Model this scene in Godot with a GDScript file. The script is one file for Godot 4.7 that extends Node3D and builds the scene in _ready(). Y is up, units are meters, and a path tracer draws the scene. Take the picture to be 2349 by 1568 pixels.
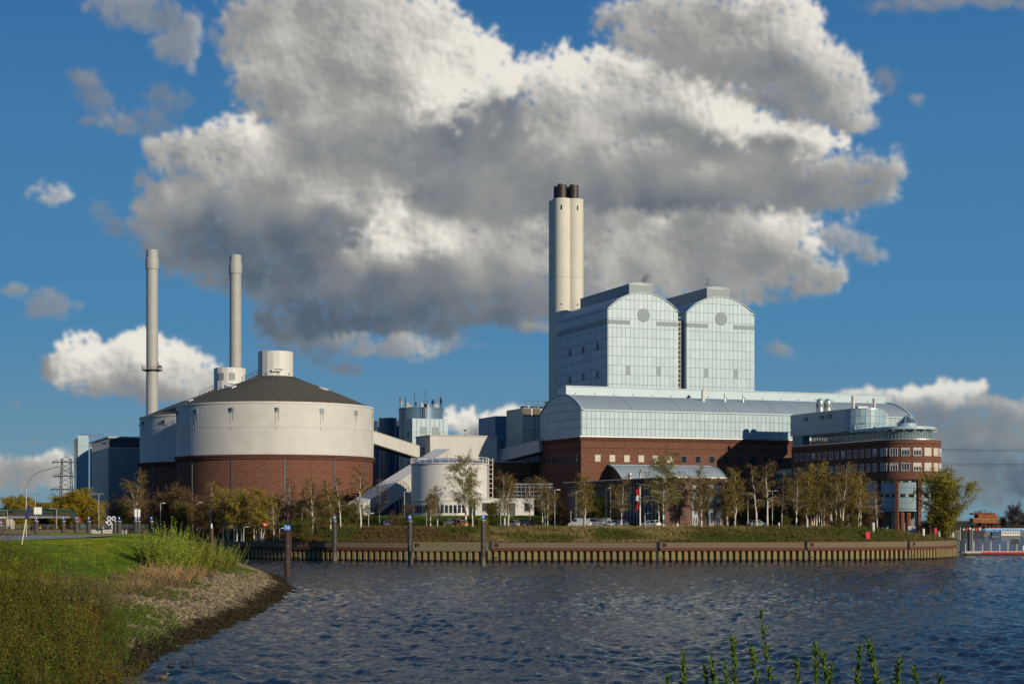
extends Node3D
# A power station on a river bend: units are metres, the water lies at y = 0, the camera looks along -z.
const F := 4000.0
const EYE := 8.0
const YAW := 0.36128
var rng := RandomNumberGenerator.new()
var M := {}
var cache := {}

class MB:
	var v := PackedVector3Array()
	var n := PackedVector3Array()
	var c := PackedColorArray()
	var col := Color.WHITE
	var colored := false
	var t := Transform3D.IDENTITY
	func tint(r: float, g: float, b: float) -> void:
		col = Color(r, g, b)
		colored = true
	func tri(a: Vector3, b: Vector3, d: Vector3, na: Vector3, nb: Vector3, nd: Vector3) -> void:
		v.append(t * a); v.append(t * d); v.append(t * b)
		n.append((t.basis * na).normalized()); n.append((t.basis * nd).normalized()); n.append((t.basis * nb).normalized())
		if colored:
			c.append(col); c.append(col); c.append(col)
	func flat3(a: Vector3, b: Vector3, d: Vector3) -> void:
		var k := (b - a).cross(d - a).normalized()
		tri(a, b, d, k, k, k)
	func quad(a: Vector3, b: Vector3, d: Vector3, e: Vector3) -> void:
		var k := (b - a).cross(d - a).normalized()
		tri(a, b, d, k, k, k); tri(a, d, e, k, k, k)
	func quadn(a: Vector3, b: Vector3, d: Vector3, e: Vector3, na: Vector3, nb: Vector3, nd: Vector3, ne: Vector3) -> void:
		tri(a, b, d, na, nb, nd); tri(a, d, e, na, nd, ne)
	func box(o: Vector3, s: Vector3, bs := Basis.IDENTITY) -> void:
		var x := bs.x * s.x * 0.5
		var y := bs.y * s.y * 0.5
		var z := bs.z * s.z * 0.5
		quad(o - x - y + z, o + x - y + z, o + x + y + z, o - x + y + z)
		quad(o + x - y - z, o - x - y - z, o - x + y - z, o + x + y - z)
		quad(o + x - y + z, o + x - y - z, o + x + y - z, o + x + y + z)
		quad(o - x - y - z, o - x - y + z, o - x + y + z, o - x + y - z)
		quad(o - x + y + z, o + x + y + z, o + x + y - z, o - x + y - z)
		quad(o - x - y - z, o + x - y - z, o + x - y + z, o - x - y + z)
	func span(lo: Vector3, hi: Vector3) -> void:
		box((lo + hi) * 0.5, hi - lo)
	func beam(a: Vector3, b: Vector3, w: float, h: float) -> void:
		var z := (b - a).normalized()
		var x := (Vector3.UP if absf(z.y) < 0.95 else Vector3.RIGHT).cross(z).normalized()
		box((a + b) * 0.5, Vector3(w, h, a.distance_to(b)), Basis(x, z.cross(x), z))
	func cyl(a: Vector3, b: Vector3, ra: float, rb: float, seg := 8, caps := true) -> void:
		var ax := (b - a).normalized()
		var u := (Vector3.RIGHT if absf(ax.x) < 0.9 else Vector3.UP).cross(ax).normalized()
		var w := ax.cross(u)
		var k := (ra - rb) / maxf(a.distance_to(b), 0.001)
		for i in seg:
			var p := TAU * i / seg
			var q := TAU * (i + 1) / seg
			var d0 := u * cos(p) + w * sin(p)
			var d1 := u * cos(q) + w * sin(q)
			var n0 := d0 + ax * k
			var n1 := d1 + ax * k
			if rb > 0.0:
				quadn(a + d0 * ra, a + d1 * ra, b + d1 * rb, b + d0 * rb, n0, n1, n1, n0)
			else:
				tri(a + d0 * ra, a + d1 * ra, b, n0, n1, n0)
			if caps and rb > 0.0:
				tri(b, b + d0 * rb, b + d1 * rb, ax, ax, ax)
			if caps:
				tri(a, a + d1 * ra, a + d0 * ra, -ax, -ax, -ax)
	func tube(p: PackedVector3Array, r0: float, r1: float, seg := 5) -> void:
		for i in p.size() - 1:
			cyl(p[i], p[i + 1], lerpf(r0, r1, float(i) / (p.size() - 1)), lerpf(r0, r1, float(i + 1) / (p.size() - 1)), seg, i == 0 or i == p.size() - 2)
	func lathe(pr: PackedVector2Array, seg := 24, o := Vector3.ZERO, a0 := 0.0, a1 := TAU, facet := false) -> void:
		for i in seg:
			var p := lerpf(a0, a1, float(i) / seg)
			var q := lerpf(a0, a1, float(i + 1) / seg)
			var d0 := Vector3(sin(p), 0, cos(p))
			var d1 := Vector3(sin(q), 0, cos(q))
			for j in pr.size() - 1:
				var e := pr[j + 1] - pr[j]
				if e.length() < 0.0001:
					continue
				var na := (d0 * e.y - Vector3.UP * e.x).normalized()
				var nb := (d1 * e.y - Vector3.UP * e.x).normalized()
				if facet:
					na = (na + nb).normalized()
					nb = na
				quadn(o + d0 * pr[j].x + Vector3.UP * pr[j].y, o + d1 * pr[j].x + Vector3.UP * pr[j].y, o + d1 * pr[j + 1].x + Vector3.UP * pr[j + 1].y, o + d0 * pr[j + 1].x + Vector3.UP * pr[j + 1].y, na, nb, nb, na)
	func prism(poly: PackedVector2Array, z0: float, z1: float) -> void:
		var ix := Geometry2D.triangulate_polygon(poly)
		for i in range(0, ix.size(), 3):
			var a := poly[ix[i]]
			var b := poly[ix[i + 1]]
			var d := poly[ix[i + 2]]
			if (b - a).cross(d - a) < 0.0:
				var s := b
				b = d
				d = s
			flat3(Vector3(a.x, a.y, z1), Vector3(b.x, b.y, z1), Vector3(d.x, d.y, z1))
			flat3(Vector3(a.x, a.y, z0), Vector3(d.x, d.y, z0), Vector3(b.x, b.y, z0))
		for i in poly.size():
			var a := poly[i]
			var b := poly[(i + 1) % poly.size()]
			quad(Vector3(a.x, a.y, z0), Vector3(b.x, b.y, z0), Vector3(b.x, b.y, z1), Vector3(a.x, a.y, z1))
	func mesh() -> ArrayMesh:
		var a := []
		a.resize(Mesh.ARRAY_MAX)
		a[Mesh.ARRAY_VERTEX] = v
		a[Mesh.ARRAY_NORMAL] = n
		if colored:
			a[Mesh.ARRAY_COLOR] = c
		var m := ArrayMesh.new()
		m.add_surface_from_arrays(Mesh.PRIMITIVE_TRIANGLES, a)
		return m

func gx(px: float, d: float) -> float:
	return (px - 1174.0) / F * d
func hy(py: float, d: float) -> float:
	return EYE + (1193.0 - py) / F * d
func at(px: float, py: float, d: float) -> Vector3:
	return Vector3(gx(px, d), hy(py, d), -d)
func plant(r: float, b: float, y := 0.0) -> Vector3:
	return Vector3(16.5 + 0.9354 * r - 0.3535 * b, y, -(417.0 + 0.3535 * r + 0.9354 * b))
func mb(base := 0.0) -> MB:
	var m := MB.new()
	m.t.origin.y = -base
	return m
func put(called: String, m: MB, mat: Material, parent: Node = self, pos := Vector3.ZERO) -> MeshInstance3D:
	return piece(called, m.mesh(), mat, parent, pos)
func piece(called: String, me: Mesh, mat: Material, parent: Node = self, pos := Vector3.ZERO, turn := 0.0) -> MeshInstance3D:
	var o := MeshInstance3D.new()
	o.name = called
	o.mesh = me
	o.material_override = mat
	o.position = pos
	o.rotation.y = turn
	parent.add_child(o, true)
	return o
func tag(o: Node, label: String, category: String, group := "") -> void:
	o.set_meta("label", label)
	o.set_meta("category", category)
	if group:
		o.set_meta("group", group)
func kind(o: Node, k: String) -> Node:
	o.set_meta("kind", k)
	return o
func thing(called: String, label: String, category: String, pos := Vector3.ZERO, turn := 0.0, group := "") -> Node3D:
	var o := Node3D.new()
	o.name = called
	o.position = pos
	o.rotation.y = turn
	add_child(o, true)
	tag(o, label, category, group)
	return o
func copy(src: Node3D, label: String, pos: Vector3, turn := 0.0, size := 1.0, group := "") -> Node3D:
	var o: Node3D = src.duplicate()
	o.position = pos
	o.rotation = Vector3(0, turn, 0)
	o.scale = Vector3.ONE * size
	add_child(o, true)
	o.set_meta("label", label)
	if group:
		o.set_meta("group", group)
	return o
func bx(s: Vector3) -> BoxMesh:
	var k := "b%.3f,%.3f,%.3f" % [s.x, s.y, s.z]
	if not cache.has(k):
		var b := BoxMesh.new()
		b.size = s
		cache[k] = b
	return cache[k]
func arc(u: float, w: float, e: float, rise: float) -> float:
	var r := (w * w / 4.0 + rise * rise) / (2.0 * rise)
	return e + rise - r + sqrt(maxf(0.0, r * r - (u - w / 2.0) * (u - w / 2.0)))
func arch_poly(w: float, y0: float, e: float, rise: float, x0 := 0.0, seg := 20) -> PackedVector2Array:
	var p := PackedVector2Array([Vector2(x0, y0), Vector2(x0 + w, y0)])
	for i in seg + 1:
		var u := w * (1.0 - float(i) / seg)
		p.append(Vector2(x0 + u, arc(u, w, e, rise)))
	return p
# a curved sheet over an arch across x, from z0 to z1, of some thickness
func vault(m: MB, w: float, e: float, rise: float, z0: float, z1: float, thick: float, x0 := 0.0, seg := 24, u0 := 0.0, u1 := 1.0) -> void:
	var p := PackedVector2Array()
	for i in seg + 1:
		var u := w * lerpf(u1, u0, float(i) / seg)
		p.append(Vector2(x0 + u, arc(u, w, e, rise) + thick))
	for i in seg + 1:
		var u := w * lerpf(u0, u1, float(i) / seg)
		p.append(Vector2(x0 + u, arc(u, w, e, rise)))
	m.prism(p, z0, z1)
func _ready() -> void:
	# camera: a level lens with rise, on a bridge 8 m above the water
	var cam := Camera3D.new()
	cam.name = "camera"
	cam.position = Vector3(0, EYE, 0)
	cam.projection = Camera3D.PROJECTION_FRUSTUM
	cam.near = 1.0
	cam.far = 9000.0
	cam.size = 1566.0 / F
	cam.frustum_offset = Vector2(0, (1193.0 - 783.5) / F)
	cam.current = true
	add_child(cam)
	# sky
	var env := Environment.new()
	env.background_mode = Environment.BG_SKY
	env.sky = Sky.new()
	env.sky.sky_material = make_sky()
	env.background_energy_multiplier = 1.0
	env.tonemap_mode = Environment.TONE_MAPPER_LINEAR
	env.tonemap_exposure = 1.0
	env.sdfgi_enabled = true
	env.ssao_enabled = true
	env.ssil_enabled = true
	env.volumetric_fog_enabled = true
	env.volumetric_fog_density = 0.0
	var we := WorldEnvironment.new()
	we.name = "environment"
	we.environment = env
	add_child(we)
	# low afternoon sun from behind the right shoulder
	var sun := DirectionalLight3D.new()
	sun.name = "sun"
	sun.light_color = Color(1.0, 0.94, 0.83)
	sun.light_energy = 1.4
	sun.light_angular_distance = 0.5
	sun.shadow_enabled = true
	sun.rotation = Vector3(deg_to_rad(-15.5), deg_to_rad(42.0), 0)
	add_child(sun)
	materials()
	terrain()
	quay()
	hall()
	towers()
	tall_stacks()
	storage_tanks()
	works()
	low_office()
	round_office()
	left_plant()
	far_shore()
	lock()
	trees()
	bank_things()
	shore_plants()
	water_things()
func lin(r: float, g: float, b: float) -> Color:
	return Color(r, g, b).linear_to_srgb()
func noise_tex(freq: float, lo: float, hi: float, sd: int, octaves := 4, size := 512, normal := 0.0, cellular := false) -> NoiseTexture2D:
	var n := FastNoiseLite.new()
	n.seed = sd
	n.frequency = freq
	n.noise_type = FastNoiseLite.TYPE_CELLULAR if cellular else FastNoiseLite.TYPE_SIMPLEX
	n.fractal_octaves = octaves
	var t := NoiseTexture2D.new()
	t.width = size
	t.height = size
	t.seamless = true
	t.noise = n
	if normal > 0.0:
		t.as_normal_map = true
		t.bump_strength = normal
	else:
		var g := Gradient.new()
		g.set_color(0, Color(lo, lo, lo))
		g.set_color(1, Color(hi, hi, hi))
		t.color_ramp = g
	return t
func mat(called: String, c: Color, rough := 0.8, metal := 0.0, tex: Texture2D = null, scale := 0.1, spec := 0.5) -> StandardMaterial3D:
	var m := StandardMaterial3D.new()
	m.resource_name = called
	m.albedo_color = c
	m.roughness = rough
	m.metallic = metal
	m.metallic_specular = spec
	if tex:
		m.albedo_texture = tex
		m.uv1_triplanar = true
		m.uv1_world_triplanar = true
		m.uv1_scale = Vector3.ONE * scale
	M[called] = m
	return m
func leafy(called: String, back := 0.0, rough := 0.7) -> StandardMaterial3D:
	var m := mat(called, Color.WHITE, rough, 0.0, null, 0.1, 0.25)
	m.vertex_color_use_as_albedo = true
	m.cull_mode = BaseMaterial3D.CULL_DISABLED
	if back > 0.0:
		m.backlight_enabled = true
		m.backlight = Color(back, back, back)
	return m
# bricks laid in courses, each brick with a tone of its own; far off they melt into a mottled red
func brick_tex(sd: int) -> ImageTexture:
	rng.seed = sd
	var im := Image.create_empty(512, 512, false, Image.FORMAT_RGB8)
	im.fill(Color(0.62, 0.58, 0.56))
	var wash := FastNoiseLite.new()
	wash.seed = sd
	wash.frequency = 0.011
	for j in 64:
		for i in 22:
			var x := int(i * 23.27 + (11.6 if j % 2 else 0.0))
			var w := 0.84 + 0.16 * rng.randf() + 0.16 * wash.get_noise_2d(x, j * 8)
			if rng.randf() < 0.05:
				w *= 0.62
			var hue := rng.randf_range(-0.05, 0.05)
			var cc := Color(clampf(w + hue, 0, 1), clampf(w - hue * 0.3, 0, 1), clampf(w - hue, 0, 1))
			im.fill_rect(Rect2i(x, j * 8, 22, 7), cc)
			if x + 22 > 512:
				im.fill_rect(Rect2i(0, j * 8, x + 22 - 512, 7), cc)
	return ImageTexture.create_from_image(im)
func materials() -> void:
	var soft := noise_tex(0.006, 0.93, 1.0, 3, 5)
	var mott := noise_tex(0.02, 0.62, 1.0, 5, 5)
	var fine := noise_tex(0.06, 0.7, 1.0, 7, 4)
	var br := brick_tex(11)
	mat("clad_a", lin(0.295, 0.415, 0.47), 0.42, 0.0, soft, 0.03)
	mat("clad_b", lin(0.272, 0.39, 0.445), 0.42, 0.0, soft, 0.04)
	mat("clad_c", lin(0.315, 0.435, 0.495), 0.42, 0.0, soft, 0.05)
	mat("clad_joint", lin(0.15, 0.225, 0.245), 0.6)
	mat("clad_trim", lin(0.33, 0.45, 0.505), 0.4, 0.0, soft, 0.05)
	mat("vault", lin(0.285, 0.345, 0.39), 0.65, 0.05, soft, 0.05)
	mat("louvre", lin(0.20, 0.245, 0.265), 0.6, 0.1)
	mat("louvre_dark", lin(0.09, 0.11, 0.12), 0.5, 0.1)
	mat("seam", lin(0.16, 0.22, 0.24), 0.6)
	mat("brick", lin(0.20, 0.094, 0.067), 0.9, 0.0, br, 0.19, 0.2)
	mat("brick_pale", lin(0.20, 0.125, 0.105), 0.9, 0.0, br, 0.19, 0.2)
	mat("brick_trim", lin(0.14, 0.07, 0.054), 0.9, 0.0, br, 0.19, 0.2)
	mat("white", lin(0.53, 0.52, 0.485), 0.6, 0.0, soft, 0.05)
	mat("white_flat", lin(0.60, 0.59, 0.56), 0.6, 0.0, soft, 0.2)
	mat("white_seam", lin(0.36, 0.35, 0.33), 0.7)
	mat("stain", lin(0.30, 0.275, 0.22), 0.8)
	mat("concrete", lin(0.575, 0.55, 0.475), 0.75, 0.0, soft, 0.03)
	mat("stack", lin(0.36, 0.365, 0.35), 0.6, 0.0, soft, 0.06)
	mat("stack_dark", lin(0.07, 0.056, 0.042), 0.55, 0.2, mott, 0.1)
	mat("tar_roof", lin(0.080, 0.073, 0.048), 0.9, 0.0, soft, 0.06)
	mat("pale_concrete", lin(0.50, 0.47, 0.40), 0.85, 0.0, soft, 0.08)
	mat("blue_clad", lin(0.12, 0.20, 0.28), 0.4, 0.15, soft, 0.05)
	mat("blue_dark", lin(0.05, 0.10, 0.17), 0.4, 0.15, soft, 0.05)
	mat("grey_clad", lin(0.20, 0.235, 0.27), 0.45, 0.15, soft, 0.05)
	mat("steel", lin(0.33, 0.33, 0.32), 0.45, 0.5)
	mat("steel_dark", lin(0.045, 0.047, 0.05), 0.6, 0.2)
	mat("zinc", lin(0.42, 0.44, 0.45), 0.35, 0.6)
	mat("glass", lin(0.018, 0.026, 0.034), 0.06, 0.0, null, 0.1, 0.75)
	mat("glass_blue", lin(0.05, 0.09, 0.14), 0.08, 0.0, null, 0.1, 0.8)
	mat("blind", lin(0.46, 0.42, 0.33), 0.7)
	mat("frame", lin(0.62, 0.63, 0.62), 0.5)
	mat("frame_dark", lin(0.07, 0.085, 0.10), 0.5)
	var pane := mat("pane", Color(0.5, 0.6, 0.6, 0.5), 0.03)
	pane.transparency = BaseMaterial3D.TRANSPARENCY_ALPHA
	mat("interior", lin(0.20, 0.18, 0.13), 0.9)
	mat("rust", lin(0.135, 0.04, 0.024), 0.85, 0.0, mott, 0.35)
	mat("rust_pile", lin(0.31, 0.235, 0.105), 0.9, 0.0, mott, 0.4)
	mat("rust_pile_b", lin(0.35, 0.265, 0.12), 0.9, 0.0, mott, 0.5)
	mat("rust_pile_c", lin(0.27, 0.21, 0.085), 0.9, 0.0, fine, 0.4)
	mat("algae", lin(0.028, 0.024, 0.012), 0.7, 0.0, mott, 0.6)
	mat("quay_concrete", lin(0.215, 0.165, 0.10), 0.9, 0.0, mott, 0.3)
	mat("quay_yellow", lin(0.22, 0.185, 0.10), 0.9, 0.0, mott, 0.3)
	mat("pile", lin(0.085, 0.08, 0.075), 0.7, 0.1, mott, 0.4)
	mat("pile_rust", lin(0.06, 0.036, 0.033), 0.8, 0.0, mott, 0.4)
	mat("pile_low", lin(0.19, 0.17, 0.13), 0.9, 0.0, mott, 0.9)
	mat("plate_blue", lin(0.05, 0.17, 0.55), 0.5)
	mat("signal_white", lin(0.75, 0.75, 0.72), 0.5)
	mat("black", lin(0.012, 0.012, 0.013), 0.6)
	mat("red", lin(0.55, 0.018, 0.022), 0.5)
	mat("orange", lin(0.75, 0.20, 0.015), 0.3)
	mat("yellow", lin(0.75, 0.48, 0.02), 0.5)
	mat("cream_pole", lin(0.62, 0.56, 0.33), 0.6)
	mat("sign_blue", lin(0.03, 0.035, 0.13), 0.5)
	mat("green_bridge", lin(0.03, 0.085, 0.055), 0.6, 0.0, mott, 0.6)
	mat("wood", lin(0.14, 0.075, 0.035), 0.8, 0.0, mott, 1.0)
	mat("car_silver", lin(0.36, 0.37, 0.38), 0.25, 0.6)
	mat("car_white", lin(0.72, 0.72, 0.72), 0.25)
	mat("car_dark", lin(0.018, 0.016, 0.022), 0.2)
	mat("car_grey", lin(0.30, 0.32, 0.36), 0.28, 0.4)
	mat("tyre", lin(0.012, 0.012, 0.012), 0.9)
	mat("rim", lin(0.4, 0.4, 0.41), 0.35, 0.6)
	mat("tail", lin(0.45, 0.012, 0.012), 0.25)
	mat("asphalt", lin(0.075, 0.073, 0.068), 0.95, 0.0, fine, 0.3)
	mat("road_pale", lin(0.36, 0.345, 0.32), 0.95, 0.0, fine, 0.3)
	mat("path", lin(0.17, 0.15, 0.12), 0.95, 0.0, fine, 0.3)
	mat("soil", lin(0.05, 0.038, 0.02), 1.0, 0.0, mott, 0.2)
	mat("bark", lin(0.06, 0.045, 0.03), 0.95)
	mat("orange_wall", lin(0.40, 0.115, 0.035), 0.85, 0.0, mott, 0.05)
	mat("ochre_wall", lin(0.45, 0.25, 0.09), 0.85, 0.0, mott, 0.05)
	mat("roof_red", lin(0.12, 0.03, 0.02), 0.9)
	mat("boat_blue", lin(0.05, 0.24, 0.62), 0.5)
	mat("boat_grey", lin(0.12, 0.115, 0.10), 0.7)
	leafy("leaf", 0.35)
	leafy("bark_v", 0.0, 0.9)
	leafy("ground_v", 0.0, 1.0)
	M.ground_v.albedo_texture = noise_tex(0.03, 0.55, 1.0, 21, 5)
	M.ground_v.uv1_triplanar = true
	M.ground_v.uv1_world_triplanar = true
	M.ground_v.uv1_scale = Vector3.ONE * 0.25
	leafy("stone_v", 0.0, 0.95)
	var w := mat("water", lin(0.010, 0.022, 0.036), 0.10, 0.0, null, 0.1, 0.25)
	w.normal_enabled = true
	w.normal_texture = noise_tex(0.014, 0, 1, 31, 5, 1024, 14.0)
	w.normal_scale = 0.7
	w.uv1_triplanar = true
	w.uv1_world_triplanar = true
	w.uv1_scale = Vector3(0.16, 0.16, 0.22)
	mat("tinted", lin(0.06, 0.052, 0.032), 0.1, 0.0, null, 0.1, 0.8)
# The sky: air that pales towards the horizon and banks of cumulus lit from the right. Each row is centre, half sizes and brightness of one puff.
const PUFFS_U := [[640, 430, 210, 160, .3], [900, 330, 260, 230, .38], [900, 600, 230, 130, .25], [1180, 480, 260, 190, .33], [1450, 400, 260, 170, .4], [1700, 420, 220, 150, .42], [1500, 570, 260, 110, .42], [800, 130, 220, 140, .5], [1600, 120, 180, 130, .5]]
const PUFFS_C := [[1260, 190, 70, 70, .78], [1330, 170, 70, 60, .9], [1400, 170, 60, 55, .85], [1480, 190, 70, 60, .72], [1560, 220, 80, 60, .78], [1640, 240, 80, 60, .9], [1700, 290, 80, 50, .9], [1800, 320, 80, 40, .9], [1880, 320, 60, 35, .8], [1300, 260, 110, 70, .62], [1420, 260, 120, 70, .55], [1540, 300, 100, 60, .4], [1250, 330, 110, 70, .5]]
const PUFFS_D := [[1450, 60, 80, 70, .5], [1540, 40, 90, 80, .55], [1640, 60, 110, 90, .6], [1740, 60, 100, 90, .7], [1820, 50, 60, 80, .72], [1860, 130, 70, 60, .62], [1920, 170, 50, 60, .58], [1960, 230, 55, 60, .58], [1900, 240, 90, 60, .45], [1780, 170, 120, 70, .45], [1650, 160, 120, 60, .38], [1560, 120, 80, 50, .36], [1960, 280, 50, 25, .42], [1820, 240, 90, 45, .33]]
const PUFFS_A := [[600, 20, 110, 70, .5], [560, 90, 60, 60, .45], [700, 40, 120, 80, .55], [820, 30, 130, 90, .62], [920, 50, 110, 110, .7], [760, 120, 150, 70, .6], [880, 150, 120, 90, .62], [1000, 110, 90, 80, .8], [1080, 140, 80, 70, .92], [1140, 170, 50, 60, .98], [1040, 200, 110, 90, .97], [975, 240, 60, 60, 1.0], [620, 190, 90, 70, .5], [700, 240, 130, 80, .5], [820, 260, 140, 90, .48], [900, 210, 90, 80, .65], [650, 120, 100, 60, .5], [1010, 50, 22, 40, .6], [1060, 85, 40, 30, .85]]
const PUFFS_H := [[1400, 540, 100, 60, .5], [1520, 560, 120, 70, .55], [1650, 560, 120, 70, .5], [1760, 540, 90, 60, .58], [1820, 530, 60, 50, .68], [1450, 620, 140, 60, .45], [1600, 640, 150, 50, .42], [1740, 630, 110, 50, .45], [1850, 620, 90, 45, .5], [1900, 640, 50, 25, .45], [1740, 600, 50, 30, .18], [1400, 500, 80, 30, .3], [1620, 510, 90, 30, .26], [1730, 680, 60, 25, .4], [1330, 640, 80, 60, .45]]
const PUFFS_G := [[900, 500, 70, 50, 0.8], [970, 540, 80, 55, 0.95], [880, 570, 70, 60, 0.9], [1040, 560, 60, 50, 0.9], [830, 600, 40, 35, 0.75], [1120, 540, 110, 70, 0.55], [1200, 580, 120, 80, 0.5], [1000, 620, 150, 60, 0.38], [860, 650, 150, 60, 0.18], [1000, 690, 200, 60, 0.15], [1150, 680, 150, 60, 0.2], [760, 720, 130, 50, 0.12], [900, 740, 150, 45, 0.12], [680, 760, 80, 35, 0.11], [1230, 700, 90, 40, 0.24], [620, 680, 30, 40, 0.14], [1100, 620, 100, 50, 0.38], [1000, 460, 110, 50, 0.16], [1120, 480, 90, 40, 0.2], [800, 690, 210, 80, 0.1], [700, 745, 110, 45, 0.09], [1020, 720, 200, 50, 0.12]]
const PUFFS_F := [[540, 310, 60, 50, 0.7], [480, 340, 60, 45, 0.58], [420, 345, 70, 50, 0.58], [370, 340, 50, 40, 0.45], [600, 360, 70, 60, 0.62], [560, 400, 80, 60, 0.6], [660, 340, 90, 70, 0.38], [760, 340, 110, 70, 0.36], [870, 360, 110, 80, 0.33], [690, 420, 90, 60, 0.6], [780, 420, 90, 60, 0.66], [850, 450, 70, 60, 0.75], [620, 460, 100, 60, 0.46], [440, 420, 60, 50, 0.42], [340, 440, 40, 50, 0.38], [420, 470, 60, 40, 0.6], [520, 500, 120, 60, 0.28], [400, 540, 80, 60, 0.25], [480, 580, 110, 60, 0.17], [600, 560, 130, 70, 0.18], [720, 540, 130, 80, 0.22], [560, 630, 90, 40, 0.12], [680, 620, 100, 60, 0.12], [340, 490, 45, 50, 0.33], [470, 560, 150, 90, 0.13], [640, 600, 160, 80, 0.11]]
const PUFFS_E := [[1450, 380, 200, 70, .42], [1650, 390, 180, 70, .42], [1830, 400, 140, 65, .45], [1960, 420, 90, 60, .42], [2040, 400, 40, 60, .42], [1250, 420, 180, 70, .36], [1080, 420, 160, 70, .28], [1400, 450, 250, 45, .22], [1650, 450, 220, 40, .2], [1850, 450, 120, 40, .28], [1620, 330, 60, 35, .15], [1780, 330, 70, 30, .2]]
const PUFFS_B := [[1130, 250, 80, 60, .16], [1060, 310, 110, 70, .2], [980, 340, 120, 70, .28], [1180, 330, 90, 80, .3]]
const PUFFS_I := [[860, 790, 110, 28, 0.36], [950, 800, 70, 25, 0.418], [720, 810, 90, 30, 0.13], [800, 850, 60, 18, 0.202], [1050, 790, 50, 18, 0.252], [1230, 745, 50, 18, 0.36], [640, 770, 40, 40, 0.086]]
const PUFFS_J := [[400, 80, 55, 60, 0.4], [430, 60, 40, 40, 0.44], [410, 120, 35, 35, 0.4], [300, 40, 60, 35, 0.36], [250, 10, 70, 25, 0.336], [340, 20, 50, 40, 0.36], [205, 200, 40, 45, 0.176], [195, 180, 22, 16, 0.36], [235, 240, 40, 30, 0.24], [270, 285, 35, 25, 0.384], [200, 280, 20, 15, 0.336], [115, 445, 35, 28, 0.496], [150, 452, 20, 10, 0.4], [30, 660, 40, 16, 0.36], [110, 690, 50, 30, 0.32], [160, 705, 35, 18, 0.336], [90, 715, 40, 18, 0.28], [235, 495, 35, 30, 0.128], [260, 520, 25, 20, 0.128], [380, 220, 45, 25, 0.224], [350, 280, 60, 40, 0.224]]
const PUFFS_K := [[190, 800, 40, 32, .92], [240, 800, 40, 32, .88], [150, 840, 50, 35, .78], [290, 800, 40, 32, .92], [335, 790, 30, 35, .88], [380, 810, 50, 40, .88], [430, 830, 45, 35, .72], [210, 850, 90, 40, .75], [320, 850, 110, 45, .75], [420, 860, 70, 40, .6], [470, 880, 45, 30, .45], [280, 890, 130, 22, .4], [380, 905, 110, 20, .4], [100, 840, 18, 28, .3], [110, 860, 25, 12, .4]]
const PUFFS_L := [[140, 1050, 40, 25, .6], [90, 1065, 60, 28, .5], [30, 1075, 70, 30, .45], [120, 1085, 70, 30, .5], [40, 1110, 90, 30, .45], [60, 1005, 30, 6, .2], [30, 920, 20, 8, .3]]
const PUFFS_N := [[1050, 965, 30, 25, .78], [1110, 955, 40, 22, .88], [1150, 950, 35, 18, .82], [1190, 950, 30, 18, .72], [1090, 985, 60, 25, .42], [1150, 985, 60, 25, .38], [1190, 975, 50, 25, .38]]
const PUFFS_M := [[2090, 900, 50, 22, 0.883], [2160, 895, 35, 25, 0.883], [2230, 890, 30, 24, 0.93], [2200, 910, 60, 22, 0.79], [2000, 905, 60, 14, 0.605], [1930, 910, 60, 12, 0.558], [2070, 925, 140, 18, 0.558], [2280, 925, 50, 12, 0.558], [2050, 990, 130, 60, 0.233], [2200, 980, 150, 70, 0.242], [2330, 970, 90, 60, 0.307], [2100, 1060, 160, 60, 0.186], [2280, 1060, 130, 60, 0.186], [2190, 1010, 60, 25, 0.372], [2250, 1000, 40, 20, 0.465], [2330, 940, 40, 15, 0.465], [2120, 1120, 200, 50, 0.14], [2330, 1110, 100, 50, 0.158]]
const PUFFS_O := [[1920, 540, 55, 30, .4], [1960, 565, 50, 28, .42], [2010, 590, 35, 22, .38], [1770, 795, 30, 18, .32], [1800, 805, 22, 12, .32], [2115, 232, 22, 16, .28], [2040, 190, 25, 30, .22], [2060, 10, 110, 25, .2], [2200, 5, 110, 22, .28], [2310, 5, 80, 18, .3]]
func air(s: float) -> Color:  # s: sine of the height above the horizon
	var h := Color(0.165, 0.30, 0.385)
	var m := Color(0.068, 0.228, 0.425)
	var z := Color(0.020, 0.112, 0.325)
	if s < 0.13:
		return h.lerp(m, smoothstep(0.0, 0.13, s))
	return m.lerp(z, smoothstep(0.09, 0.42, s))
func cloud_tone(b: float) -> Color:
	var a := Color(0.088, 0.12, 0.165)
	var m := Color(0.315, 0.315, 0.305)
	var w := Color(0.84, 0.80, 0.715)
	return a.lerp(m, clampf(b / 0.45, 0, 1)) if b < 0.45 else m.lerp(w, clampf((b - 0.45) / 0.5, 0, 1))
func fbm(sd: int, freq: float, octaves: int, gain := 0.5) -> FastNoiseLite:
	var n := FastNoiseLite.new()
	n.seed = sd
	n.noise_type = FastNoiseLite.TYPE_SIMPLEX
	n.frequency = freq
	n.fractal_octaves = octaves
	n.fractal_gain = gain
	return n
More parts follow.
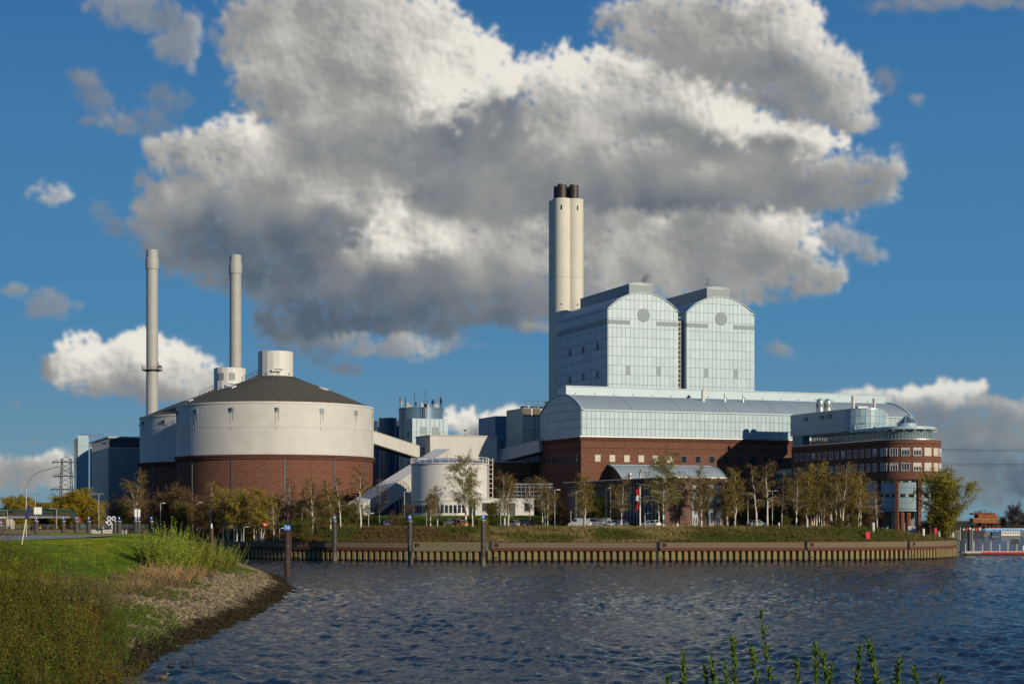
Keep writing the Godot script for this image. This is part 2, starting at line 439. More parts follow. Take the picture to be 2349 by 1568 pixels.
func make_sky() -> PanoramaSkyMaterial:
	var W := 4096
	var far := fbm(90, 1.5, 5)
	var far2 := fbm(91, 3.0, 5)
	var im := Image.create_empty(W / 4, W / 8, false, Image.FORMAT_RGBF)
	for j in W / 16 + 2:
		var el := PI * (0.5 - (j + 0.5) / (W / 8))
		for i in W / 4:
			var az := TAU * (i + 0.5) / (W / 4)
			im.set_pixel(i, j, elsewhere(az, el, far, far2))
	for j in range(W / 16 + 2, W / 8):
		im.fill_rect(Rect2i(0, j, W / 4, 1), Color(0.09, 0.12, 0.14))
	im.resize(W, W / 2, Image.INTERPOLATE_CUBIC)
	# the part that the bank looks at, at full resolution, one bank of cloud after the other from back to front
	var nx := 640
	var ny := 320
	var win := Image.create_empty(nx, ny, false, Image.FORMAT_RGBF)
	var cnt := nx * ny
	var X := PackedFloat32Array(); X.resize(cnt)
	var Y := PackedFloat32Array(); Y.resize(cnt)
	var R := PackedColorArray(); R.resize(cnt)
	var warp := fbm(4, 0.007, 2)
	var edge := fbm(5, 0.016, 5, 0.62)
	var lump := fbm(6, 0.0042, 3, 0.45)
	var knob := fbm(8, 0.022, 3, 0.55)
	var k := TAU / W
	for j in ny:
		var el := (ny - j - 0.5) * k
		for i in nx:
			var az := (i + 0.5 - nx / 2) * k
			var q := j * nx + i
			X[q] = 1174.0 + F * tan(az)
			Y[q] = 1193.0 - F * tan(el) / cos(az)
			R[q] = elsewhere(az, el, far, far2)
	var turn := 0
	var thin := {11: 0.72, 16: 0.72, 15: 0.86, 10: 0.85}
	for layer in [PUFFS_U, PUFFS_C, PUFFS_D, PUFFS_A, PUFFS_H, PUFFS_G, PUFFS_F, PUFFS_E, PUFFS_B, PUFFS_I, PUFFS_J, PUFFS_K, PUFFS_L, PUFFS_N, PUFFS_M, PUFFS_O]:
		turn += 1
		var A := PackedFloat32Array(); A.resize(cnt)
		var T := PackedFloat32Array(); T.resize(cnt)
		var TW := PackedFloat32Array(); TW.resize(cnt)
		var D := PackedFloat32Array(); D.resize(cnt)
		var dx := turn * 311.0
		var li := nx
		var hi := 0
		var lj := ny
		var hj := 0
		for b in layer:
			var cx: float = b[0]
			var cy: float = b[1]
			var rx_: float = b[2] * 1.42
			var ry: float = b[3] * 1.42
			var tone: float = b[4]
			var i0 := clampi(int(atan((cx - rx_ - 40 - 1174.0) / F) / k) + nx / 2 - 1, 0, nx)
			var i1 := clampi(int(atan((cx + rx_ + 40 - 1174.0) / F) / k) + nx / 2 + 2, 0, nx)
			var j0 := clampi(ny - int(atan((1193.0 - cy + ry + 40) / F) / k) - 2, 0, ny)
			var j1 := clampi(ny - int(atan((1193.0 - cy - ry - 60) / F) / k * 0.94) + 2, 0, ny)
			li = mini(li, i0)
			hi = maxi(hi, i1)
			lj = mini(lj, j0)
			hj = maxi(hj, j1)
			for j in range(j0, j1):
				for i in range(i0, i1):
					var q := j * nx + i
					var wx := 24.0 * warp.get_noise_2d(X[q] + dx, Y[q])
					var u := (X[q] + wx - cx) / rx_
					var w := (Y[q] + wx * 0.5 - cy) / ry
					var d := 1.0 - u * u - w * w
					if d <= 0.0:
						continue
					A[q] = 1.0 - (1.0 - A[q]) * (1.0 - d * 0.72)
					var tw := d * d
					T[q] += tone * tw
					TW[q] += tw
		for j in range(lj, hj):
			for i in range(li, hi):
				var q := j * nx + i
				if A[q] > 0.0:
					var x := X[q] + dx
					var kn := 0.30 - absf(knob.get_noise_2d(x, Y[q]))
					var tone := T[q] / maxf(TW[q], 1e-5)
					var soft := lerpf(0.80, 0.32, clampf(tone * 1.4 - 0.2, 0, 1))
					D[q] = smoothstep(0.22, 0.22 + soft, A[q] + lerpf(0.30, 0.48, clampf(tone * 1.3, 0, 1)) * edge.get_noise_2d(x, Y[q]) + lerpf(0.25, 0.62, clampf(tone * 1.3 - 0.2, 0, 1)) * kn)
		for j in range(lj, hj):
			for i in range(li, hi):
				var q := j * nx + i
				var a := D[q]
				if a < 0.003:
					continue
				var depth := 0.0
				for n in 8:
					var ii := clampi(i + int(n * 1.7 + 1.2), 0, nx - 1)
					var jj := clampi(j - int(n * 1.7 + 1.2), 0, ny - 1)
					depth += D[jj * nx + ii]
				var through := exp(-depth * 0.33)
				var tone := clampf(T[q] / maxf(TW[q], 1e-5) * 1.12 - 0.07, 0.0, 1.0)
				var x := X[q] + dx
				var y := Y[q]
				var side := lump.get_noise_2d(x, y) - lump.get_noise_2d(x + 45.0, y - 45.0)
				var small := absf(knob.get_noise_2d(x + 8.0, y - 8.0)) - absf(knob.get_noise_2d(x, y))
				var b := tone * 0.96 + 0.46 * (through - 0.12) * (0.22 + tone) + (0.20 * side + 0.22 * small * clampf(tone * 1.5 - 0.2, 0.05, 1.0)) * (0.25 + tone) + 0.08 * lump.get_noise_2d(x * 0.6, y * 1.1 + 90) + 0.03 * edge.get_noise_2d(x * 0.7 + 40, y * 0.7)
				b = clampf(b, 0.0, 1.0)
				b = lerpf(b, maxf(b, 0.36), (1.0 - a) * 0.5)
				R[q] = R[q].lerp(cloud_tone(b), a * float(thin.get(turn, 0.97)))
	for j in ny:
		for i in nx:
			win.set_pixel(i, j, R[j * nx + i])
	var half := nx / 2
	im.blit_rect(win, Rect2i(half, 0, half, ny), Vector2i(0, W / 4 - ny))
	im.blit_rect(win, Rect2i(0, 0, half, ny), Vector2i(W - half, W / 4 - ny))
	var m := PanoramaSkyMaterial.new()
	m.panorama = ImageTexture.create_from_image(im)
	return m
func elsewhere(az: float, el: float, far: FastNoiseLite, far2: FastNoiseLite) -> Color:
	var c := air(sin(maxf(el, 0.0)))
	var off := maxf(absf(wrapf(az, -PI, PI)) - 0.29, el - 0.31)
	var share := smoothstep(0.02, 0.16, off)
	if share <= 0.0:
		return c
	var p := Vector3(sin(az) * cos(el), sin(el), -cos(az) * cos(el))
	p = p / (p.y + 0.28)
	var n := far.get_noise_3dv(p) + 0.5 * far2.get_noise_3dv(p * 1.3)
	var a := smoothstep(0.12, 0.45, n) * share
	var b := clampf(0.42 + 0.5 * far2.get_noise_3dv(p * 1.7 + Vector3(5, 0, 0)) - 0.3 * (n - 0.2), 0.1, 0.95)
	return c.lerp(cloud_tone(b), a * 0.95)
const QUAY := [[-420, 408], [-130, 404], [-74, 398], [-58, 366], [-44.6, 353], [-34.8, 345.5], [-20.7, 339.5], [-4.3, 337], [28, 337], [57, 341], [70, 345.6], [79.7, 351.5], [88.3, 361], [94, 371], [97, 381]]
const TOE := [[10, -14], [60, -18], [101, -20.3], [150, -21.5], [185, -24], [205, -25.5], [215, -27.5], [240, -31.5], [262, -36], [275, -45]]
func along(tab: Array, q: float, from := 0, to := 1) -> float:
	if q <= tab[0][from]:
		return tab[0][to]
	for i in tab.size() - 1:
		if q <= tab[i + 1][from]:
			return remap(q, tab[i][from], tab[i + 1][from], tab[i][to], tab[i + 1][to])
	return tab[-1][to]
func dq(x: float) -> float:
	return along(QUAY, x)
# height of the ground on the power station's bank, o metres behind the quay's edge
func bank_y(x: float, d: float) -> float:
	var o := d - dq(x)
	var crest := 6.55 - 2.1 * smoothstep(68.0, 90.0, x) - 0.5 * smoothstep(-48.0, -70.0, x)
	var low := lerpf(3.75, 5.95, smoothstep(-58.0, -72.0, x))
	var reach := 7.0 - 1.5 * smoothstep(60.0, 85.0, x)
	var y := lerpf(low, crest, smoothstep(0.6, reach, o))
	var mound := smoothstep(16.0, 46.0, o) * smoothstep(-64.0, -40.0, x) * smoothstep(16.0, 4.0, x)
	return y + 2.5 * mound
func toe(d: float) -> float:
	return along(TOE, d)
# height of the near bank on the left: riprap, dry grass, then the crest
func dyke_y(x: float, d: float) -> float:
	var s := toe(d) - x
	var y := 0.30 * s if s < 9.0 else 2.7 + 0.33 * (s - 9.0)
	y = minf(y, 6.05 - 0.25 * exp(-absf(s - 19.0) * 0.4))
	y += 0.22 * sin(d * 0.13 + x * 0.21) * smoothstep(6.0, 11.0, s) * smoothstep(24.0, 16.0, s)
	return minf(y, (275.0 - d) * 0.36 - 0.6) if d > 240.0 else y
func terrain() -> void:
	# water
	var m := mb()
	m.quad(Vector3(-4000, 0, 500), Vector3(4000, 0, 500), Vector3(4000, 0, -5000), Vector3(-4000, 0, -5000))
	# chop: a field of short waves on the water in view
	var w := mb()
	var wn := fbm(41, 0.15, 3)
	var wl := fbm(42, 0.03, 2)
	var rows := []
	var d := 55.0
	while d < 432.0:
		rows.append(d)
		d += maxf(0.26, d * d / 36000.0)
	var prev := PackedVector3Array()
	var pn := PackedVector3Array()
	var seg := 700
	for r in rows:
		var line := PackedVector3Array()
		var nl := PackedVector3Array()
		for i in seg + 1:
			var x: float = lerpf(-0.33 * r - 30.0, 0.33 * r + 95.0, float(i) / seg)
			var rim := smoothstep(0.0, 0.03, float(i) / seg) * smoothstep(1.0, 0.97, float(i) / seg) * smoothstep(56.0, 60.0, r) * smoothstep(430.0, 418.0, r)
			line.append(Vector3(x, lerpf(-0.26, wave(wn, wl, x, r), rim), -r))
			var e := 0.07
			var hx := wave(wn, wl, x + e, r) - wave(wn, wl, x - e, r)
			var hz := wave(wn, wl, x, r - e) - wave(wn, wl, x, r + e)
			nl.append(Vector3(-hx, 2.0 * e, -hz).normalized())
		if prev.size():
			for i in seg:
				w.quadn(prev[i], prev[i + 1], line[i + 1], line[i], pn[i], pn[i + 1], nl[i + 1], nl[i])
		prev = line
		pn = nl
	kind(put("water", w, M.water, self, Vector3(0, 0.1, 0)), "structure")
	kind(put("river", m, M.water, self, Vector3(0, -0.1, 0)), "structure")
	# river bed keeps the water dark
	# near bank
	var g := mb()
	var gn := fbm(51, 0.05, 4)
	var ds := []
	d = 12.0
	while d <= 276.0:
		ds.append(d)
		d += 1.5 if d > 60 else 6.0
	var ss := [-3.0, 0.0, 1.5, 3, 4.5, 6, 7.5, 9, 10.5, 12, 13.5, 15, 16.5, 18, 19.5, 21, 24, 28, 34, 42, 52, 65, 82, 110, 160]
	for i in ds.size() - 1:
		for j in ss.size() - 1:
			var p := []
			for q in [[i, j + 1], [i, j], [i + 1, j], [i + 1, j + 1]]:
				var dd: float = ds[q[0]]
				var x: float = toe(dd) - ss[q[1]]
				p.append(Vector3(x, dyke_y(x, dd) + 0.12 * gn.get_noise_2d(x * 4, dd * 4), -dd))
			var s: float = ss[j]
			var nz := gn.get_noise_2d(p[0].x, p[0].z)
			var edge: float = s + nz * 5.0
			if s < 0.0:
				g.tint(0.03, 0.026, 0.016)
			elif s < 6.0:
				g.tint(0.12, 0.10, 0.07)
			elif edge < 8.4:
				g.tint(0.17, 0.115, 0.065)
			else:
				var k := clampf(0.5 + nz * 1.2, 0, 1)
				g.tint(lerpf(0.055, 0.095, k), lerpf(0.125, 0.15, k), lerpf(0.012, 0.03, k))
			g.quad(p[0], p[1], p[2], p[3])
	var near := put("dyke", g, M.ground_v)
	kind(near, "structure")
	# the near bank below the camera, out of the frame
	var b := mb()
	b.tint(0.06, 0.08, 0.02)
	b.prism(PackedVector2Array([Vector2(-200, -1), Vector2(60, -1), Vector2(60, 4.6), Vector2(-200, 4.6)]), -24.0, 40.0)
	kind(put("near_bank", b, M.ground_v), "structure")
	# the far bank with the power station
	var f := mb()
	var xs := []
	var x := -420.0
	while x < 97.0:
		xs.append(x)
		x += 2.0 if x > -80.0 else 20.0
	xs.append(97.0)
	var os := [0.4, 1.2, 2.2, 3.4, 4.8, 6.2, 7.4, 9, 12, 16, 21, 27, 34, 42, 52, 64]
	for i in xs.size() - 1:
		for j in os.size() - 1:
			var p := []
			for q in [[i, j], [i + 1, j], [i + 1, j + 1], [i, j + 1]]:
				var xx: float = xs[q[0]]
				var dd: float = dq(xx) + os[q[1]]
				p.append(Vector3(xx, bank_y(xx, dd) + (0.1 * gn.get_noise_2d(xx * 5, dd * 5) if j < 6 else 0.0), -dd))
			var nz := gn.get_noise_2d(p[0].x, p[0].z)
			var o: float = os[j]
			if o < 7.0:
				var k := clampf(0.5 + nz * 1.6, 0, 1)
				var dry := smoothstep(-8.0, 6.0, p[0].x + nz * 12.0)
				f.tint(lerpf(0.06, lerpf(0.10, 0.15, k), dry), lerpf(0.04, lerpf(0.085, 0.12, k), dry), lerpf(0.02, lerpf(0.03, 0.045, k), dry))
			else:
				f.tint(0.055 + 0.03 * nz, 0.095 + 0.02 * nz, 0.016)
			f.quad(p[0], p[1], p[2], p[3])
	# flat land beyond, and the land across the river to the horizon
	f.tint(0.07, 0.075, 0.035)
	var last := 0.0
	for i in xs.size() - 1:
		var a := Vector3(xs[i], bank_y(xs[i], dq(xs[i]) + 64), -dq(xs[i]) - 64)
		var c := Vector3(xs[i + 1], bank_y(xs[i + 1], dq(xs[i + 1]) + 64), -dq(xs[i + 1]) - 64)
		f.quad(a, c, Vector3(minf(c.x, 88 + last), c.y, -914), Vector3(minf(a.x, 88 + last), a.y, -914))
	f.quad(Vector3(-3500, 6.0, -400), Vector3(-418, 6.0, -400), Vector3(-418, 6.0, -914), Vector3(-3500, 6.0, -914))
	f.quad(Vector3(-4000, 5.9, -914), Vector3(4000, 2.6, -914), Vector3(4000, 7.0, -5000), Vector3(-4000, 7.0, -5000))
	f.quad(Vector3(80, -1.0, -908), Vector3(4000, -1.0, -908), Vector3(4000, 2.6, -914), Vector3(80, 4.2, -914))
	# the land's right-hand edge
	f.quad(Vector3(97.2, -1, -381), Vector3(97.2, -1, -920), Vector3(97.2, 4.4, -920), Vector3(97.2, 4.4, -381))
	kind(put("ground", f, M.ground_v), "structure")
	strip("promenade", M.path, 7.3, 10.0, -46.0, 72.0)
	strip("car_park", M.asphalt, 11.5, 26.0, 8.0, 62.0)
	# the road on top of the dyke
	var rd := mb()
	for i in 28:
		var d0 := 150.0 + i * 3.0
		var d1 := d0 + 3.0
		var l0 := toe(d0) - 150.0
		var e0 := along([[150, -47.4], [165, -48], [200, -49.2], [236, -51.6]], d0)
		var e1 := along([[150, -47.4], [165, -48], [200, -49.2], [236, -51.6]], d1)
		rd.quad(Vector3(l0, 6.10, -d0), Vector3(e0, 6.10, -d0), Vector3(e1, 6.10, -d1), Vector3(l0, 6.10, -d1))
	kind(put("road", rd, M.road_pale), "structure")
func wave(wn: FastNoiseLite, wl: FastNoiseLite, x: float, d: float) -> float:
	var gust := 1.0 + 0.45 * wl.get_noise_2d(x, d * 0.4)
	return gust * (0.026 * wn.get_noise_2d(x * 4.6, d * 5.4) + 0.088 * wn.get_noise_2d(x * 4.2 + 90.0, d * 4.2) + 0.14 * wl.get_noise_2d(x * 10.0 - 300.0, d * 6.5))
func strip(called: String, m: Material, o0: float, o1: float, x0: float, x1: float) -> void:
	var s := mb()
	var x := x0
	while x < x1:
		var n := 4
		for k in n:
			var p := []
			for q in [[x, k], [x + 2.0, k], [x + 2.0, k + 1], [x, k + 1]]:
				var d: float = dq(q[0]) + lerpf(o0, o1, q[1] / float(n))
				p.append(Vector3(q[0], bank_y(q[0], d) + 0.06, -d))
			s.quad(p[0], p[1], p[2], p[3])
		x += 2.0
	kind(put(called, s, m), "structure")
func quay() -> void:
	var wall := thing("quay_wall", "rusty sheet pile quay wall with capping beams along the far bank", "quay wall", Vector3(0, 0, -337))
	var t := Transform3D(Basis.IDENTITY, Vector3(0, 0, 337))
	# the line of the wall, stepped along its length
	var pts := PackedVector3Array()
	for k in range(3, QUAY.size()):
		pts.append(Vector3(QUAY[k][0], 0, -QUAY[k][1]))
	var step := 1.27
	# one pile: a trough section, flange to the river, webs slanting back
	var shape := PackedVector2Array([Vector2(-0.63, -0.6), Vector2(-0.34, -0.6), Vector2(-0.28, 0.0), Vector2(0.30, 0.0), Vector2(0.36, -0.6), Vector2(0.64, -0.6), Vector2(0.64, -0.65), Vector2(-0.63, -0.65)])
	var pm := mb()
	for i in shape.size():
		var a := shape[i]
		var b := shape[(i + 1) % shape.size()]
		pm.quad(Vector3(a.x, 0.35, a.y), Vector3(b.x, 0.35, b.y), Vector3(b.x, 2.3, b.y), Vector3(a.x, 2.3, a.y))
	var pile_mesh := pm.mesh()
	var lm := mb()
	for i in shape.size() - 2:
		var a := shape[i]
		var b := shape[i + 1]
		lm.quad(Vector3(a.x, -0.6, a.y), Vector3(b.x, -0.6, b.y), Vector3(b.x, 0.35 + (0.12 if i == 2 else 0.0), b.y + 0.004), Vector3(a.x, 0.35 + (0.12 if i == 2 else 0.0), a.y + 0.004))
	var low_mesh := lm.mesh()
	rng.seed = 77
	var total := 0.0
	for i in pts.size() - 1:
		total += pts[i].distance_to(pts[i + 1])
	var s := 0.6
	var mats := [M.rust_pile, M.rust_pile_b, M.rust_pile_c]
	while s < total:
		var q := curve_at(pts, s)
		var o := piece("sheet_pile", pile_mesh, mats[rng.randi() % 3], wall, t * q[0], q[1])
		piece("tide_band", low_mesh, M.algae, o)
		s += step
	# capping beams, section by section (x of the joints), with a steel lip and rim
	var joints := [-58.0, -44.6, -19.8, -4.4, 28.0, 57.2, 79.7, 97.0]
	for j in joints.size() - 1:
		var x0: float = joints[j] + (0.55 if j else 0.0)
		var x1: float = joints[j + 1] - (0.15 if j < joints.size() - 2 else 0.0)
		var c := mb()
		var l := mb()
		var r := mb()
		var n := maxi(2, int((x1 - x0) / 3.0))
		var plain := j == 2
		for k in n:
			var xa := lerpf(x0, x1, float(k) / n)
			var xb := lerpf(x0, x1, float(k + 1) / n)
			var a := t * Vector3(xa, 0, -dq(xa))
			var b := t * Vector3(xb, 0, -dq(xb))
			var back := Vector3(0, 0, -1.3)
			var front := Vector3(0, 0, 0.25)
			slab(c, a, b, 2.3 if not plain else 2.2, 3.82, 0.2, -1.2)
			if not plain:
				slab(l, a, b, 2.2, 2.78, 0.34, 0.195)
				slab(r, a, b, 3.82, 3.95, 0.28, -0.4)
			else:
				slab(l, a, b, 2.1, 2.32, 0.28, 0.195)
				slab(r, a, b, 3.82, 3.9, 0.22, -0.4)
		put("capping_beam", c, M.quay_yellow if plain else M.quay_concrete, wall)
		put("steel_lip", l, M.quay_yellow if plain else M.rust, wall)
		put("rim", r, M.quay_yellow if plain else M.rust, wall)
		if j > 0:
			# red end plates with a square opening, and the ladder in the joint
			var xe: float = joints[j]
			var e := mb()
			var p := t * Vector3(xe + 1.5, 0, -dq(xe + 1.5) + 0.33)
			e.span(p + Vector3(-0.35, 3.0, 0), p + Vector3(0.35, 3.12, 0.1))
			e.span(p + Vector3(-0.35, 3.55, 0), p + Vector3(0.35, 3.67, 0.1))
			e.span(p + Vector3(-0.35, 3.1, 0), p + Vector3(-0.2, 3.57, 0.1))
			e.span(p + Vector3(0.2, 3.1, 0), p + Vector3(0.35, 3.57, 0.1))
			put("bollard_recess", e, M.rust, wall)
			var h := mb()
			h.span(p + Vector3(-0.2, 3.12, -0.1), p + Vector3(0.2, 3.55, 0.02))
			put("recess", h, M.black, wall)
			var ld := mb()
			var lp := t * Vector3(xe + 0.2, 0, -dq(xe + 0.2) - 0.1)
			for sx in [-0.22, 0.22]:
				ld.span(lp + Vector3(sx - 0.03, -0.5, 0), lp + Vector3(sx + 0.03, 3.9, 0.06))
			for k in 14:
				ld.span(lp + Vector3(-0.22, 0.1 + k * 0.28, 0.01), lp + Vector3(0.22, 0.14 + k * 0.28, 0.05))
			put("ladder", ld, M.steel_dark, wall)
			var fd := mb()
			fd.span(p + Vector3(-0.6, 0.95, 0.02), p + Vector3(0.5, 1.07, 0.3))
			put("fender_bar", fd, M.quay_concrete, wall)
	# end return of the wall
	var e := mb()
	e.span(Vector3(95.8, -0.6, -400) + t.origin, Vector3(97.4, 3.9, -380.6) + t.origin)
	put("end_return", e, M.quay_concrete, wall)
	# the lock's masonry quay further up the canal on the left
	var lock_wall := thing("lock_quay", "weathered brick and concrete lock quay behind the dolphins", "quay wall", Vector3(-110, 0, -402))
	var lt := Transform3D(Basis.IDENTITY, Vector3(110, 0, 402))
	var specs := [[-420, -118, "quay_concrete"], [-118, -97, "quay_concrete"], [-97, -88, "pale_concrete"], [-88, -73, "brick_pale"]]
	for sp in specs:
		var q := mb()
		var za: float = -dq(sp[0])
		var zb: float = -dq(sp[1])
		slab(q, lt * Vector3(sp[0], 0, za), lt * Vector3(sp[1], 0, zb), -1.0, 6.0, 0.6, -2.0)
		put("wall_section", q, M[sp[2]], lock_wall)
	var q2 := mb()
	slab(q2, lt * Vector3(-73, 0, -dq(-73)), lt * Vector3(-58, 0, -366), -1.0, 3.9, 0.1, -2.0)
	put("wall_section", q2, M.rust_pile_c, lock_wall)
func slab(m: MB, a: Vector3, b: Vector3, y0: float, y1: float, front: float, back: float) -> void:
	var p := Vector3(0, y0, front)
	var q := Vector3(0, y1, front)
	var r := Vector3(0, y1, back)
	var s := Vector3(0, y0, back)
	m.quad(a + p, b + p, b + q, a + q)
	m.quad(a + q, b + q, b + r, a + r)
	m.quad(a + s, b + s, b + p, a + p)
	m.quad(b + s, a + s, a + r, b + r)
	m.quad(a + s, a + p, a + q, a + r)
	m.quad(b + p, b + s, b + r, b + q)
func curve_at(p: PackedVector3Array, s: float) -> Array:
	for i in p.size() - 1:
		var l := p[i].distance_to(p[i + 1])
		if s <= l or i == p.size() - 2:
			var d := (p[i + 1] - p[i]).normalized()
			return [p[i] + d * s, atan2(-d.z, d.x)]
		s -= l
	return [p[-1], 0.0]
func clad(i: int) -> Material:
	return [M.clad_a, M.clad_a, M.clad_b, M.clad_c][hash(i * 7 + 3) % 4]
# flat panels on a wall: one object each, with open joints over the darker wall behind.
# at: lower left corner, u: along the wall, w: outwards
func panels(parent: Node, called: String, o: Vector3, u: Vector3, w: Vector3, width: float, cols: int, ys: Array, base: float, gap := 0.09, skip := [], top = null) -> void:
	var cw := width / cols
	var turn := atan2(-u.z, u.x)
	for i in cols:
		for j in ys.size() - 1:
			if Vector2i(i, j) in skip:
				continue
			var h: float = ys[j + 1] - ys[j] - gap
			var y0: float = ys[j] + gap * 0.5
			var mid: Vector3 = o + u * (cw * (i + 0.5)) + w * 0.07
			if top != null:
				var ta: float = top.call(cw * i + gap * 0.5) - 0.1
				var tb: float = top.call(cw * (i + 1) - gap * 0.5) - 0.1
				if minf(ta, tb) < y0 + h:
					if maxf(ta, tb) < y0 + 0.05:
						continue
					var m := mb()
					var x := (cw - gap) * 0.5
					ta = clampf(ta - y0, 0.02, h)
					tb = clampf(tb - y0, 0.02, h)
					m.prism(PackedVector2Array([Vector2(-x, 0), Vector2(x, 0), Vector2(x, tb), Vector2(-x, ta)]), -0.06, 0.06)
					piece(called, m.mesh(), clad(i * 31 + j), parent, mid + Vector3(0, y0 - base, 0), turn)
					continue
			piece(called, bx(Vector3(cw - gap, h, 0.12)), clad(i * 31 + j), parent, mid + Vector3(0, y0 + h * 0.5 - base, 0), turn)
func steps(a: float, b: float, n: int) -> Array:
	var r := []
	for i in n + 1:
		r.append(lerpf(a, b, float(i) / n))
	return r
# a window: frame with a dark pane set back in it
func window(parent: Node, o: Vector3, w: float, h: float, turn := 0.0, frame: Material = null, glass: Material = null, mull := 1, blind := 0.0) -> void:
	var f := mb()
	var t := 0.09
	for sx in [-1, 1]:
		f.box(Vector3(sx * (w - t) * 0.5, 0, 0.02), Vector3(t, h, 0.14))
		f.box(Vector3(0, sx * (h - t) * 0.5, 0.02), Vector3(w - 2 * t, t, 0.14))
	for k in range(1, mull):
		f.box(Vector3(-w * 0.5 + w * k / mull, 0, 0.02), Vector3(0.07, h - 2 * t, 0.12))
	var n := piece("window", f.mesh(), frame if frame else M.frame, parent, o, turn)
	piece("pane", bx(Vector3(w - 2 * t, h - 2 * t, 0.04)), glass if glass else M.glass, n, Vector3(0, 0, -0.01))
	if blind > 0.0:
		piece("blind", bx(Vector3(w - 2 * t, (h - 2 * t) * blind, 0.03)), M.blind, n, Vector3(0, (h - 2 * t) * (0.5 - blind * 0.5), 0.03))

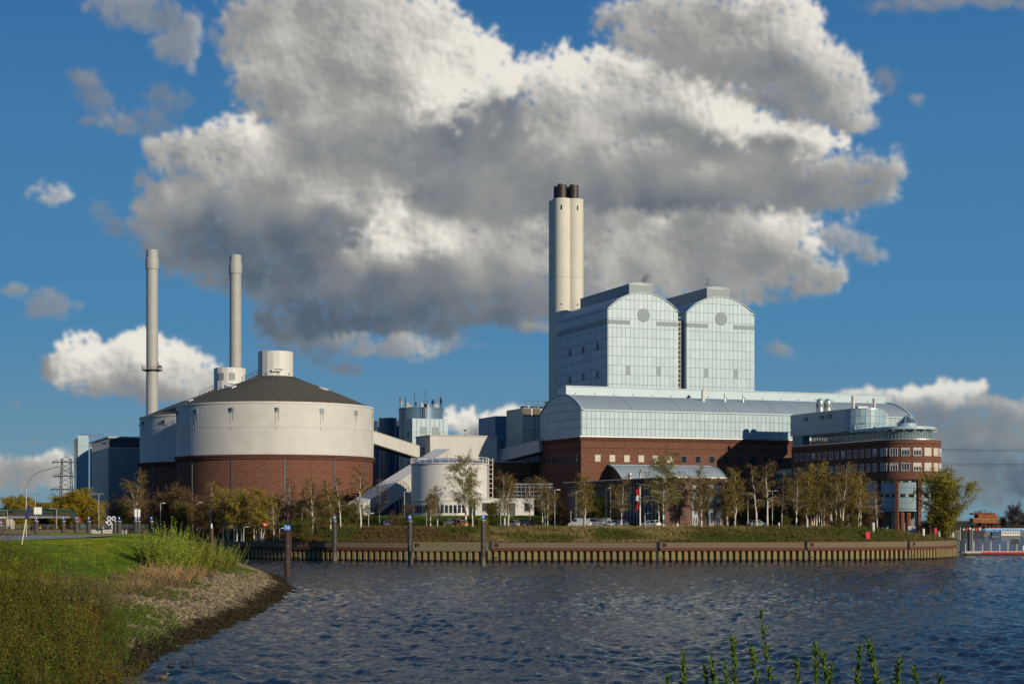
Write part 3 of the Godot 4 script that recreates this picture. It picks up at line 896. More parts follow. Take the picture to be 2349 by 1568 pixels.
func hall() -> void:
	var g := 6.3
	var L := 92.4
	var D := 26.4
	var t := thing("turbine_hall", "long barrel roofed turbine hall, pale blue cladding above a brick base with square windows", "power station hall", plant(0, 0, g), YAW)
	var b := mb(g)
	b.span(Vector3(0, 4, -D), Vector3(L, 28.0, 0))
	put("brick_wall", b, M.brick, t)
	var c := mb(g)
	c.span(Vector3(-0.25, 27.2, -D - 0.2), Vector3(L + 0.2, 27.55, 0.25))
	c.span(Vector3(-0.4, 27.55, -D - 0.3), Vector3(L + 0.3, 28.1, 0.4))
	c.span(Vector3(-0.12, 25.4, -D), Vector3(L + 0.1, 25.6, 0.12))
	put("cornice", c, M.brick_trim, t)
	var s := mb(g)
	s.span(Vector3(-0.45, 28.1, -D - 0.35), Vector3(L + 0.35, 28.25, 0.45))
	put("coping", s, M.zinc, t)
	# clad upper storey
	var u := mb(g)
	var e := 34.5
	var rise := 4.3
	u.t = Transform3D(Basis(Vector3(0, 0, -1), Vector3.UP, Vector3(1, 0, 0)), Vector3(0, -g, 0))
	u.prism(arch_poly(D, 28.2, e, rise), 0.15, L - 0.15)
	put("clad_storey", u, M.clad_joint, t)
	panels(t, "panel", Vector3(0.15, 0, 0.02), Vector3(1, 0, 0), Vector3(0, 0, 1), L - 0.3, 76, [28.3, 30.2, 32.4, 34.5], g, 0.08)
	var top := func(q): return arc(q, D, e, rise)
	panels(t, "gable_panel", Vector3(0.13, 0, -D), Vector3(0, 0, 1), Vector3(-1, 0, 0), D, 13, [28.3, 30.4, 32.5, 34.6, 36.7, 38.9], g, 0.1, [], top)
	var v := mb(g)
	v.t = u.t
	vault(v, D + 0.8, e + 0.05, rise, 0.4, L - 0.4, 0.12, -0.4, 40)
	put("barrel_roof", v, M.vault, t)
	var v2 := mb(g)
	v2.t = u.t
	vault(v2, D + 0.9, e + 0.08, rise, -0.1, 0.4, 0.34, -0.45, 40)
	put("roof_edge", v2, M.clad_trim, t)
	var v3 := mb(g)
	v3.t = u.t
	vault(v3, D + 0.9, e + 0.08, rise, L - 0.4, L + 0.1, 0.34, -0.45, 40)
	put("roof_edge", v3, M.clad_trim, t)
	var gutter := mb(g)
	gutter.span(Vector3(0.4, 34.35, 0.1), Vector3(L - 0.4, 34.62, 0.5))
	put("gutter", gutter, M.clad_trim, t)
	# seams of the roof sheets
	for k in range(1, 7):
		var sm := mb(g)
		sm.t = u.t
		vault(sm, D + 0.84, e + 0.07, rise, L * k / 7.0 - 0.05, L * k / 7.0 + 0.05, 0.13, -0.42, 30, 0.0, 0.5)
		put("roof_seam", sm, M.seam, t)
	# the long box along the crown
	var bx_ := mb(g)
	bx_.span(Vector3(0.6, 38.2, -D * 0.5 - 3.4), Vector3(L - 0.6, 40.9, -D * 0.5 + 2.4))
	put("crown_box", bx_, M.clad_trim, t)
	var lid := mb(g)
	lid.span(Vector3(0.4, 40.9, -D * 0.5 - 3.6), Vector3(L - 0.4, 41.1, -D * 0.5 + 2.6))
	put("crown_box_lid", lid, M.clad_c, t)
	for k in 18:
		var dm := mb(g)
		dm.cyl(Vector3(3.0 + k * 5.2, 39.2, -D * 0.5 + 2.3), Vector3(3.0 + k * 5.2, 39.2, -D * 0.5 + 2.52), 0.14, 0.14, 8)
		put("drain_spout", dm, M.steel_dark, t)
	# windows in the brick: six with pale shutters, the rest glazed
	for k in 16:
		var x := 4.3 + k * 3.83
		var o := Vector3(x, 23.0 - g, 0.03)
		if k < 6:
			var fr := piece("shuttered_window", bx(Vector3(1.6, 1.75, 0.1)), M.frame_dark, t, o)
			piece("shutter", bx(Vector3(1.4, 1.6, 0.06)), M.blind, fr, Vector3(0, 0, 0.06))
		else:
			window(t, o, 1.6, 1.75, 0.0, M.frame_dark, M.glass, 1)
	for k in 8:
		window(t, Vector3(-0.04, 23.0 - g, -2.6 - k * 3.0), 1.3, 1.75, -PI / 2, M.frame_dark, M.glass, 1)
	# exhaust pipes standing on the roof
	for spec in [[1612, 935, 917, 0.42, true], [1662, 938, 922, 0.2, false], [1704, 940, 924, 0.2, false]]:
		var r := rx(spec[0], 6.0)
		var p := mb(g)
		var y0 := arc(6.0, D, e, rise)
		var tall := 2.6 if spec[4] else 2.3
		p.cyl(Vector3(r, y0 - 0.3, -6.0), Vector3(r, y0 + 0.9, -6.0), spec[3] * 1.5, spec[3], 10)
		p.cyl(Vector3(r, y0 + 0.9, -6.0), Vector3(r, y0 + tall, -6.0), spec[3], spec[3], 10)
		if spec[4]:
			p.cyl(Vector3(r - 0.05, y0 + tall - 0.05, -6.0), Vector3(r + 0.5, y0 + tall + 0.55, -6.0), spec[3], spec[3], 10)
		var pm := put("exhaust_pipe", p, M.white_flat if spec[4] else M.zinc, t)
	# brick bay and lean-to with a curved roof in front of the hall
	var a := thing("curved_roof_annex", "brick annex with a quarter barrel metal roof in front of the turbine hall", "annex", plant(7.2, 0, g), YAW)
	var aw := 27.5
	var ad := 8.0
	var am := mb(g)
	am.t = Transform3D(Basis(Vector3(0, 0, 1), Vector3.UP, Vector3(-1, 0, 0)), Vector3(aw, -g, 0))
	am.prism(quarter(ad, 4.0, 17.6, 21.2, 0.0), 0.3, aw - 0.3)
	put("wall", am, M.brick_pale, a)
	var ar := mb(g)
	ar.t = am.t
	ar.prism(quarter_shell(ad + 0.6, 17.3, 21.2, 0.25), 0.0, aw)
	put("curved_roof", ar, M.vault, a)
	for z in [-0.25, aw]:
		var ae := mb(g)
		ae.t = am.t
		ae.prism(quarter_shell(ad + 0.7, 17.3, 21.24, 0.38), z, z + 0.25)
		put("roof_edge", ae, M.clad_trim, a)
	var sil := mb(g)
	sil.span(Vector3(-0.2, 21.15, -0.3), Vector3(aw + 0.2, 21.5, 0.3))
	put("flashing", sil, M.clad_trim, a)
	# link bridge to the round-ended office
	var br := thing("link_bridge", "glazed link bridge with a curved roof between the turbine hall and the round ended office", "link bridge", plant(rx(1795, 0), 0, 16.0), YAW)
	var bm := mb(16.0)
	bm.span(Vector3(-2.0, 16.0, 0.1), Vector3(2.0, 16.7, 11.0))
	bm.span(Vector3(-2.0, 19.4, 0.1), Vector3(2.0, 19.8, 11.0))
	put("floor_slab", bm, M.clad_b, br)
	var bv := mb(16.0)
	bv.t.origin.x = -2.2
	vault(bv, 4.4, 19.8, 0.9, 0.1, 11.0, 0.15)
	bv.prism(arch_poly(4.4, 19.7, 19.8, 0.85), 0.2, 10.9)
	put("curved_roof", bv, M.clad_b, br)
	var pn := mb(16.0)
	pn.span(Vector3(-1.95, 16.7, 0.1), Vector3(-1.9, 19.4, 11.0))
	pn.span(Vector3(1.9, 16.7, 0.1), Vector3(1.95, 19.4, 11.0))
	put("glazing", pn, M.pane, br)
	var fm := mb(16.0)
	for k in 6:
		for sx in [-1.97, 1.97]:
			fm.span(Vector3(sx - 0.06, 16.7, 0.2 + k * 2.1), Vector3(sx + 0.06, 19.4, 0.34 + k * 2.1))
	put("mullions", fm, M.frame_dark, br)
func rx(px: float, b: float) -> float:
	var k := (px - 1174.0) / F
	return (k * (417.0 + 0.9354 * b) - 16.5 + 0.3535 * b) / (0.9354 - 0.3535 * k)
func quarter(depth: float, y0: float, ye: float, yt: float, x0: float) -> PackedVector2Array:
	var p := PackedVector2Array([Vector2(x0, y0), Vector2(x0 + depth, y0)])
	for i in 13:
		var q := 1.0 - i / 12.0
		p.append(Vector2(x0 + depth * q, lerpf(yt, ye, q) + 3.2 * q * (1.0 - q)))
	return p
func quarter_shell(depth: float, ye: float, yt: float, th: float) -> PackedVector2Array:
	var p := PackedVector2Array()
	for i in 17:
		var q := 1.0 - i / 16.0
		p.append(Vector2(depth * q, lerpf(yt, ye, q) + 3.2 * q * (1.0 - q) + th))
	for i in 17:
		var q := i / 16.0
		p.append(Vector2(depth * q, lerpf(yt, ye, q) + 3.2 * q * (1.0 - q)))
	return p
func towers() -> void:
	var rises := 4.6
	var e := 62.4
	var ys := []
	for k in 16:
		ys.append(33.5 + k * 2.43)
	for spec in [[rx(1394.0, 27.5), 19.9, 34.5, "left boiler house tower with a barrel roof and a shaded side wall"], [rx(1574.0, 27.5), 20.0, 34.5, "right boiler house tower with a barrel roof and round louvre, beside the dark glazed slot"]]:
		var W: float = spec[1]
		var D: float = spec[2]
		var first: bool = spec[3].begins_with("left")
		var t := thing("boiler_house", spec[3], "boiler house", plant(spec[0], 27.5, 6.0), YAW, "barrel roofed boiler houses")
		var b := mb(6.0)
		b.prism(arch_poly(W, 6.0, e, rises, 0, 28), -D, 0)
		put("wall", b, M.clad_joint, t)
		var top := func(u): return arc(u, W, e, rises)
		var skip := []
		for i in [4, 11]:
			skip.append(Vector2i(i, 5))
		for i in [0, 1, 2, 3, 4, 11, 12, 13, 14, 15]:
			pass
		panels(t, "panel", Vector3(0, 0, 0.0), Vector3.RIGHT, Vector3(0, 0, 1), W, 16, ys, 6.0, 0.075, skip, top)
		for i in [4, 11]:
			piece("louvre", bx(Vector3(1.2, 2.38, 0.12)), M.louvre, t, Vector3(W / 16.0 * (i + 0.5), 33.5 + 5.5 * 2.43 - 6.0, 0.03))
		# grey louvre bands and the round louvre
		for sx in [0, 1]:
			var lb := mb(6.0)
			var x0: float = 0.0 if sx == 0 else W * 11.0 / 16.0
			for q in 5:
				lb.span(Vector3(x0, 58.75 + q * 0.21, 0.10), Vector3(x0 + W * 5.0 / 16.0, 58.75 + q * 0.21 + 0.15, 0.22))
			lb.span(Vector3(x0, 58.7, 0.05), Vector3(x0 + W * 5.0 / 16.0, 59.8, 0.16))
			put("louvre_band", lb, M.louvre, t)
		var ring := mb(6.0)
		ring.t = Transform3D(Basis(Vector3.RIGHT, Vector3(0, 0, 1), Vector3(0, -1, 0)), Vector3(W * 0.505, 61.3 - 6.0, 0.1))
		ring.lathe(PackedVector2Array([Vector2(1.62, 0.0), Vector2(1.74, 0.0), Vector2(1.74, 0.13), Vector2(1.62, 0.13), Vector2(1.62, 0.0)]), 32)
		put("ring", ring, M.seam, t)
		var disc := mb(6.0)
		disc.t = ring.t
		disc.cyl(Vector3.ZERO, Vector3(0, 0.1, 0), 1.64, 1.64, 32)
		disc.t = Transform3D.IDENTITY
		disc.t.origin = Vector3(W * 0.505, 61.3 - 6.0, 0.0)
		for q in 13:
			var yy := -1.5 + q * 0.25
			var hw := sqrt(maxf(0.0, 1.6 * 1.6 - yy * yy))
			disc.box(Vector3(0, yy, 0.22), Vector3(hw * 2.0, 0.08, 0.06))
		put("round_louvre", disc, M.louvre, t)
		# side walls
		var sk := []
		var ys2 := []
		for k in 13:
			ys2.append(e - 31.6 + k * 2.43)
		ys2.append(e + 0.05)
		if first:
			for i in [2, 4, 6]:
				pass
			panels(t, "side_panel", Vector3(0, 0, -D), Vector3(0, 0, 1), Vector3(-1, 0, 0), D, 10, ys2, 6.0, 0.1, sk)
			for j in [2, 5]:
				for i in 3:
					var z := -D + 9.2 + i * 9.4
					var wm := piece("side_window", bx(Vector3(1.25, 1.9, 0.1)), M.frame_dark, t, Vector3(-0.16, [46.2, 53.4][int(j == 5)] - 6.0, z), -PI / 2)
					piece("louvre_blade", bx(Vector3(1.0, 1.6, 0.05)), M.louvre_dark, wm, Vector3(0, 0, 0.05))
			var lb := mb(6.0)
			lb.span(Vector3(-0.22, 58.7, -D), Vector3(-0.1, 59.9, 0.0))
			put("louvre_band", lb, M.louvre, t)
		else:
			var sh := mb(6.0)
			sh.span(Vector3(-0.12, 6.0, -D + 0.05), Vector3(-0.02, e, -0.05))
			put("side_cladding", sh, M.clad_b, t)
		var rs := mb(6.0)
		rs.span(Vector3(W + 0.02, 6.0, -D + 0.05), Vector3(W + 0.12, e, -0.05))
		rs.span(Vector3(0.05, 6.0, -D - 0.12), Vector3(W - 0.05, e, -D - 0.02))
		put("rear_cladding", rs, M.clad_a, t)
		var v := mb(6.0)
		vault(v, W + 0.5, e + 0.02, rises, -D - 0.2, 0.0, 0.14, -0.25, 28)
		put("barrel_roof", v, M.vault, t)
		var ed := mb(6.0)
		vault(ed, W + 0.5, e + 0.03, rises, 0.0, 0.3, 0.16, -0.25, 28)
		put("roof_edge", ed, M.clad_trim, t)
		# ridge ventilator
		var rw := 6.6
		var x1 := W * 0.5 - rw * 0.5 - 0.1
		var rv := mb(6.0)
		rv.t.origin.x = x1
		rv.prism(arch_poly(rw, e + 3.6, e + 6.9, 0.42), -D + 0.8, -1.2)
		put("ridge_ventilator", rv, M.grey_clad, t)
		var rl := mb(6.0)
		rl.t.origin.x = x1
		for q in 13:
			rl.span(Vector3(0.1, e + 4.1 + q * 0.22, -1.2), Vector3(rw - 0.1, e + 4.24 + q * 0.22, -1.12))
		put("ventilator_louvre", rl, M.louvre, t)
		var re := mb(6.0)
		re.t.origin.x = x1
		vault(re, rw + 0.2, e + 6.92, 0.42, -D + 0.7, -1.0, 0.14, -0.1, 10)
		put("ventilator_roof", re, M.clad_trim, t)
	# dark glazed stair slot between the towers
	var r0 := rx(1394.0, 27.5) + 19.9
	var r1 := rx(1574.0, 27.5)
	var s := thing("glazed_slot", "tall dark glazed strip between the two boiler house towers", "glazing", plant(r0, 29.0, 6.0), YAW)
	var gw := r1 - r0
	var gm := mb(6.0)
	gm.span(Vector3(0.2, 6.0, -20.0), Vector3(gw - 0.2, 60.5, -0.1))
	put("glass_wall", gm, M.frame_dark, s)
	for j in 22:
		for i in 2:
			piece("pane", bx(Vector3(0.66, 1.06, 0.05)), M.tinted, s, Vector3(0.45 + i * 0.76, 33.3 + j * 1.22 - 6.0 + 0.6, -0.03))
	var gf := mb(6.0)
	for j in 24:
		gf.span(Vector3(0.05, 33.28 + j * 1.22 - 0.09, -0.02), Vector3(1.6, 33.28 + j * 1.22 + 0.03, 0.07))
	gf.span(Vector3(0.79, 33, -0.02), Vector3(0.87, 60.5, 0.06))
	put("frame_grid", gf, M.frame, s)
func tall_stacks() -> void:
	var d := 496.0
	var t := thing("quadruple_chimney", "tall chimney of four clustered pale concrete flues with dark steel tops", "chimney", Vector3(gx(1298, d), 6.0, -d), 0.27)
	var top := hy(460, d)
	var k := 0
	for sx in [-1, 1]:
		for sz in [-1, 1]:
			k += 1
			var o := Vector3(sx * 1.78, 0, sz * 1.78)
			var m := mb(6.0)
			m.cyl(o + Vector3(0, 5, 0), o + Vector3(0, top, 0), 2.72, 2.68, 40)
			var sh := put("concrete_flue", m, M.concrete, t)
			var c := mb(6.0)
			c.cyl(o + Vector3(0, top, 0), o + Vector3(0, hy(426, d), 0), 1.32, 1.3, 28, false)
			c.cyl(o + Vector3(0, top + 0.1, 0), o + Vector3(0, hy(429, d), 0), 1.1, 1.1, 28, true)
			put("steel_top", c, M.stack_dark, t)
			var cc := mb(6.0)
			cc.lathe(PackedVector2Array([Vector2(1.33, hy(427.5, d)), Vector2(1.38, hy(426, d)), Vector2(1.2, hy(426, d))]), 28, o)
			put("lip", cc, M.zinc, t)
			if sz > 0 or sx > 0:
				for f in [[0.0, hy(482, d), 1.3], [0.0, hy(702, d), 0.35]]:
					var ang := deg_to_rad(-20.0 if sx < 0 else 5.0)
					var sm := mb(6.0)
					var p := o + Vector3(sin(ang), 0, cos(ang)) * 2.66
					sm.box(p + Vector3(0, f[1], 0), Vector3(0.42, f[2] * 1.05, 0.16), Basis(Vector3.UP, ang))
					put("slot_opening", sm, M.black, t)
			var seam := mb(6.0)
			seam.lathe(PackedVector2Array([Vector2(2.69, hy(640, d)), Vector2(2.715, hy(640, d) + 0.02), Vector2(2.715, hy(640, d) + 0.1), Vector2(2.69, hy(640, d) + 0.12)]), 40, o)
			put("casting_seam", seam, M.white_seam, t)
	var core := mb(6.0)
	core.span(Vector3(-1.9, 5, -1.9), Vector3(1.9, top - 0.3, 1.9))
	put("core", core, M.concrete, t)
	# two slim steel chimneys over the coal stores
	for s in [[349.0, 573.0, 525.0, 842.0, "slim grey steel chimney with a dark railed platform low on its shaft"], [540.0, 585.0, 535.0, 0.0, "slim grey steel chimney rising behind the rear coal store's roof drum"]]:
		var dd: float = s[2]
		var c := thing("steel_chimney", s[4], "chimney", Vector3(gx(s[0], dd), 6.0, -dd), 0.0, "pair of slim steel chimneys")
		var h := hy(s[1], dd)
		var r := 13.2 / F * dd
		var m := mb(6.0)
		m.cyl(Vector3(0, 5, 0), Vector3(0, h - 5.6, 0), r * 1.04, r, 32)
		put("shaft", m, M.stack, c)
		var cl := mb(6.0)
		cl.lathe(PackedVector2Array([Vector2(r * 0.98, h - 5.9), Vector2(r * 1.14, h - 5.7), Vector2(r * 1.14, h - 2.6), Vector2(r * 1.02, h - 2.4), Vector2(r * 1.02, h - 0.4), Vector2(r * 0.96, h), Vector2(r * 0.8, h), Vector2(r * 0.8, h - 3)]), 32)
		put("collar", cl, M.stack, c)
		for y in [713.0, 796.0, 850.0, 911.0, 1003.0]:
			var yy: float = 0.0
			var ring := mb(6.0)
			yy = h - (y - 590.0) / F * dd * 0.62 - 6.0
			ring.lathe(PackedVector2Array([Vector2(r * 1.0, yy), Vector2(r * 1.05, yy + 0.03), Vector2(r * 1.05, yy + 0.2), Vector2(r * 1.0, yy + 0.23)]), 32)
			put("flange", ring, M.white_seam, c)
		var yp: float = hy(848.0, dd) if s[3] > 0 else hy(842.0, dd)
		var pl := mb(6.0)
		if s[3] > 0:
			pl.lathe(PackedVector2Array([Vector2(r, yp - 0.5), Vector2(r + 1.2, yp - 0.15), Vector2(r + 1.35, yp), Vector2(r, yp)]), 24)
			rail(pl, r + 1.3, yp, 1.15, 20)
			pl.beam(Vector3(r + 0.3, yp, 0.9), Vector3(r + 0.3, yp + 2.3, 0.9), 0.12, 0.12)
			pl.beam(Vector3(-r - 1.1, yp, 0.5), Vector3(-r - 1.3, yp + 1.9, 0.5), 0.1, 0.1)
			pl.box(Vector3(r + 0.7, yp + 1.0, 0.6), Vector3(0.6, 0.7, 0.5))
			put("railed_platform", pl, M.steel_dark, c)
func rail(m: MB, r: float, y: float, h: float, n: int, a0 := 0.0, a1 := TAU, o := Vector3.ZERO, th := 0.05) -> void:
	for i in n:
		var p := lerpf(a0, a1, float(i) / n)
		var q := lerpf(a0, a1, float(i + 1) / n)
		var a := o + Vector3(sin(p) * r, y, cos(p) * r)
		var b := o + Vector3(sin(q) * r, y, cos(q) * r)
		m.beam(a, a + Vector3(0, h, 0), th, th)
		m.beam(a + Vector3(0, h, 0), b + Vector3(0, h, 0), th, th)
		m.beam(a + Vector3(0, h * 0.5, 0), b + Vector3(0, h * 0.5, 0), th, th)
func storage_tanks() -> void:
	for s in [[632.0, 425.0, "big round coal store in front: white drum, brick base, dark conical roof"], [527.0, 471.0, "second round coal store half hidden behind the big one, its walls in blue shade"]]:
		var d: float = s[1]
		var R := 23.8
		var c := Vector3(gx(s[0], d), 6.0, -d)
		var t := thing("coal_store", s[2], "storage building", c, 0.0, "round coal stores")
		var m := mb(6.0)
		m.lathe(PackedVector2Array([Vector2(R - 0.15, 4), Vector2(R - 0.15, 23.0)]), 72)
		put("brick_base", m, M.brick, t)
		var bt := mb(6.0)
		bt.lathe(PackedVector2Array([Vector2(R - 0.15, 22.2), Vector2(R + 0.2, 22.25), Vector2(R + 0.2, 22.75), Vector2(R + 0.5, 22.8), Vector2(R + 0.5, 23.2), Vector2(R, 23.3)]), 72)
		put("brick_cornice", bt, M.brick_trim, t)
		for k in 12:
			var ang := TAU * k / 12.0 + 0.22
			var jm := mb(6.0)
			jm.box(Vector3(sin(ang) * (R - 0.12), 14.4, cos(ang) * (R - 0.12)), Vector3(0.35, 15.6, 0.2), Basis(Vector3.UP, ang))
			put("movement_joint", jm, M.frame_dark, t)
		for k in 2:
			var w := mb(6.0)
			var y0 := 23.3 if k == 0 else 29.6
			var y1 := 29.52 if k == 0 else 35.2
			w.lathe(PackedVector2Array([Vector2(R, y0), Vector2(R, y1)]), 120)
			put("drum_cladding", w, M.white, t)
		# standing seams of the cladding
		var sm := mb(6.0)
		for k in 150:
			var ang := TAU * k / 150.0
			sm.box(Vector3(sin(ang) * (R - 0.002), 29.2, cos(ang) * (R - 0.002)), Vector3(0.08, 11.8, 0.022), Basis(Vector3.UP, ang))
		kind(put("standing_seams", sm, M.white, t), "stuff")
		var jn := mb(6.0)
		jn.lathe(PackedVector2Array([Vector2(R - 0.05, 29.5), Vector2(R - 0.05, 29.62)]), 100)
		put("cladding_joint", jn, M.white_seam, t)
		var rim := mb(6.0)
		rim.lathe(PackedVector2Array([Vector2(R - 0.1, 35.0), Vector2(R + 0.18, 35.05), Vector2(R + 0.18, 35.45), Vector2(R - 0.5, 35.5)]), 100)
		put("rim", rim, M.white_flat, t)
		var roof := mb(6.0)
		var prof := PackedVector2Array()
		for k in 9:
			var q := k / 8.0
			prof.append(Vector2(lerpf(R - 0.3, 4.2, q), lerpf(35.4, 42.9, q) + sin(q * PI) * 0.35 + 0.5 * maxf(0, q - 0.8)))
		roof.lathe(prof, 36, Vector3.ZERO, 0, TAU, true)
		put("conical_roof", roof, M.tar_roof, t)
		for k in 36:
			var ang := TAU * k / 36.0
			var rb := mb(6.0)
			var u := Vector3(sin(ang), 0, cos(ang))
			rb.beam(u * (R - 0.4) + Vector3(0, 35.48, 0), u * 14.0 + Vector3(0, 39.32, 0), 0.14, 0.1)
			rb.beam(u * 14.0 + Vector3(0, 39.32, 0), u * 4.4 + Vector3(0, 42.98, 0), 0.14, 0.1)
			put("roof_seam", rb, M.stack_dark, t)
		var cup := mb(6.0)
		cup.lathe(PackedVector2Array([Vector2(4.25, 42.6), Vector2(4.25, 49.0), Vector2(3.9, 49.1), Vector2(0.0, 49.3)]), 18, Vector3.ZERO, 0, TAU, true)
		put("roof_drum", cup, M.white_flat, t)
		for k in 9:
			var ang := TAU * k / 9.0 + 0.3
			var nt := mb(6.0)
			nt.box(Vector3(sin(ang) * 4.26, 43.5, cos(ang) * 4.26), Vector3(0.35, 0.5, 0.1), Basis(Vector3.UP, ang))
			if s[0] < 600 and k % 2 == 0:
				nt.box(Vector3(sin(ang) * 4.24, 46.6, cos(ang) * 4.24), Vector3(1.5, 1.9, 0.12), Basis(Vector3.UP, ang))
			put("vent_grille", nt, M.louvre, t)
		# gable hatch boxes and access stair on the roof
		var hd := mb(6.0)
		hd.box(Vector3(0.8, 44.2, 4.4), Vector3(2.1, 0.5, 0.8))
		hd.box(Vector3(1.5, 44.6, 4.6), Vector3(2.3, 0.1, 0.8))
		put("hatch_cover", hd, M.white_flat, t)
		for ang in [-0.75, 1.15]:
			var sk := mb(6.0)
			var u := Vector3(sin(ang), 0, cos(ang))
			sk.box(u * 13.5 + Vector3(0, 39.75, 0), Vector3(2.2, 0.35, 1.4), Basis(Vector3.UP, ang) * Basis(Vector3.RIGHT, 0.36))
			put("skylight", sk, M.white_flat, t)
		var st := mb(6.0)
		for k in 5:
			var p := Vector3(-4.4 - k * 0.85, 43.1 - k * 0.36, 0.9)
			st.box(p, Vector3(0.9, 0.3, 1.0))
			st.beam(p + Vector3(0, 0, 0.5), p + Vector3(0, 1.3, 0.5), 0.08, 0.08)
			st.beam(p + Vector3(-0.4, 1.1, 0.5), p + Vector3(0.45, 1.45, 0.5), 0.08, 0.08)
			st.beam(p + Vector3(-0.4, 0.6, 0.5), p + Vector3(0.45, 0.95, 0.5), 0.08, 0.08)
		put("roof_stair", st, M.steel_dark, t)
		# square vents below the rim, each with its run of dirt
		for k in 14:
			var ang := TAU * k / 14.0 + (-0.30 if s[0] > 600 else -0.62)
			var u := Vector3(sin(ang), 0, cos(ang))
			var vt := mb(6.0)
			vt.box(u * (R + 0.02) + Vector3(0, 33.5, 0), Vector3(1.05, 1.15, 0.25), Basis(Vector3.UP, ang))
			var vo := put("vent", vt, M.louvre, t)
			var vh := mb(6.0)
			vh.box(u * (R + 0.1) + Vector3(-0.25, 33.65, 0), Vector3(0.5, 0.7, 0.2), Basis(Vector3.UP, ang))
			put("vent_opening", vh, M.black, t)
			var run := mb(6.0)
			run.box(u * (R + 0.012) + Vector3(0, 31.7, 0) + u.cross(Vector3.UP) * 0.35, Vector3(0.14, 2.6, 0.06), Basis(Vector3.UP, ang))
			run.box(u * (R + 0.012) + Vector3(0, 32.1, 0) - u.cross(Vector3.UP) * 0.3, Vector3(0.2, 1.8, 0.06), Basis(Vector3.UP, ang))
			run.box(u * (R + 0.01) + Vector3(0, 29.3, 0) + u.cross(Vector3.UP) * 0.3, Vector3(0.12, 0.8, 0.06), Basis(Vector3.UP, ang))
			put("dirt_run", run, M.stain, t)
		if s[0] > 600:
			# brick archway at the foot on the right
			var am := mb(6.0)
			am.t = Transform3D(Basis(Vector3.UP, 1.2), Vector3(sin(1.2) * (R - 0.2), -6.0, cos(1.2) * (R - 0.2)))
			am.prism(arch_poly(3.6, 6.0, 10.6, 1.79, -1.8), -0.4, 0.12)
			put("archway", am, M.black, t)
func works() -> void:
	# white transfer tower of the coal conveyors
	var g := 8.0
	var t := thing("transfer_tower", "white corrugated box tower where the coal conveyors meet, behind the round white tank", "conveyor tower", plant(-26.6, 34.6, g), YAW)
	var m := mb(g)
	m.span(Vector3(0, 5, -12), Vector3(17.9, 29.4, 0))
	put("wall", m, M.white, t)
	var sm := mb(g)
	for k in 60:
		sm.span(Vector3(k * 0.3, 8, -0.01), Vector3(k * 0.3 + 0.12, 29.3, 0.05))
	for k in 40:
		sm.span(Vector3(-0.05, 8, -k * 0.3 - 0.12), Vector3(0.01, 29.3, -k * 0.3))
	kind(put("ribs", sm, M.white, t), "stuff")
	var rf := mb(g)
	rf.span(Vector3(-0.2, 29.4, -12.2), Vector3(18.1, 29.7, 0.2))
	put("roof_edge", rf, M.white_seam, t)
	for k in 5:
		var lt := mb(g)
		lt.span(Vector3(2.5 + k * 3.3, 29.7, -0.5), Vector3(2.8 + k * 3.3, 30.0, -0.2))
		put("roof_hook", lt, M.steel_dark, t)
	gallery("coal_conveyor", "white covered conveyor sloping from the big coal store to the white transfer tower", at(838, 1000, 428), at(966, 1041, 446), 3.0, 2.9, true)
	gallery("coal_conveyor", "long white covered conveyor climbing from the grass beside the coal store to the transfer tower", at(815, 1176, 398), at(1018, 1047, 436), 4.2, 4.0, false)
	gallery("coal_conveyor", "grey white conveyor gallery climbing from the transfer tower to the turbine hall gable", at(1128, 1052, 452), at(1246, 1022, 440), 3.2, 2.9, false)
	# lower brick wing with small windows below that gallery
	var w := thing("brick_wing", "dark brick wing with a row of small windows, in shade left of the turbine hall", "brick building", plant(-11, 30, 6.3), YAW)
	var wm := mb(6.3)
	wm.span(Vector3(0, 4, -5.5), Vector3(12.5, 22.8, 0))
	put("wall", wm, M.brick, w)
	var wc := mb(6.3)
	wc.span(Vector3(-0.2, 22.8, -5.6), Vector3(12.5, 23.1, 0.2))
	put("coping", wc, M.zinc, w)
	for k in 8:
		window(w, Vector3(1.2 + k * 1.45, 19.2 - 6.3, 0.03), 0.85, 1.3, 0.0, M.frame_dark)
	for k in 3:
		var pm := mb(6.3)
		pm.cyl(Vector3(0.2, 15.2 - k * 1.1, 0.5), Vector3(12.4, 16.6 - k * 1.3, 0.5), 0.22, 0.22, 8)
		put("pipe", pm, M.zinc, w)
	# the low flat shed roof in front of the blue block, with a steaming pipe
	var vs := thing("vent_shed", "low pale roofed shed with a steaming pipe, in front of the blue clad block", "shed", plant(-2, 58, 6.3), YAW)
	var sv := mb(6.3)
	sv.span(Vector3(-4, 4, -16), Vector3(12, 26.6, 0))
	put("wall", sv, M.grey_clad, vs)
	var svr := mb(6.3)
	svr.span(Vector3(-4.3, 26.6, -16.3), Vector3(12.3, 27.0, 0.3))
	put("roof", svr, M.white, vs)
	var vp := mb(6.3)
	vp.cyl(Vector3(4.2, 26.5, -2), Vector3(4.2, 29.2, -2), 0.3, 0.3, 10)
	put("vent_pipe", vp, M.steel_dark, vs)
	# blue clad block
	var b := thing("blue_block", "dark blue clad block with a lighter left wall and a roof ladder cage", "plant building", plant(16.5, 104, 6.3), YAW)
	var bm := mb(6.3)
	bm.span(Vector3(0, 4, -15), Vector3(18, 39.2, 0))
	put("wall", bm, M.blue_dark, b)
	for i in 5:
		for j in 6:
			piece("side_panel", bx(Vector3(2.92, 5.0, 0.1)), M.blue_clad, b, Vector3(-0.06, 11.2 + j * 5.1 - 6.3, -1.5 - i * 3.0), -PI / 2)
	for i in 5:
		for j in 6:
			piece("panel", bx(Vector3(3.5, 5.0, 0.1)), M.blue_clad, b, Vector3(1.8 + i * 3.6, 11.2 + j * 5.1 - 6.3, 0.06))
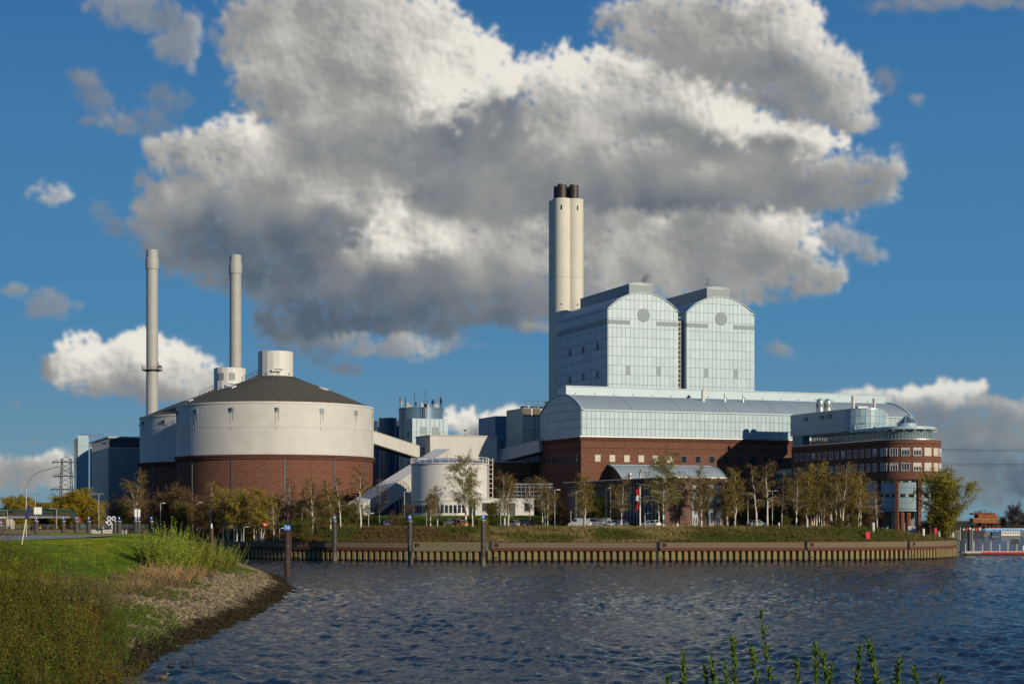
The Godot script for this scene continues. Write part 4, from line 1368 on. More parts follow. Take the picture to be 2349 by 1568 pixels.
	var bc := mb(6.3)
	for sx in [0.0, 1.3, 2.6]:
		bc.beam(Vector3(12 + sx, 39.2, -3), Vector3(12 + sx, 42.2, -3), 0.12, 0.12)
		bc.beam(Vector3(12 + sx, 39.2, -4.5), Vector3(12 + sx, 42.2, -4.5), 0.12, 0.12)
	for y in [40.6, 42.2]:
		bc.beam(Vector3(12, y, -3), Vector3(14.6, y, -3), 0.12, 0.12)
	put("ladder_cage", bc, M.steel_dark, b)
	# concrete filter block with four dark vents on top
	var c := thing("filter_block", "pale concrete block topped by dark vents and railings, beside the tall chimney", "plant building", plant(-1.0, 36.2, 6.3), YAW)
	var cm := mb(6.3)
	cm.span(Vector3(0, 4, -12), Vector3(10.5, 37.1, 0))
	put("wall", cm, M.pale_concrete, c)
	var cj := mb(6.3)
	for x in [0.02, 3.2, 6.4, 9.4]:
		cj.span(Vector3(x, 6, -0.02), Vector3(x + 0.1, 37.0, 0.05))
	cj.span(Vector3(0, 31.4, -0.02), Vector3(10.5, 31.5, 0.04))
	put("panel_joint", cj, M.frame_dark, c)
	for k in 4:
		var vm := mb(6.3)
		vm.span(Vector3(0.3 + k * 2.6, 35.2, 0.02), Vector3(2.2 + k * 2.6, 37.0, 0.3))
		vm.cyl(Vector3(1.25 + k * 2.6, 37.1, -2.2), Vector3(1.25 + k * 2.6, 37.7, -2.2), 1.0, 0.9, 14)
		put("roof_vent", vm, M.stack_dark, c)
	var cr := mb(6.3)
	for k in 6:
		cr.beam(Vector3(0.8 + k * 1.8, 37.1, -0.5), Vector3(0.8 + k * 1.8, 39.0, -0.5), 0.09, 0.09)
	cr.beam(Vector3(0.8, 39.0, -0.5), Vector3(9.8, 39.0, -0.5), 0.09, 0.09)
	cr.beam(Vector3(0.8, 38.1, -0.5), Vector3(9.8, 38.1, -0.5), 0.09, 0.09)
	cr.span(Vector3(7.2, 38.6, -2.5), Vector3(10.0, 39.0, -1.0))
	put("railing", cr, M.steel_dark, c)
	# silos
	for s in [[965.0, 476.0, 937.0, 50.5, "tall light blue round silo with aerials on its flat roof"], [889.0, 487.0, 959.0, 20.0, "narrow dark blue silo, the middle one left of the tall round silo"], [866.0, 500.0, 965.0, 17.0, "dark blue silo peeping out from behind the big coal store"], [914.0, 494.0, 964.0, 16.0, "dark blue silo squeezed against the tall round silo"]]:
		var d: float = s[1]
		var o := thing("silo", s[4], "silo", Vector3(gx(s[0], d), 6, -d), 0.0, "blue silos")
		var sl := mb(6)
		var R: float = s[3] / F * d
		var top := hy(s[2], d)
		sl.cyl(Vector3(0, 4, 0), Vector3(0, top, 0), R, R, 40)
		put("shell", sl, M.blue_dark if R < 4 else M.blue_clad, o)
		var sr := mb(6)
		sr.lathe(PackedVector2Array([Vector2(R, top - 0.25), Vector2(R + 0.12, top - 0.2), Vector2(R + 0.12, top + 0.12), Vector2(R - 0.4, top + 0.14)]), 40)
		put("rim", sr, M.blue_clad, o)
		if R > 4:
			var lc := mb(6)
			for sx in [-0.4, 0.4]:
				lc.beam(Vector3(1.6 + sx, 30, R + 0.5), Vector3(1.6 + sx, top + 1.8, R + 0.5), 0.1, 0.1)
				lc.beam(Vector3(1.6 + sx, 30, R + 1.2), Vector3(1.6 + sx, top + 1.4, R + 1.2), 0.1, 0.1)
			for k in 20:
				lc.beam(Vector3(1.2, 30.4 + k * 0.65, R + 0.5), Vector3(2.0, 30.4 + k * 0.65, R + 0.5), 0.08, 0.08)
				lc.beam(Vector3(1.2, 30.4 + k * 0.65, R + 1.2), Vector3(2.0, 30.4 + k * 0.65, R + 1.2), 0.08, 0.08)
			put("caged_ladder", lc, M.steel_dark, o)
			for a in [[-5.6, 1.0, 3.4, 0.16], [-5.2, 2.0, 2.0, 0.3], [-4.2, 0.5, 3.2, 0.15], [-3.6, 1.5, 1.6, 0.45], [-1.7, 0.0, 4.2, 0.1], [-1.3, 0.5, 2.0, 0.25], [0.2, 0.5, 1.8, 0.35], [3.1, 0.0, 2.6, 0.22], [3.6, 0.5, 2.6, 0.22], [5.4, 0.0, 3.4, 0.25], [5.7, 0.5, 2.6, 0.22]]:
				var an := mb(6)
				an.cyl(Vector3(a[0], top, a[1]), Vector3(a[0], top + a[2], a[1]), 0.09, 0.07, 6)
				an.cyl(Vector3(a[0], top + a[2] * 0.5, a[1]), Vector3(a[0], top + a[2] * 0.95, a[1]), a[3], a[3], 6)
				put("aerial", an, M.steel_dark if a[3] < 0.3 else M.pale_concrete, o)
			for a in [[-3.2, 1.4], [0.9, 1.6], [1.6, 1.5], [4.3, 1.2]]:
				put("equipment_cabinet", boxm(Vector3(a[0], top + 0.6 - 6, 1.0), Vector3(a[1], 1.2, 1.2)), M.pale_concrete, o)
	var sb := thing("silo_block", "pale blue clad lift block with two grey louvres, in front of the tall round silo", "plant building", plant(-24.3, 57.3, 6), YAW)
	var sbm := mb(6)
	sbm.span(Vector3(0, 4, -7), Vector3(10, 35.1, 0))
	put("wall", sbm, M.blue_clad, sb)
	panels(sb, "panel", Vector3(0, 0, 0), Vector3.RIGHT, Vector3(0, 0, 1), 10.0, 8, [16.0, 20.0, 24.0, 28.0, 31.5, 35.0], 6.0, 0.1)
	for x in [3.2, 6.6]:
		put("louvre", boxm(Vector3(x, 31.9 - 6, 0.16), Vector3(2.0, 2.0, 0.1)), M.louvre, sb)
	for y in [31.0, 27.0, 23.0, 19.0]:
		put("side_window", boxm(Vector3(-0.05, y - 6, -3.6), Vector3(0.1, 1.7, 1.3)), M.frame_dark, sb)
	# round white oil tank with railing, dome and stair tower
	var gt := 9.0
	var od := 392.0
	var ot := thing("oil_tank", "round white steel tank with a shallow dome and roof railing", "storage tank", Vector3(gx(1031, od), gt, -od))
	var R := 8.6
	var tm := mb(gt)
	tm.lathe(PackedVector2Array([Vector2(R, 7), Vector2(R, 20.5)]), 72)
	put("shell", tm, M.white_flat, ot)
	var dm := mb(gt)
	var prof := PackedVector2Array([Vector2(R, 20.5), Vector2(R + 0.25, 20.52), Vector2(R + 0.25, 20.75), Vector2(R - 0.1, 20.8)])
	put("rim", _l(dm, prof, 72), M.white, ot)
	var dome := PackedVector2Array()
	for k in 9:
		dome.append(Vector2((R - 0.1) * cos(k / 8.0 * PI * 0.5), 20.7 + 1.35 * sin(k / 8.0 * PI * 0.5)))
	put("dome", _l(mb(gt), dome, 48), M.zinc, ot)
	var rr := mb(gt)
	rail(rr, R + 0.1, 20.8, 1.25, 30, 0, TAU, Vector3.ZERO, 0.09)
	rr.cyl(Vector3(-0.3, 21.9, 0), Vector3(-0.3, 22.8, 0), 0.15, 0.15, 8)
	put("railing", rr, M.white_flat, ot)
	var ls := mb(gt)
	for sx in [0.0, 0.9]:
		for sz in [-0.6, 0.6]:
			ls.beam(Vector3(R + 0.2 + sx, 7, 0.8 + sz), Vector3(R + 0.2 + sx, 22.0, 0.8 + sz), 0.13, 0.13)
	for k in 13:
		ls.beam(Vector3(R + 0.2, 9.0 + k * 1.05, 1.4), Vector3(R + 1.1, 9.0 + k * 1.05, 1.4), 0.1, 0.1)
	put("ladder_tower", ls, M.white_flat, ot)
	for k in 16:
		var ang := -1.25 + k * 0.11
		var wn := mb(gt)
		wn.box(Vector3(sin(ang) * R, 10.6, cos(ang) * R), Vector3(0.62, 1.7, 0.2), Basis(Vector3.UP, ang))
		put("window", wn, M.glass, ot)
	var pl := mb(gt)
	pl.lathe(PackedVector2Array([Vector2(R + 0.02, 12.3), Vector2(R + 0.18, 12.32), Vector2(R + 0.18, 12.6), Vector2(R, 12.65)]), 72)
	put("band", pl, M.white, ot)
	# low white building in front of the pipe rack
	var ld := 383.0
	var lw := thing("low_white_building", "low white flat roofed building with three dark openings, right of the round white tank", "building", Vector3(gx(1090, ld), 8.9, -ld), 0.08)
	var lm := mb(8.9)
	lm.span(Vector3(0, 6, -7), Vector3(12.9, 12.7, 0))
	put("wall", lm, M.white_flat, lw)
	var lr := mb(8.9)
	lr.span(Vector3(-0.1, 12.7, -7.1), Vector3(13.0, 12.95, 0.1))
	put("roof_edge", lr, M.white, lw)
	for o in [[1.5, 4.45, 10.1, 11.9, M.steel_dark], [7.0, 8.8, 9.2, 11.9, M.stack_dark], [10.8, 12.1, 10.1, 11.9, M.glass]]:
		var wf := put("opening", boxm(Vector3((o[0] + o[1]) / 2, (o[2] + o[3]) / 2 - 8.9, 0.0), Vector3(o[1] - o[0], o[3] - o[2], 0.06)), o[4], lw)
		var fr := mb(8.9)
		fr.span(Vector3(o[0] - 0.1, o[3], 0), Vector3(o[1] + 0.1, o[3] + 0.12, 0.25))
		fr.span(Vector3(o[0] - 0.1, o[2] - 0.12, 0), Vector3(o[1] + 0.1, o[2], 0.2))
		put("surround", fr, M.white, lw)
	put("shutter_slats", _slats(9.2 - 8.9, 10), M.louvre_dark, lw)
	# pipe rack
	var pr := thing("pipe_rack", "rack of silvery pipes on thin posts between the low white building and the dark office", "pipe rack", at(1186, 1175, 402))
	var pr0 := mb()
	for k in 9:
		pr0.beam(Vector3(k * 0.95, 0, 0), Vector3(k * 0.95, 6.6, 0), 0.14, 0.14)
		pr0.beam(Vector3(k * 0.95, 6.5, 0), Vector3(k * 0.95, 6.5, -2.4), 0.14, 0.14)
	put("frame", pr0, M.steel, pr)
	for k in 5:
		var pp := mb()
		var y: float = [6.6, 5.9, 4.9, 4.0, 3.3][k]
		pp.cyl(Vector3(-1.5, y, -0.3 - 0.4 * k), Vector3(8.2, y, -0.3 - 0.4 * k), 0.2, 0.2, 8)
		put("pipe", pp, M.zinc, pr)
func _l(m: MB, p: PackedVector2Array, seg: int) -> MB:
	m.lathe(p, seg)
	return m
func _slats(y: float, n: int) -> MB:
	var m := mb()
	for k in n:
		m.span(Vector3(7.05, y + 0.1 + k * 0.26, 0.03), Vector3(8.75, y + 0.24 + k * 0.26, 0.09))
	return m
func boxm(o: Vector3, s: Vector3) -> MB:
	var m := mb()
	m.box(o, s)
	return m
func gallery(called: String, label: String, a: Vector3, b: Vector3, w: float, h: float, stay: bool) -> void:
	var t := thing(called, label, "conveyor", (a + b) * 0.5)
	var d := (b - a) * 0.5
	var m := mb()
	m.beam(-d, d, w, h)
	put("casing", m, M.white, t)
	var n := d.length() * 2.0 / 0.6
	var z := d.normalized()
	var x := Vector3.UP.cross(z).normalized()
	var y := z.cross(x)
	var r := mb()
	for k in int(n):
		r.box(-d + z * (k * 0.6 + 0.3), Vector3(w + 0.09, h - 0.1, 0.12), Basis(x, y, z))
	kind(put("ribs", r, M.white, t), "stuff")
	var e := mb()
	e.box(y * (h * 0.5 + 0.05), Vector3(w + 0.3, 0.14, d.length() * 2.0), Basis(x, y, z))
	put("roof_sheet", e, M.white_flat, t)
	var u := mb()
	u.box(-y * (h * 0.5 + 0.12), Vector3(w * 0.9, 0.24, d.length() * 2.0), Basis(x, y, z))
	if stay:
		for k in 3:
			u.beam(d * (0.55 + 0.15 * k) - y * (h * 0.5 + 0.2), d * 0.97 - y * (h * 0.5 + 1.2), 0.12, 0.12)
	else:
		for k in 4:
			var p := -d + d * (0.5 + k * 0.45)
			u.beam(p - y * h * 0.5, Vector3(p.x, 6.5 - t.position.y, p.z), 0.35, 0.35)
	put("underframe", u, M.steel_dark, t)

func low_office() -> void:
	var g := 6.6
	var t := thing("low_office", "three storey brick office with blue spandrel panels, its long side in shade behind the birches", "office building", Vector3(30.6, g, -352), YAW)
	var W := 13.7
	var D := 52.0
	var top := 16.7
	var m := mb(g)
	m.span(Vector3(0.35, 4, -D), Vector3(W, top - 0.6, -0.0))
	put("wall", m, M.brick_pale, t)
	var c := mb(g)
	c.span(Vector3(-0.1, top - 1.35, -D - 0.1), Vector3(W + 0.12, top - 0.5, 0.12))
	c.span(Vector3(-0.3, top - 0.5, -D - 0.3), Vector3(W + 0.3, top, 0.3))
	put("parapet", c, M.brick_pale, t)
	var cp := mb(g)
	cp.span(Vector3(-0.4, top, -D - 0.4), Vector3(W + 0.4, top + 0.14, 0.4))
	put("coping", cp, M.zinc, t)
	# long side: brick piers, glazed bays with spandrels
	for zone in [[-50.5, -39.0, 7], [-21.0, -1.5, 11]]:
		var n: int = zone[2]
		var step: float = (zone[1] - zone[0]) / n
		for k in n + 1:
			var z: float = zone[0] + k * step
			var p := mb(g)
			p.span(Vector3(0.0, 6, z - 0.22), Vector3(0.4, top - 1.3, z + 0.22))
			put("brick_pier", p, M.brick_pale, t)
		for k in n:
			var z: float = zone[0] + (k + 0.5) * step
			for f in 3:
				var y := 7.0 + f * 3.0
				window(t, Vector3(0.31, y + 2.1 - 1.0 - g + 0.2, z), step - 0.5, 1.7, -PI / 2, M.frame, M.glass_blue, 2, 0.35 if (k * 3 + f) % 4 == 0 else 0.0)
				if f < 2:
					piece("spandrel", bx(Vector3(step - 0.48, 1.15, 0.12)), M.clad_b, t, Vector3(0.30, y + 2.73 - g, z), -PI / 2)
	for k in 4:
		window(t, Vector3(0.31, 14.0 - g, -37.0 + k * 1.3), 0.7, 1.5, -PI / 2, M.frame_dark)
	var en := mb(g)
	en.span(Vector3(0.2, 6.5, -32.0), Vector3(0.5, 14.6, -27.6))
	put("entrance_glazing", en, M.glass_blue, t)
	var ef := mb(g)
	for k in 5:
		ef.span(Vector3(0.1, 6.5, -32.0 + k * 1.05), Vector3(0.3, 14.6, -31.9 + k * 1.05))
		ef.span(Vector3(0.12, 7.0 + k * 1.8, -32.0), Vector3(0.28, 7.1 + k * 1.8, -27.6))
	put("entrance_frame", ef, M.frame_dark, t)
	# end wall: tall window strips with blue spandrels
	for x in [7.0, 10.5, 12.3]:
		for f in 3:
			var y := 7.3 + f * 3.0
			window(t, Vector3(x, y + 0.65 - g, 0.05), 1.2, 1.6, 0.0, M.frame, M.glass_blue, 2, 0.0)
			piece("spandrel", bx(Vector3(1.2, 1.25, 0.1)), M.clad_a, t, Vector3(x, y + 2.1 - g, 0.04))
	var fl := mb(g)
	fl.cyl(Vector3(9, top, -36), Vector3(9, top + 1.9, -36), 0.5, 0.5, 14)
	put("roof_flue", fl, M.zinc, t)
	var sh := mb(g)
	sh.cyl(Vector3(9.6, top, -32), Vector3(9.6, top + 1.6, -32), 0.22, 0.22, 8)
	sh.cyl(Vector3(9.6, top + 1.5, -32), Vector3(10.1, top + 2.4, -32), 0.3, 0.45, 10)
	put("roof_cowl", sh, M.steel, t)

func round_office() -> void:
	var g := 4.5
	var t := thing("round_ended_office", "brick office with a rounded end on stilts, glazed top storey and pale blue penthouse", "office building", Vector3(gx(2012, 388), g, -388), YAW)
	var L := 38.0
	var R := 7.5
	var o := Vector3(R, 0, 0)
	var stad := func(r: float, inset: float, back: float) -> PackedVector2Array:
		var p := PackedVector2Array([Vector2(R - r, back), Vector2(R - r, 0)])
		for i in range(1, 33):
			var q := -PI / 2 + PI * i / 32.0
			p.append(Vector2(R + sin(q) * r, -cos(q) * r))
		p.append(Vector2(R + r, back))
		return p
	# plan shapes are drawn in x and depth, then stood up
	var lay := func(m: MB, r: float, back: float, y0: float, y1: float) -> void:
		m.t = Transform3D(Basis(Vector3.RIGHT, Vector3(0, 0, 1), Vector3(0, -1, 0)), Vector3(0, y0 - g, 0))
		var p := PackedVector2Array([Vector2(R - r, -back)])
		p.append(Vector2(R + r, -back))
		for i in 33:
			var q := PI / 2 - PI * i / 32.0
			p.append(Vector2(R + sin(q) * r, cos(q) * r))
		m.prism(p, -(y1 - y0), 0.0)
	var m := mb()
	lay.call(m, R, L, 17.2, 25.8)
	put("brick_storeys", m, M.brick, t)
	var cp := mb()
	lay.call(cp, R + 0.2, L + 0.2, 25.8, 26.05)
	put("coping", cp, M.zinc, t)
	var ct := mb()
	lay.call(ct, R + 0.08, L + 0.05, 24.9, 25.1)
	lay.call(ct, R + 0.1, L + 0.05, 17.0, 17.3)
	put("brick_band", ct, M.brick_trim, t)
	var fl := mb()
	lay.call(fl, R - 0.55, L - 0.3, 10.4, 17.2)
	put("lower_storeys", fl, M.clad_joint, t)
	var so := mb()
	lay.call(so, R - 0.3, L - 0.2, 10.1, 10.4)
	put("soffit", so, M.clad_b, t)
	# windows of the two brick storeys
	for f in 2:
		var y := 23.15 - f * 3.3
		for k in 9:
			var a := deg_to_rad(-74.0 + 19.6 * k)
			var bl: float = [0.0, 0.0, 0.25, 0.3, 1.0, 0.95, 0.5, 0.0, 0.0][k] if f == 0 else [0.0, 0.3, 0.0, 0.5, 1.0, 1.0, 0.9, 0.0, 0.0][k]
			window(t, o + Vector3(sin(a) * (R + 0.0), y - g, cos(a) * (R + 0.0)), 1.85, 1.75, a, M.frame, M.glass, 3, bl)
		for k in 14:
			window(t, Vector3(-0.03, y - g, -1.0 - k * 2.66), 1.55, 1.75, -PI / 2, M.frame, M.glass, 2, 0.7 if (k + f) % 5 == 0 else 0.0)
	# piers and the blue panel storeys between them
	for k in 5:
		var a := deg_to_rad(-89.0 + 39.2 * k)
		var p := mb(g)
		p.box(o + Vector3(sin(a) * (R - 0.35), 10.7, cos(a) * (R - 0.35)), Vector3(0.75, 13.2, 0.75), Basis(Vector3.UP, a))
		put("brick_pier", p, M.brick, t)
	for k in 6:
		var p := mb(g)
		p.span(Vector3(-0.05, 4, -6.6 - k * 6.3), Vector3(0.7, 17.2, -5.9 - k * 6.3))
		put("brick_pier", p, M.brick, t)
	for f in 2:
		var y := 17.15 - f * 3.25
		for k in 36:
			var a := deg_to_rad(-86.0 + 4.9 * k)
			var u := o + Vector3(sin(a), 0, cos(a)) * (R - 0.5)
			piece("strip_pane", bx(Vector3(0.6, 0.62, 0.08)), M.glass if (k * 7 + f) % 3 else M.blind, t, u + Vector3(0, y - 0.36 - g, 0), a)
			for q in 2:
				piece("panel", bx(Vector3(0.58, 1.2, 0.1)), clad(k + q * 5), t, u + Vector3(0, y - 1.36 - q * 1.25 - g, 0), a)
		for k in 30:
			piece("strip_pane", bx(Vector3(1.15, 0.62, 0.08)), M.glass, t, Vector3(0.5, y - 0.36 - g, -0.8 - k * 1.25), -PI / 2)
			piece("panel", bx(Vector3(1.17, 2.4, 0.1)), clad(k), t, Vector3(0.5, y - 1.96 - g, -0.8 - k * 1.25), -PI / 2)
	# stilts
	for s in [[-62.0, 5.6, 0.45, "pale_concrete"], [-42.0, 6.4, 0.55, "brick"], [-30.0, 6.0, 0.6, "brick"], [-14.0, 6.6, 0.4, "pale_concrete"], [18.0, 6.4, 0.4, "brick"]]:
		var a := deg_to_rad(s[0])
		var p := mb(g)
		p.cyl(o + Vector3(sin(a) * s[1], 3.5, cos(a) * s[1]), o + Vector3(sin(a) * s[1], 10.2, cos(a) * s[1]), s[2], s[2], 14)
		put("stilt", p, M[s[3]], t)
	var core := mb(g)
	core.span(Vector3(4.5, 3.5, -22), Vector3(13.0, 10.2, -5))
	put("ground_floor_core", core, M.frame_dark, t)
	# glazed top storey under a flat canopy
	var gl := mb()
	lay.call(gl, R - 2.0, L - 6.0, 26.0, 28.2)
	put("top_glazing", gl, M.pane, t)
	var inn := mb()
	lay.call(inn, R - 4.6, L - 9.0, 26.0, 28.2)
	put("inner_wall", inn, M.interior, t)
	var mu := mb(g)
	for k in 24:
		var a := deg_to_rad(-90.0 + 7.8 * k)
		mu.box(o + Vector3(sin(a) * (R - 1.98), 27.1, cos(a) * (R - 1.98)), Vector3(0.08 if k % 2 else 0.14, 2.2, 0.12), Basis(Vector3.UP, a))
	for k in 30:
		mu.span(Vector3(1.95, 26.0, -k * 1.1 - 0.05), Vector3(2.1, 28.2, -k * 1.1 + 0.05 + (0.15 if k % 6 == 0 else 0.0)))
	mu.span(Vector3(1.93, 27.0, -33), Vector3(2.0, 27.08, 0))
	put("mullions", mu, M.seam, t)
	var ca := mb()
	lay.call(ca, R - 0.75, L - 5.0, 28.2, 28.45)
	lay.call(ca, R - 1.15, L - 5.0, 28.45, 28.85)
	put("canopy", ca, M.clad_trim, t)
	for k in 22:
		var bk := mb(g)
		if k < 14:
			bk.beam(Vector3(0.55, 28.0, -k * 2.2 - 1.0), Vector3(2.0, 27.95, -k * 2.2 - 1.0), 0.16, 0.26)
		else:
			var a := deg_to_rad(-80.0 + 21.0 * (k - 14))
			bk.beam(o + Vector3(sin(a) * (R - 0.8), 28.0, cos(a) * (R - 0.8)), o + Vector3(sin(a) * (R - 2.0), 27.95, cos(a) * (R - 2.0)), 0.16, 0.26)
		put("canopy_bracket", bk, M.white_flat, t)
	# clad penthouse with its own rounded, faceted end
	var pr := 5.1
	var po := Vector3(0.25 + pr, 0, -14.5)
	var pb := mb(g)
	pb.span(Vector3(0.25, 26.0, -L), Vector3(2.2, 28.3, -33.2))
	pb.span(Vector3(0.25, 28.3, -L), Vector3(0.25 + pr * 2, 33.5, -14.5))
	pb.t.origin = po + Vector3(0, -g, 0)
	pb.lathe(PackedVector2Array([Vector2(pr, 28.8), Vector2(pr, 33.5), Vector2(0.0, 33.52)]), 14, Vector3.ZERO, -PI / 2, PI / 2, true)
	put("penthouse_wall", pb, M.clad_joint, t)
	for i in 20:
		for j in 3:
			piece("penthouse_panel", bx(Vector3(1.16, 1.62, 0.1)), M.clad_b, t, Vector3(0.22, 29.3 + j * 1.7 - g, -15.1 - i * 1.22), -PI / 2)
	for i in 14:
		var a := -PI / 2 + PI * (i + 0.5) / 14
		for j in 3:
			piece("penthouse_panel", bx(Vector3(1.09, 1.62, 0.1)), clad(i + j), t, po + Vector3(sin(a) * (pr - 0.0), 29.3 + j * 1.7 - g, cos(a) * (pr - 0.0)), a)
	var pl := mb(g)
	pl.span(Vector3(0.1, 33.5, -L - 0.1), Vector3(pr * 2 + 0.4, 33.7, -14.5))
	pl.t.origin = po + Vector3(0, -g, 0)
	pl.lathe(PackedVector2Array([Vector2(pr - 1.0, 33.68), Vector2(pr + 0.14, 33.68), Vector2(pr + 0.14, 33.48)]), 28, Vector3.ZERO, -PI / 2, PI / 2)
	put("penthouse_roof_edge", pl, M.zinc, t)
	for z in [-31.5, -24.0, -20.6]:
		put("penthouse_louvre", boxm(Vector3(0.12, 32.3 - g, z), Vector3(0.12, 0.9, 1.8)), M.louvre_dark, t)
	# two domed silencers, flues and roof clutter
	for k in 2:
		var sx := 2.3 + k * 2.1
		var z := -28.5
		var s := mb(g)
		var pf := PackedVector2Array([Vector2(0.88, 33.4), Vector2(0.88, 36.3)])
		for q in 7:
			pf.append(Vector2(0.88 * cos(q / 6.0 * PI / 2), 36.3 + 0.8 * sin(q / 6.0 * PI / 2)))
		s.lathe(pf, 24, Vector3(sx, 0, z))
		var sil := put("domed_silencer", s, M.zinc, t)
		var bd := mb(g)
		bd.lathe(PackedVector2Array([Vector2(0.89, 34.9), Vector2(0.93, 34.92), Vector2(0.93, 35.8), Vector2(0.89, 35.82)]), 24, Vector3(sx, 0, z))
		put("band", bd, M.seam, sil)
	for f in [[3.0, -14.9, 0.36, 36.8], [7.2, -12.6, 0.3, 36.2]]:
		var s := mb(g)
		s.cyl(Vector3(f[0], 33.4, f[1]), Vector3(f[0], f[3], f[1]), f[2], f[2], 12)
		if f[2] < 0.4:
			s.cyl(Vector3(f[0], f[3] - 0.9, f[1]), Vector3(f[0], f[3], f[1]), 0.42, 0.42, 12)
		put("roof_flue", s, M.concrete, t)
	var cl := mb(g)
	cl.span(Vector3(2.0, 33.7, -12.5), Vector3(4.6, 34.2, -11.2))
	cl.span(Vector3(5.5, 33.7, -20), Vector3(6.5, 34.5, -18.5))
	put("roof_equipment", cl, M.white_flat, t)
	var pa := mb(g)
	pa.t.origin = Vector3(8.4, -g, -1.2)
	pa.lathe(PackedVector2Array([Vector2(2.2, 28.8), Vector2(2.2, 29.9)]), 20)
	put("lantern_drum", pa, M.clad_a, t)
	var py := mb(g)
	py.t.origin = pa.t.origin
	py.lathe(PackedVector2Array([Vector2(2.35, 29.9), Vector2(0.0, 32.0)]), 8, Vector3.ZERO, 0, TAU, true)
	put("glass_pyramid", py, M.glass_blue, t)
	var pf2 := mb(g)
	pf2.t.origin = pa.t.origin
	for k in 8:
		var a := TAU * k / 8
		pf2.beam(Vector3(sin(a) * 2.36, 29.93, cos(a) * 2.36), Vector3(0, 32.03, 0), 0.07, 0.07)
	put("pyramid_ribs", pf2, M.frame, t)
	var rl := mb(g)
	for k in 9:
		rl.beam(Vector3(1.2, 28.85, -k * 1.7 - 1.0), Vector3(1.2, 29.9, -k * 1.7 - 1.0), 0.06, 0.06)
	rl.beam(Vector3(1.2, 29.9, -15), Vector3(1.2, 29.9, -1), 0.06, 0.06)
	rl.beam(Vector3(1.2, 29.4, -15), Vector3(1.2, 29.4, -1), 0.06, 0.06)
	for k in 6:
		rl.beam(Vector3(0.9, 29.0 + k * 0.4, -15.2), Vector3(0.9, 29.0 + k * 0.4, -12.8), 0.07, 0.07)
	for k in 4:
		rl.beam(Vector3(0.9, 28.8, -15.2 + k * 0.8), Vector3(0.9, 31.2, -15.2 + k * 0.8), 0.07, 0.07)
	rl.beam(Vector3(5.0, 28.8, -4), Vector3(5.0, 32.2, -4), 0.1, 0.1)
	rl.beam(Vector3(4.6, 32.2, -4), Vector3(5.5, 31.8, -4), 0.1, 0.1)
	put("roof_railing", rl, M.steel, t)
	# a plain sign board by the stilts
	var sb := thing("info_board", "pale upright box cabinet beside a stilt of the round ended office", "cabinet", Vector3(gx(2090, 380), 4.4, -380))
	put("body", boxm(Vector3(0, 1.2, 0), Vector3(1.6, 2.4, 0.5)), M.white, sb)
	put("plinth", boxm(Vector3(0, 0.05, 0), Vector3(1.8, 0.3, 0.7)), M.pale_concrete, sb)

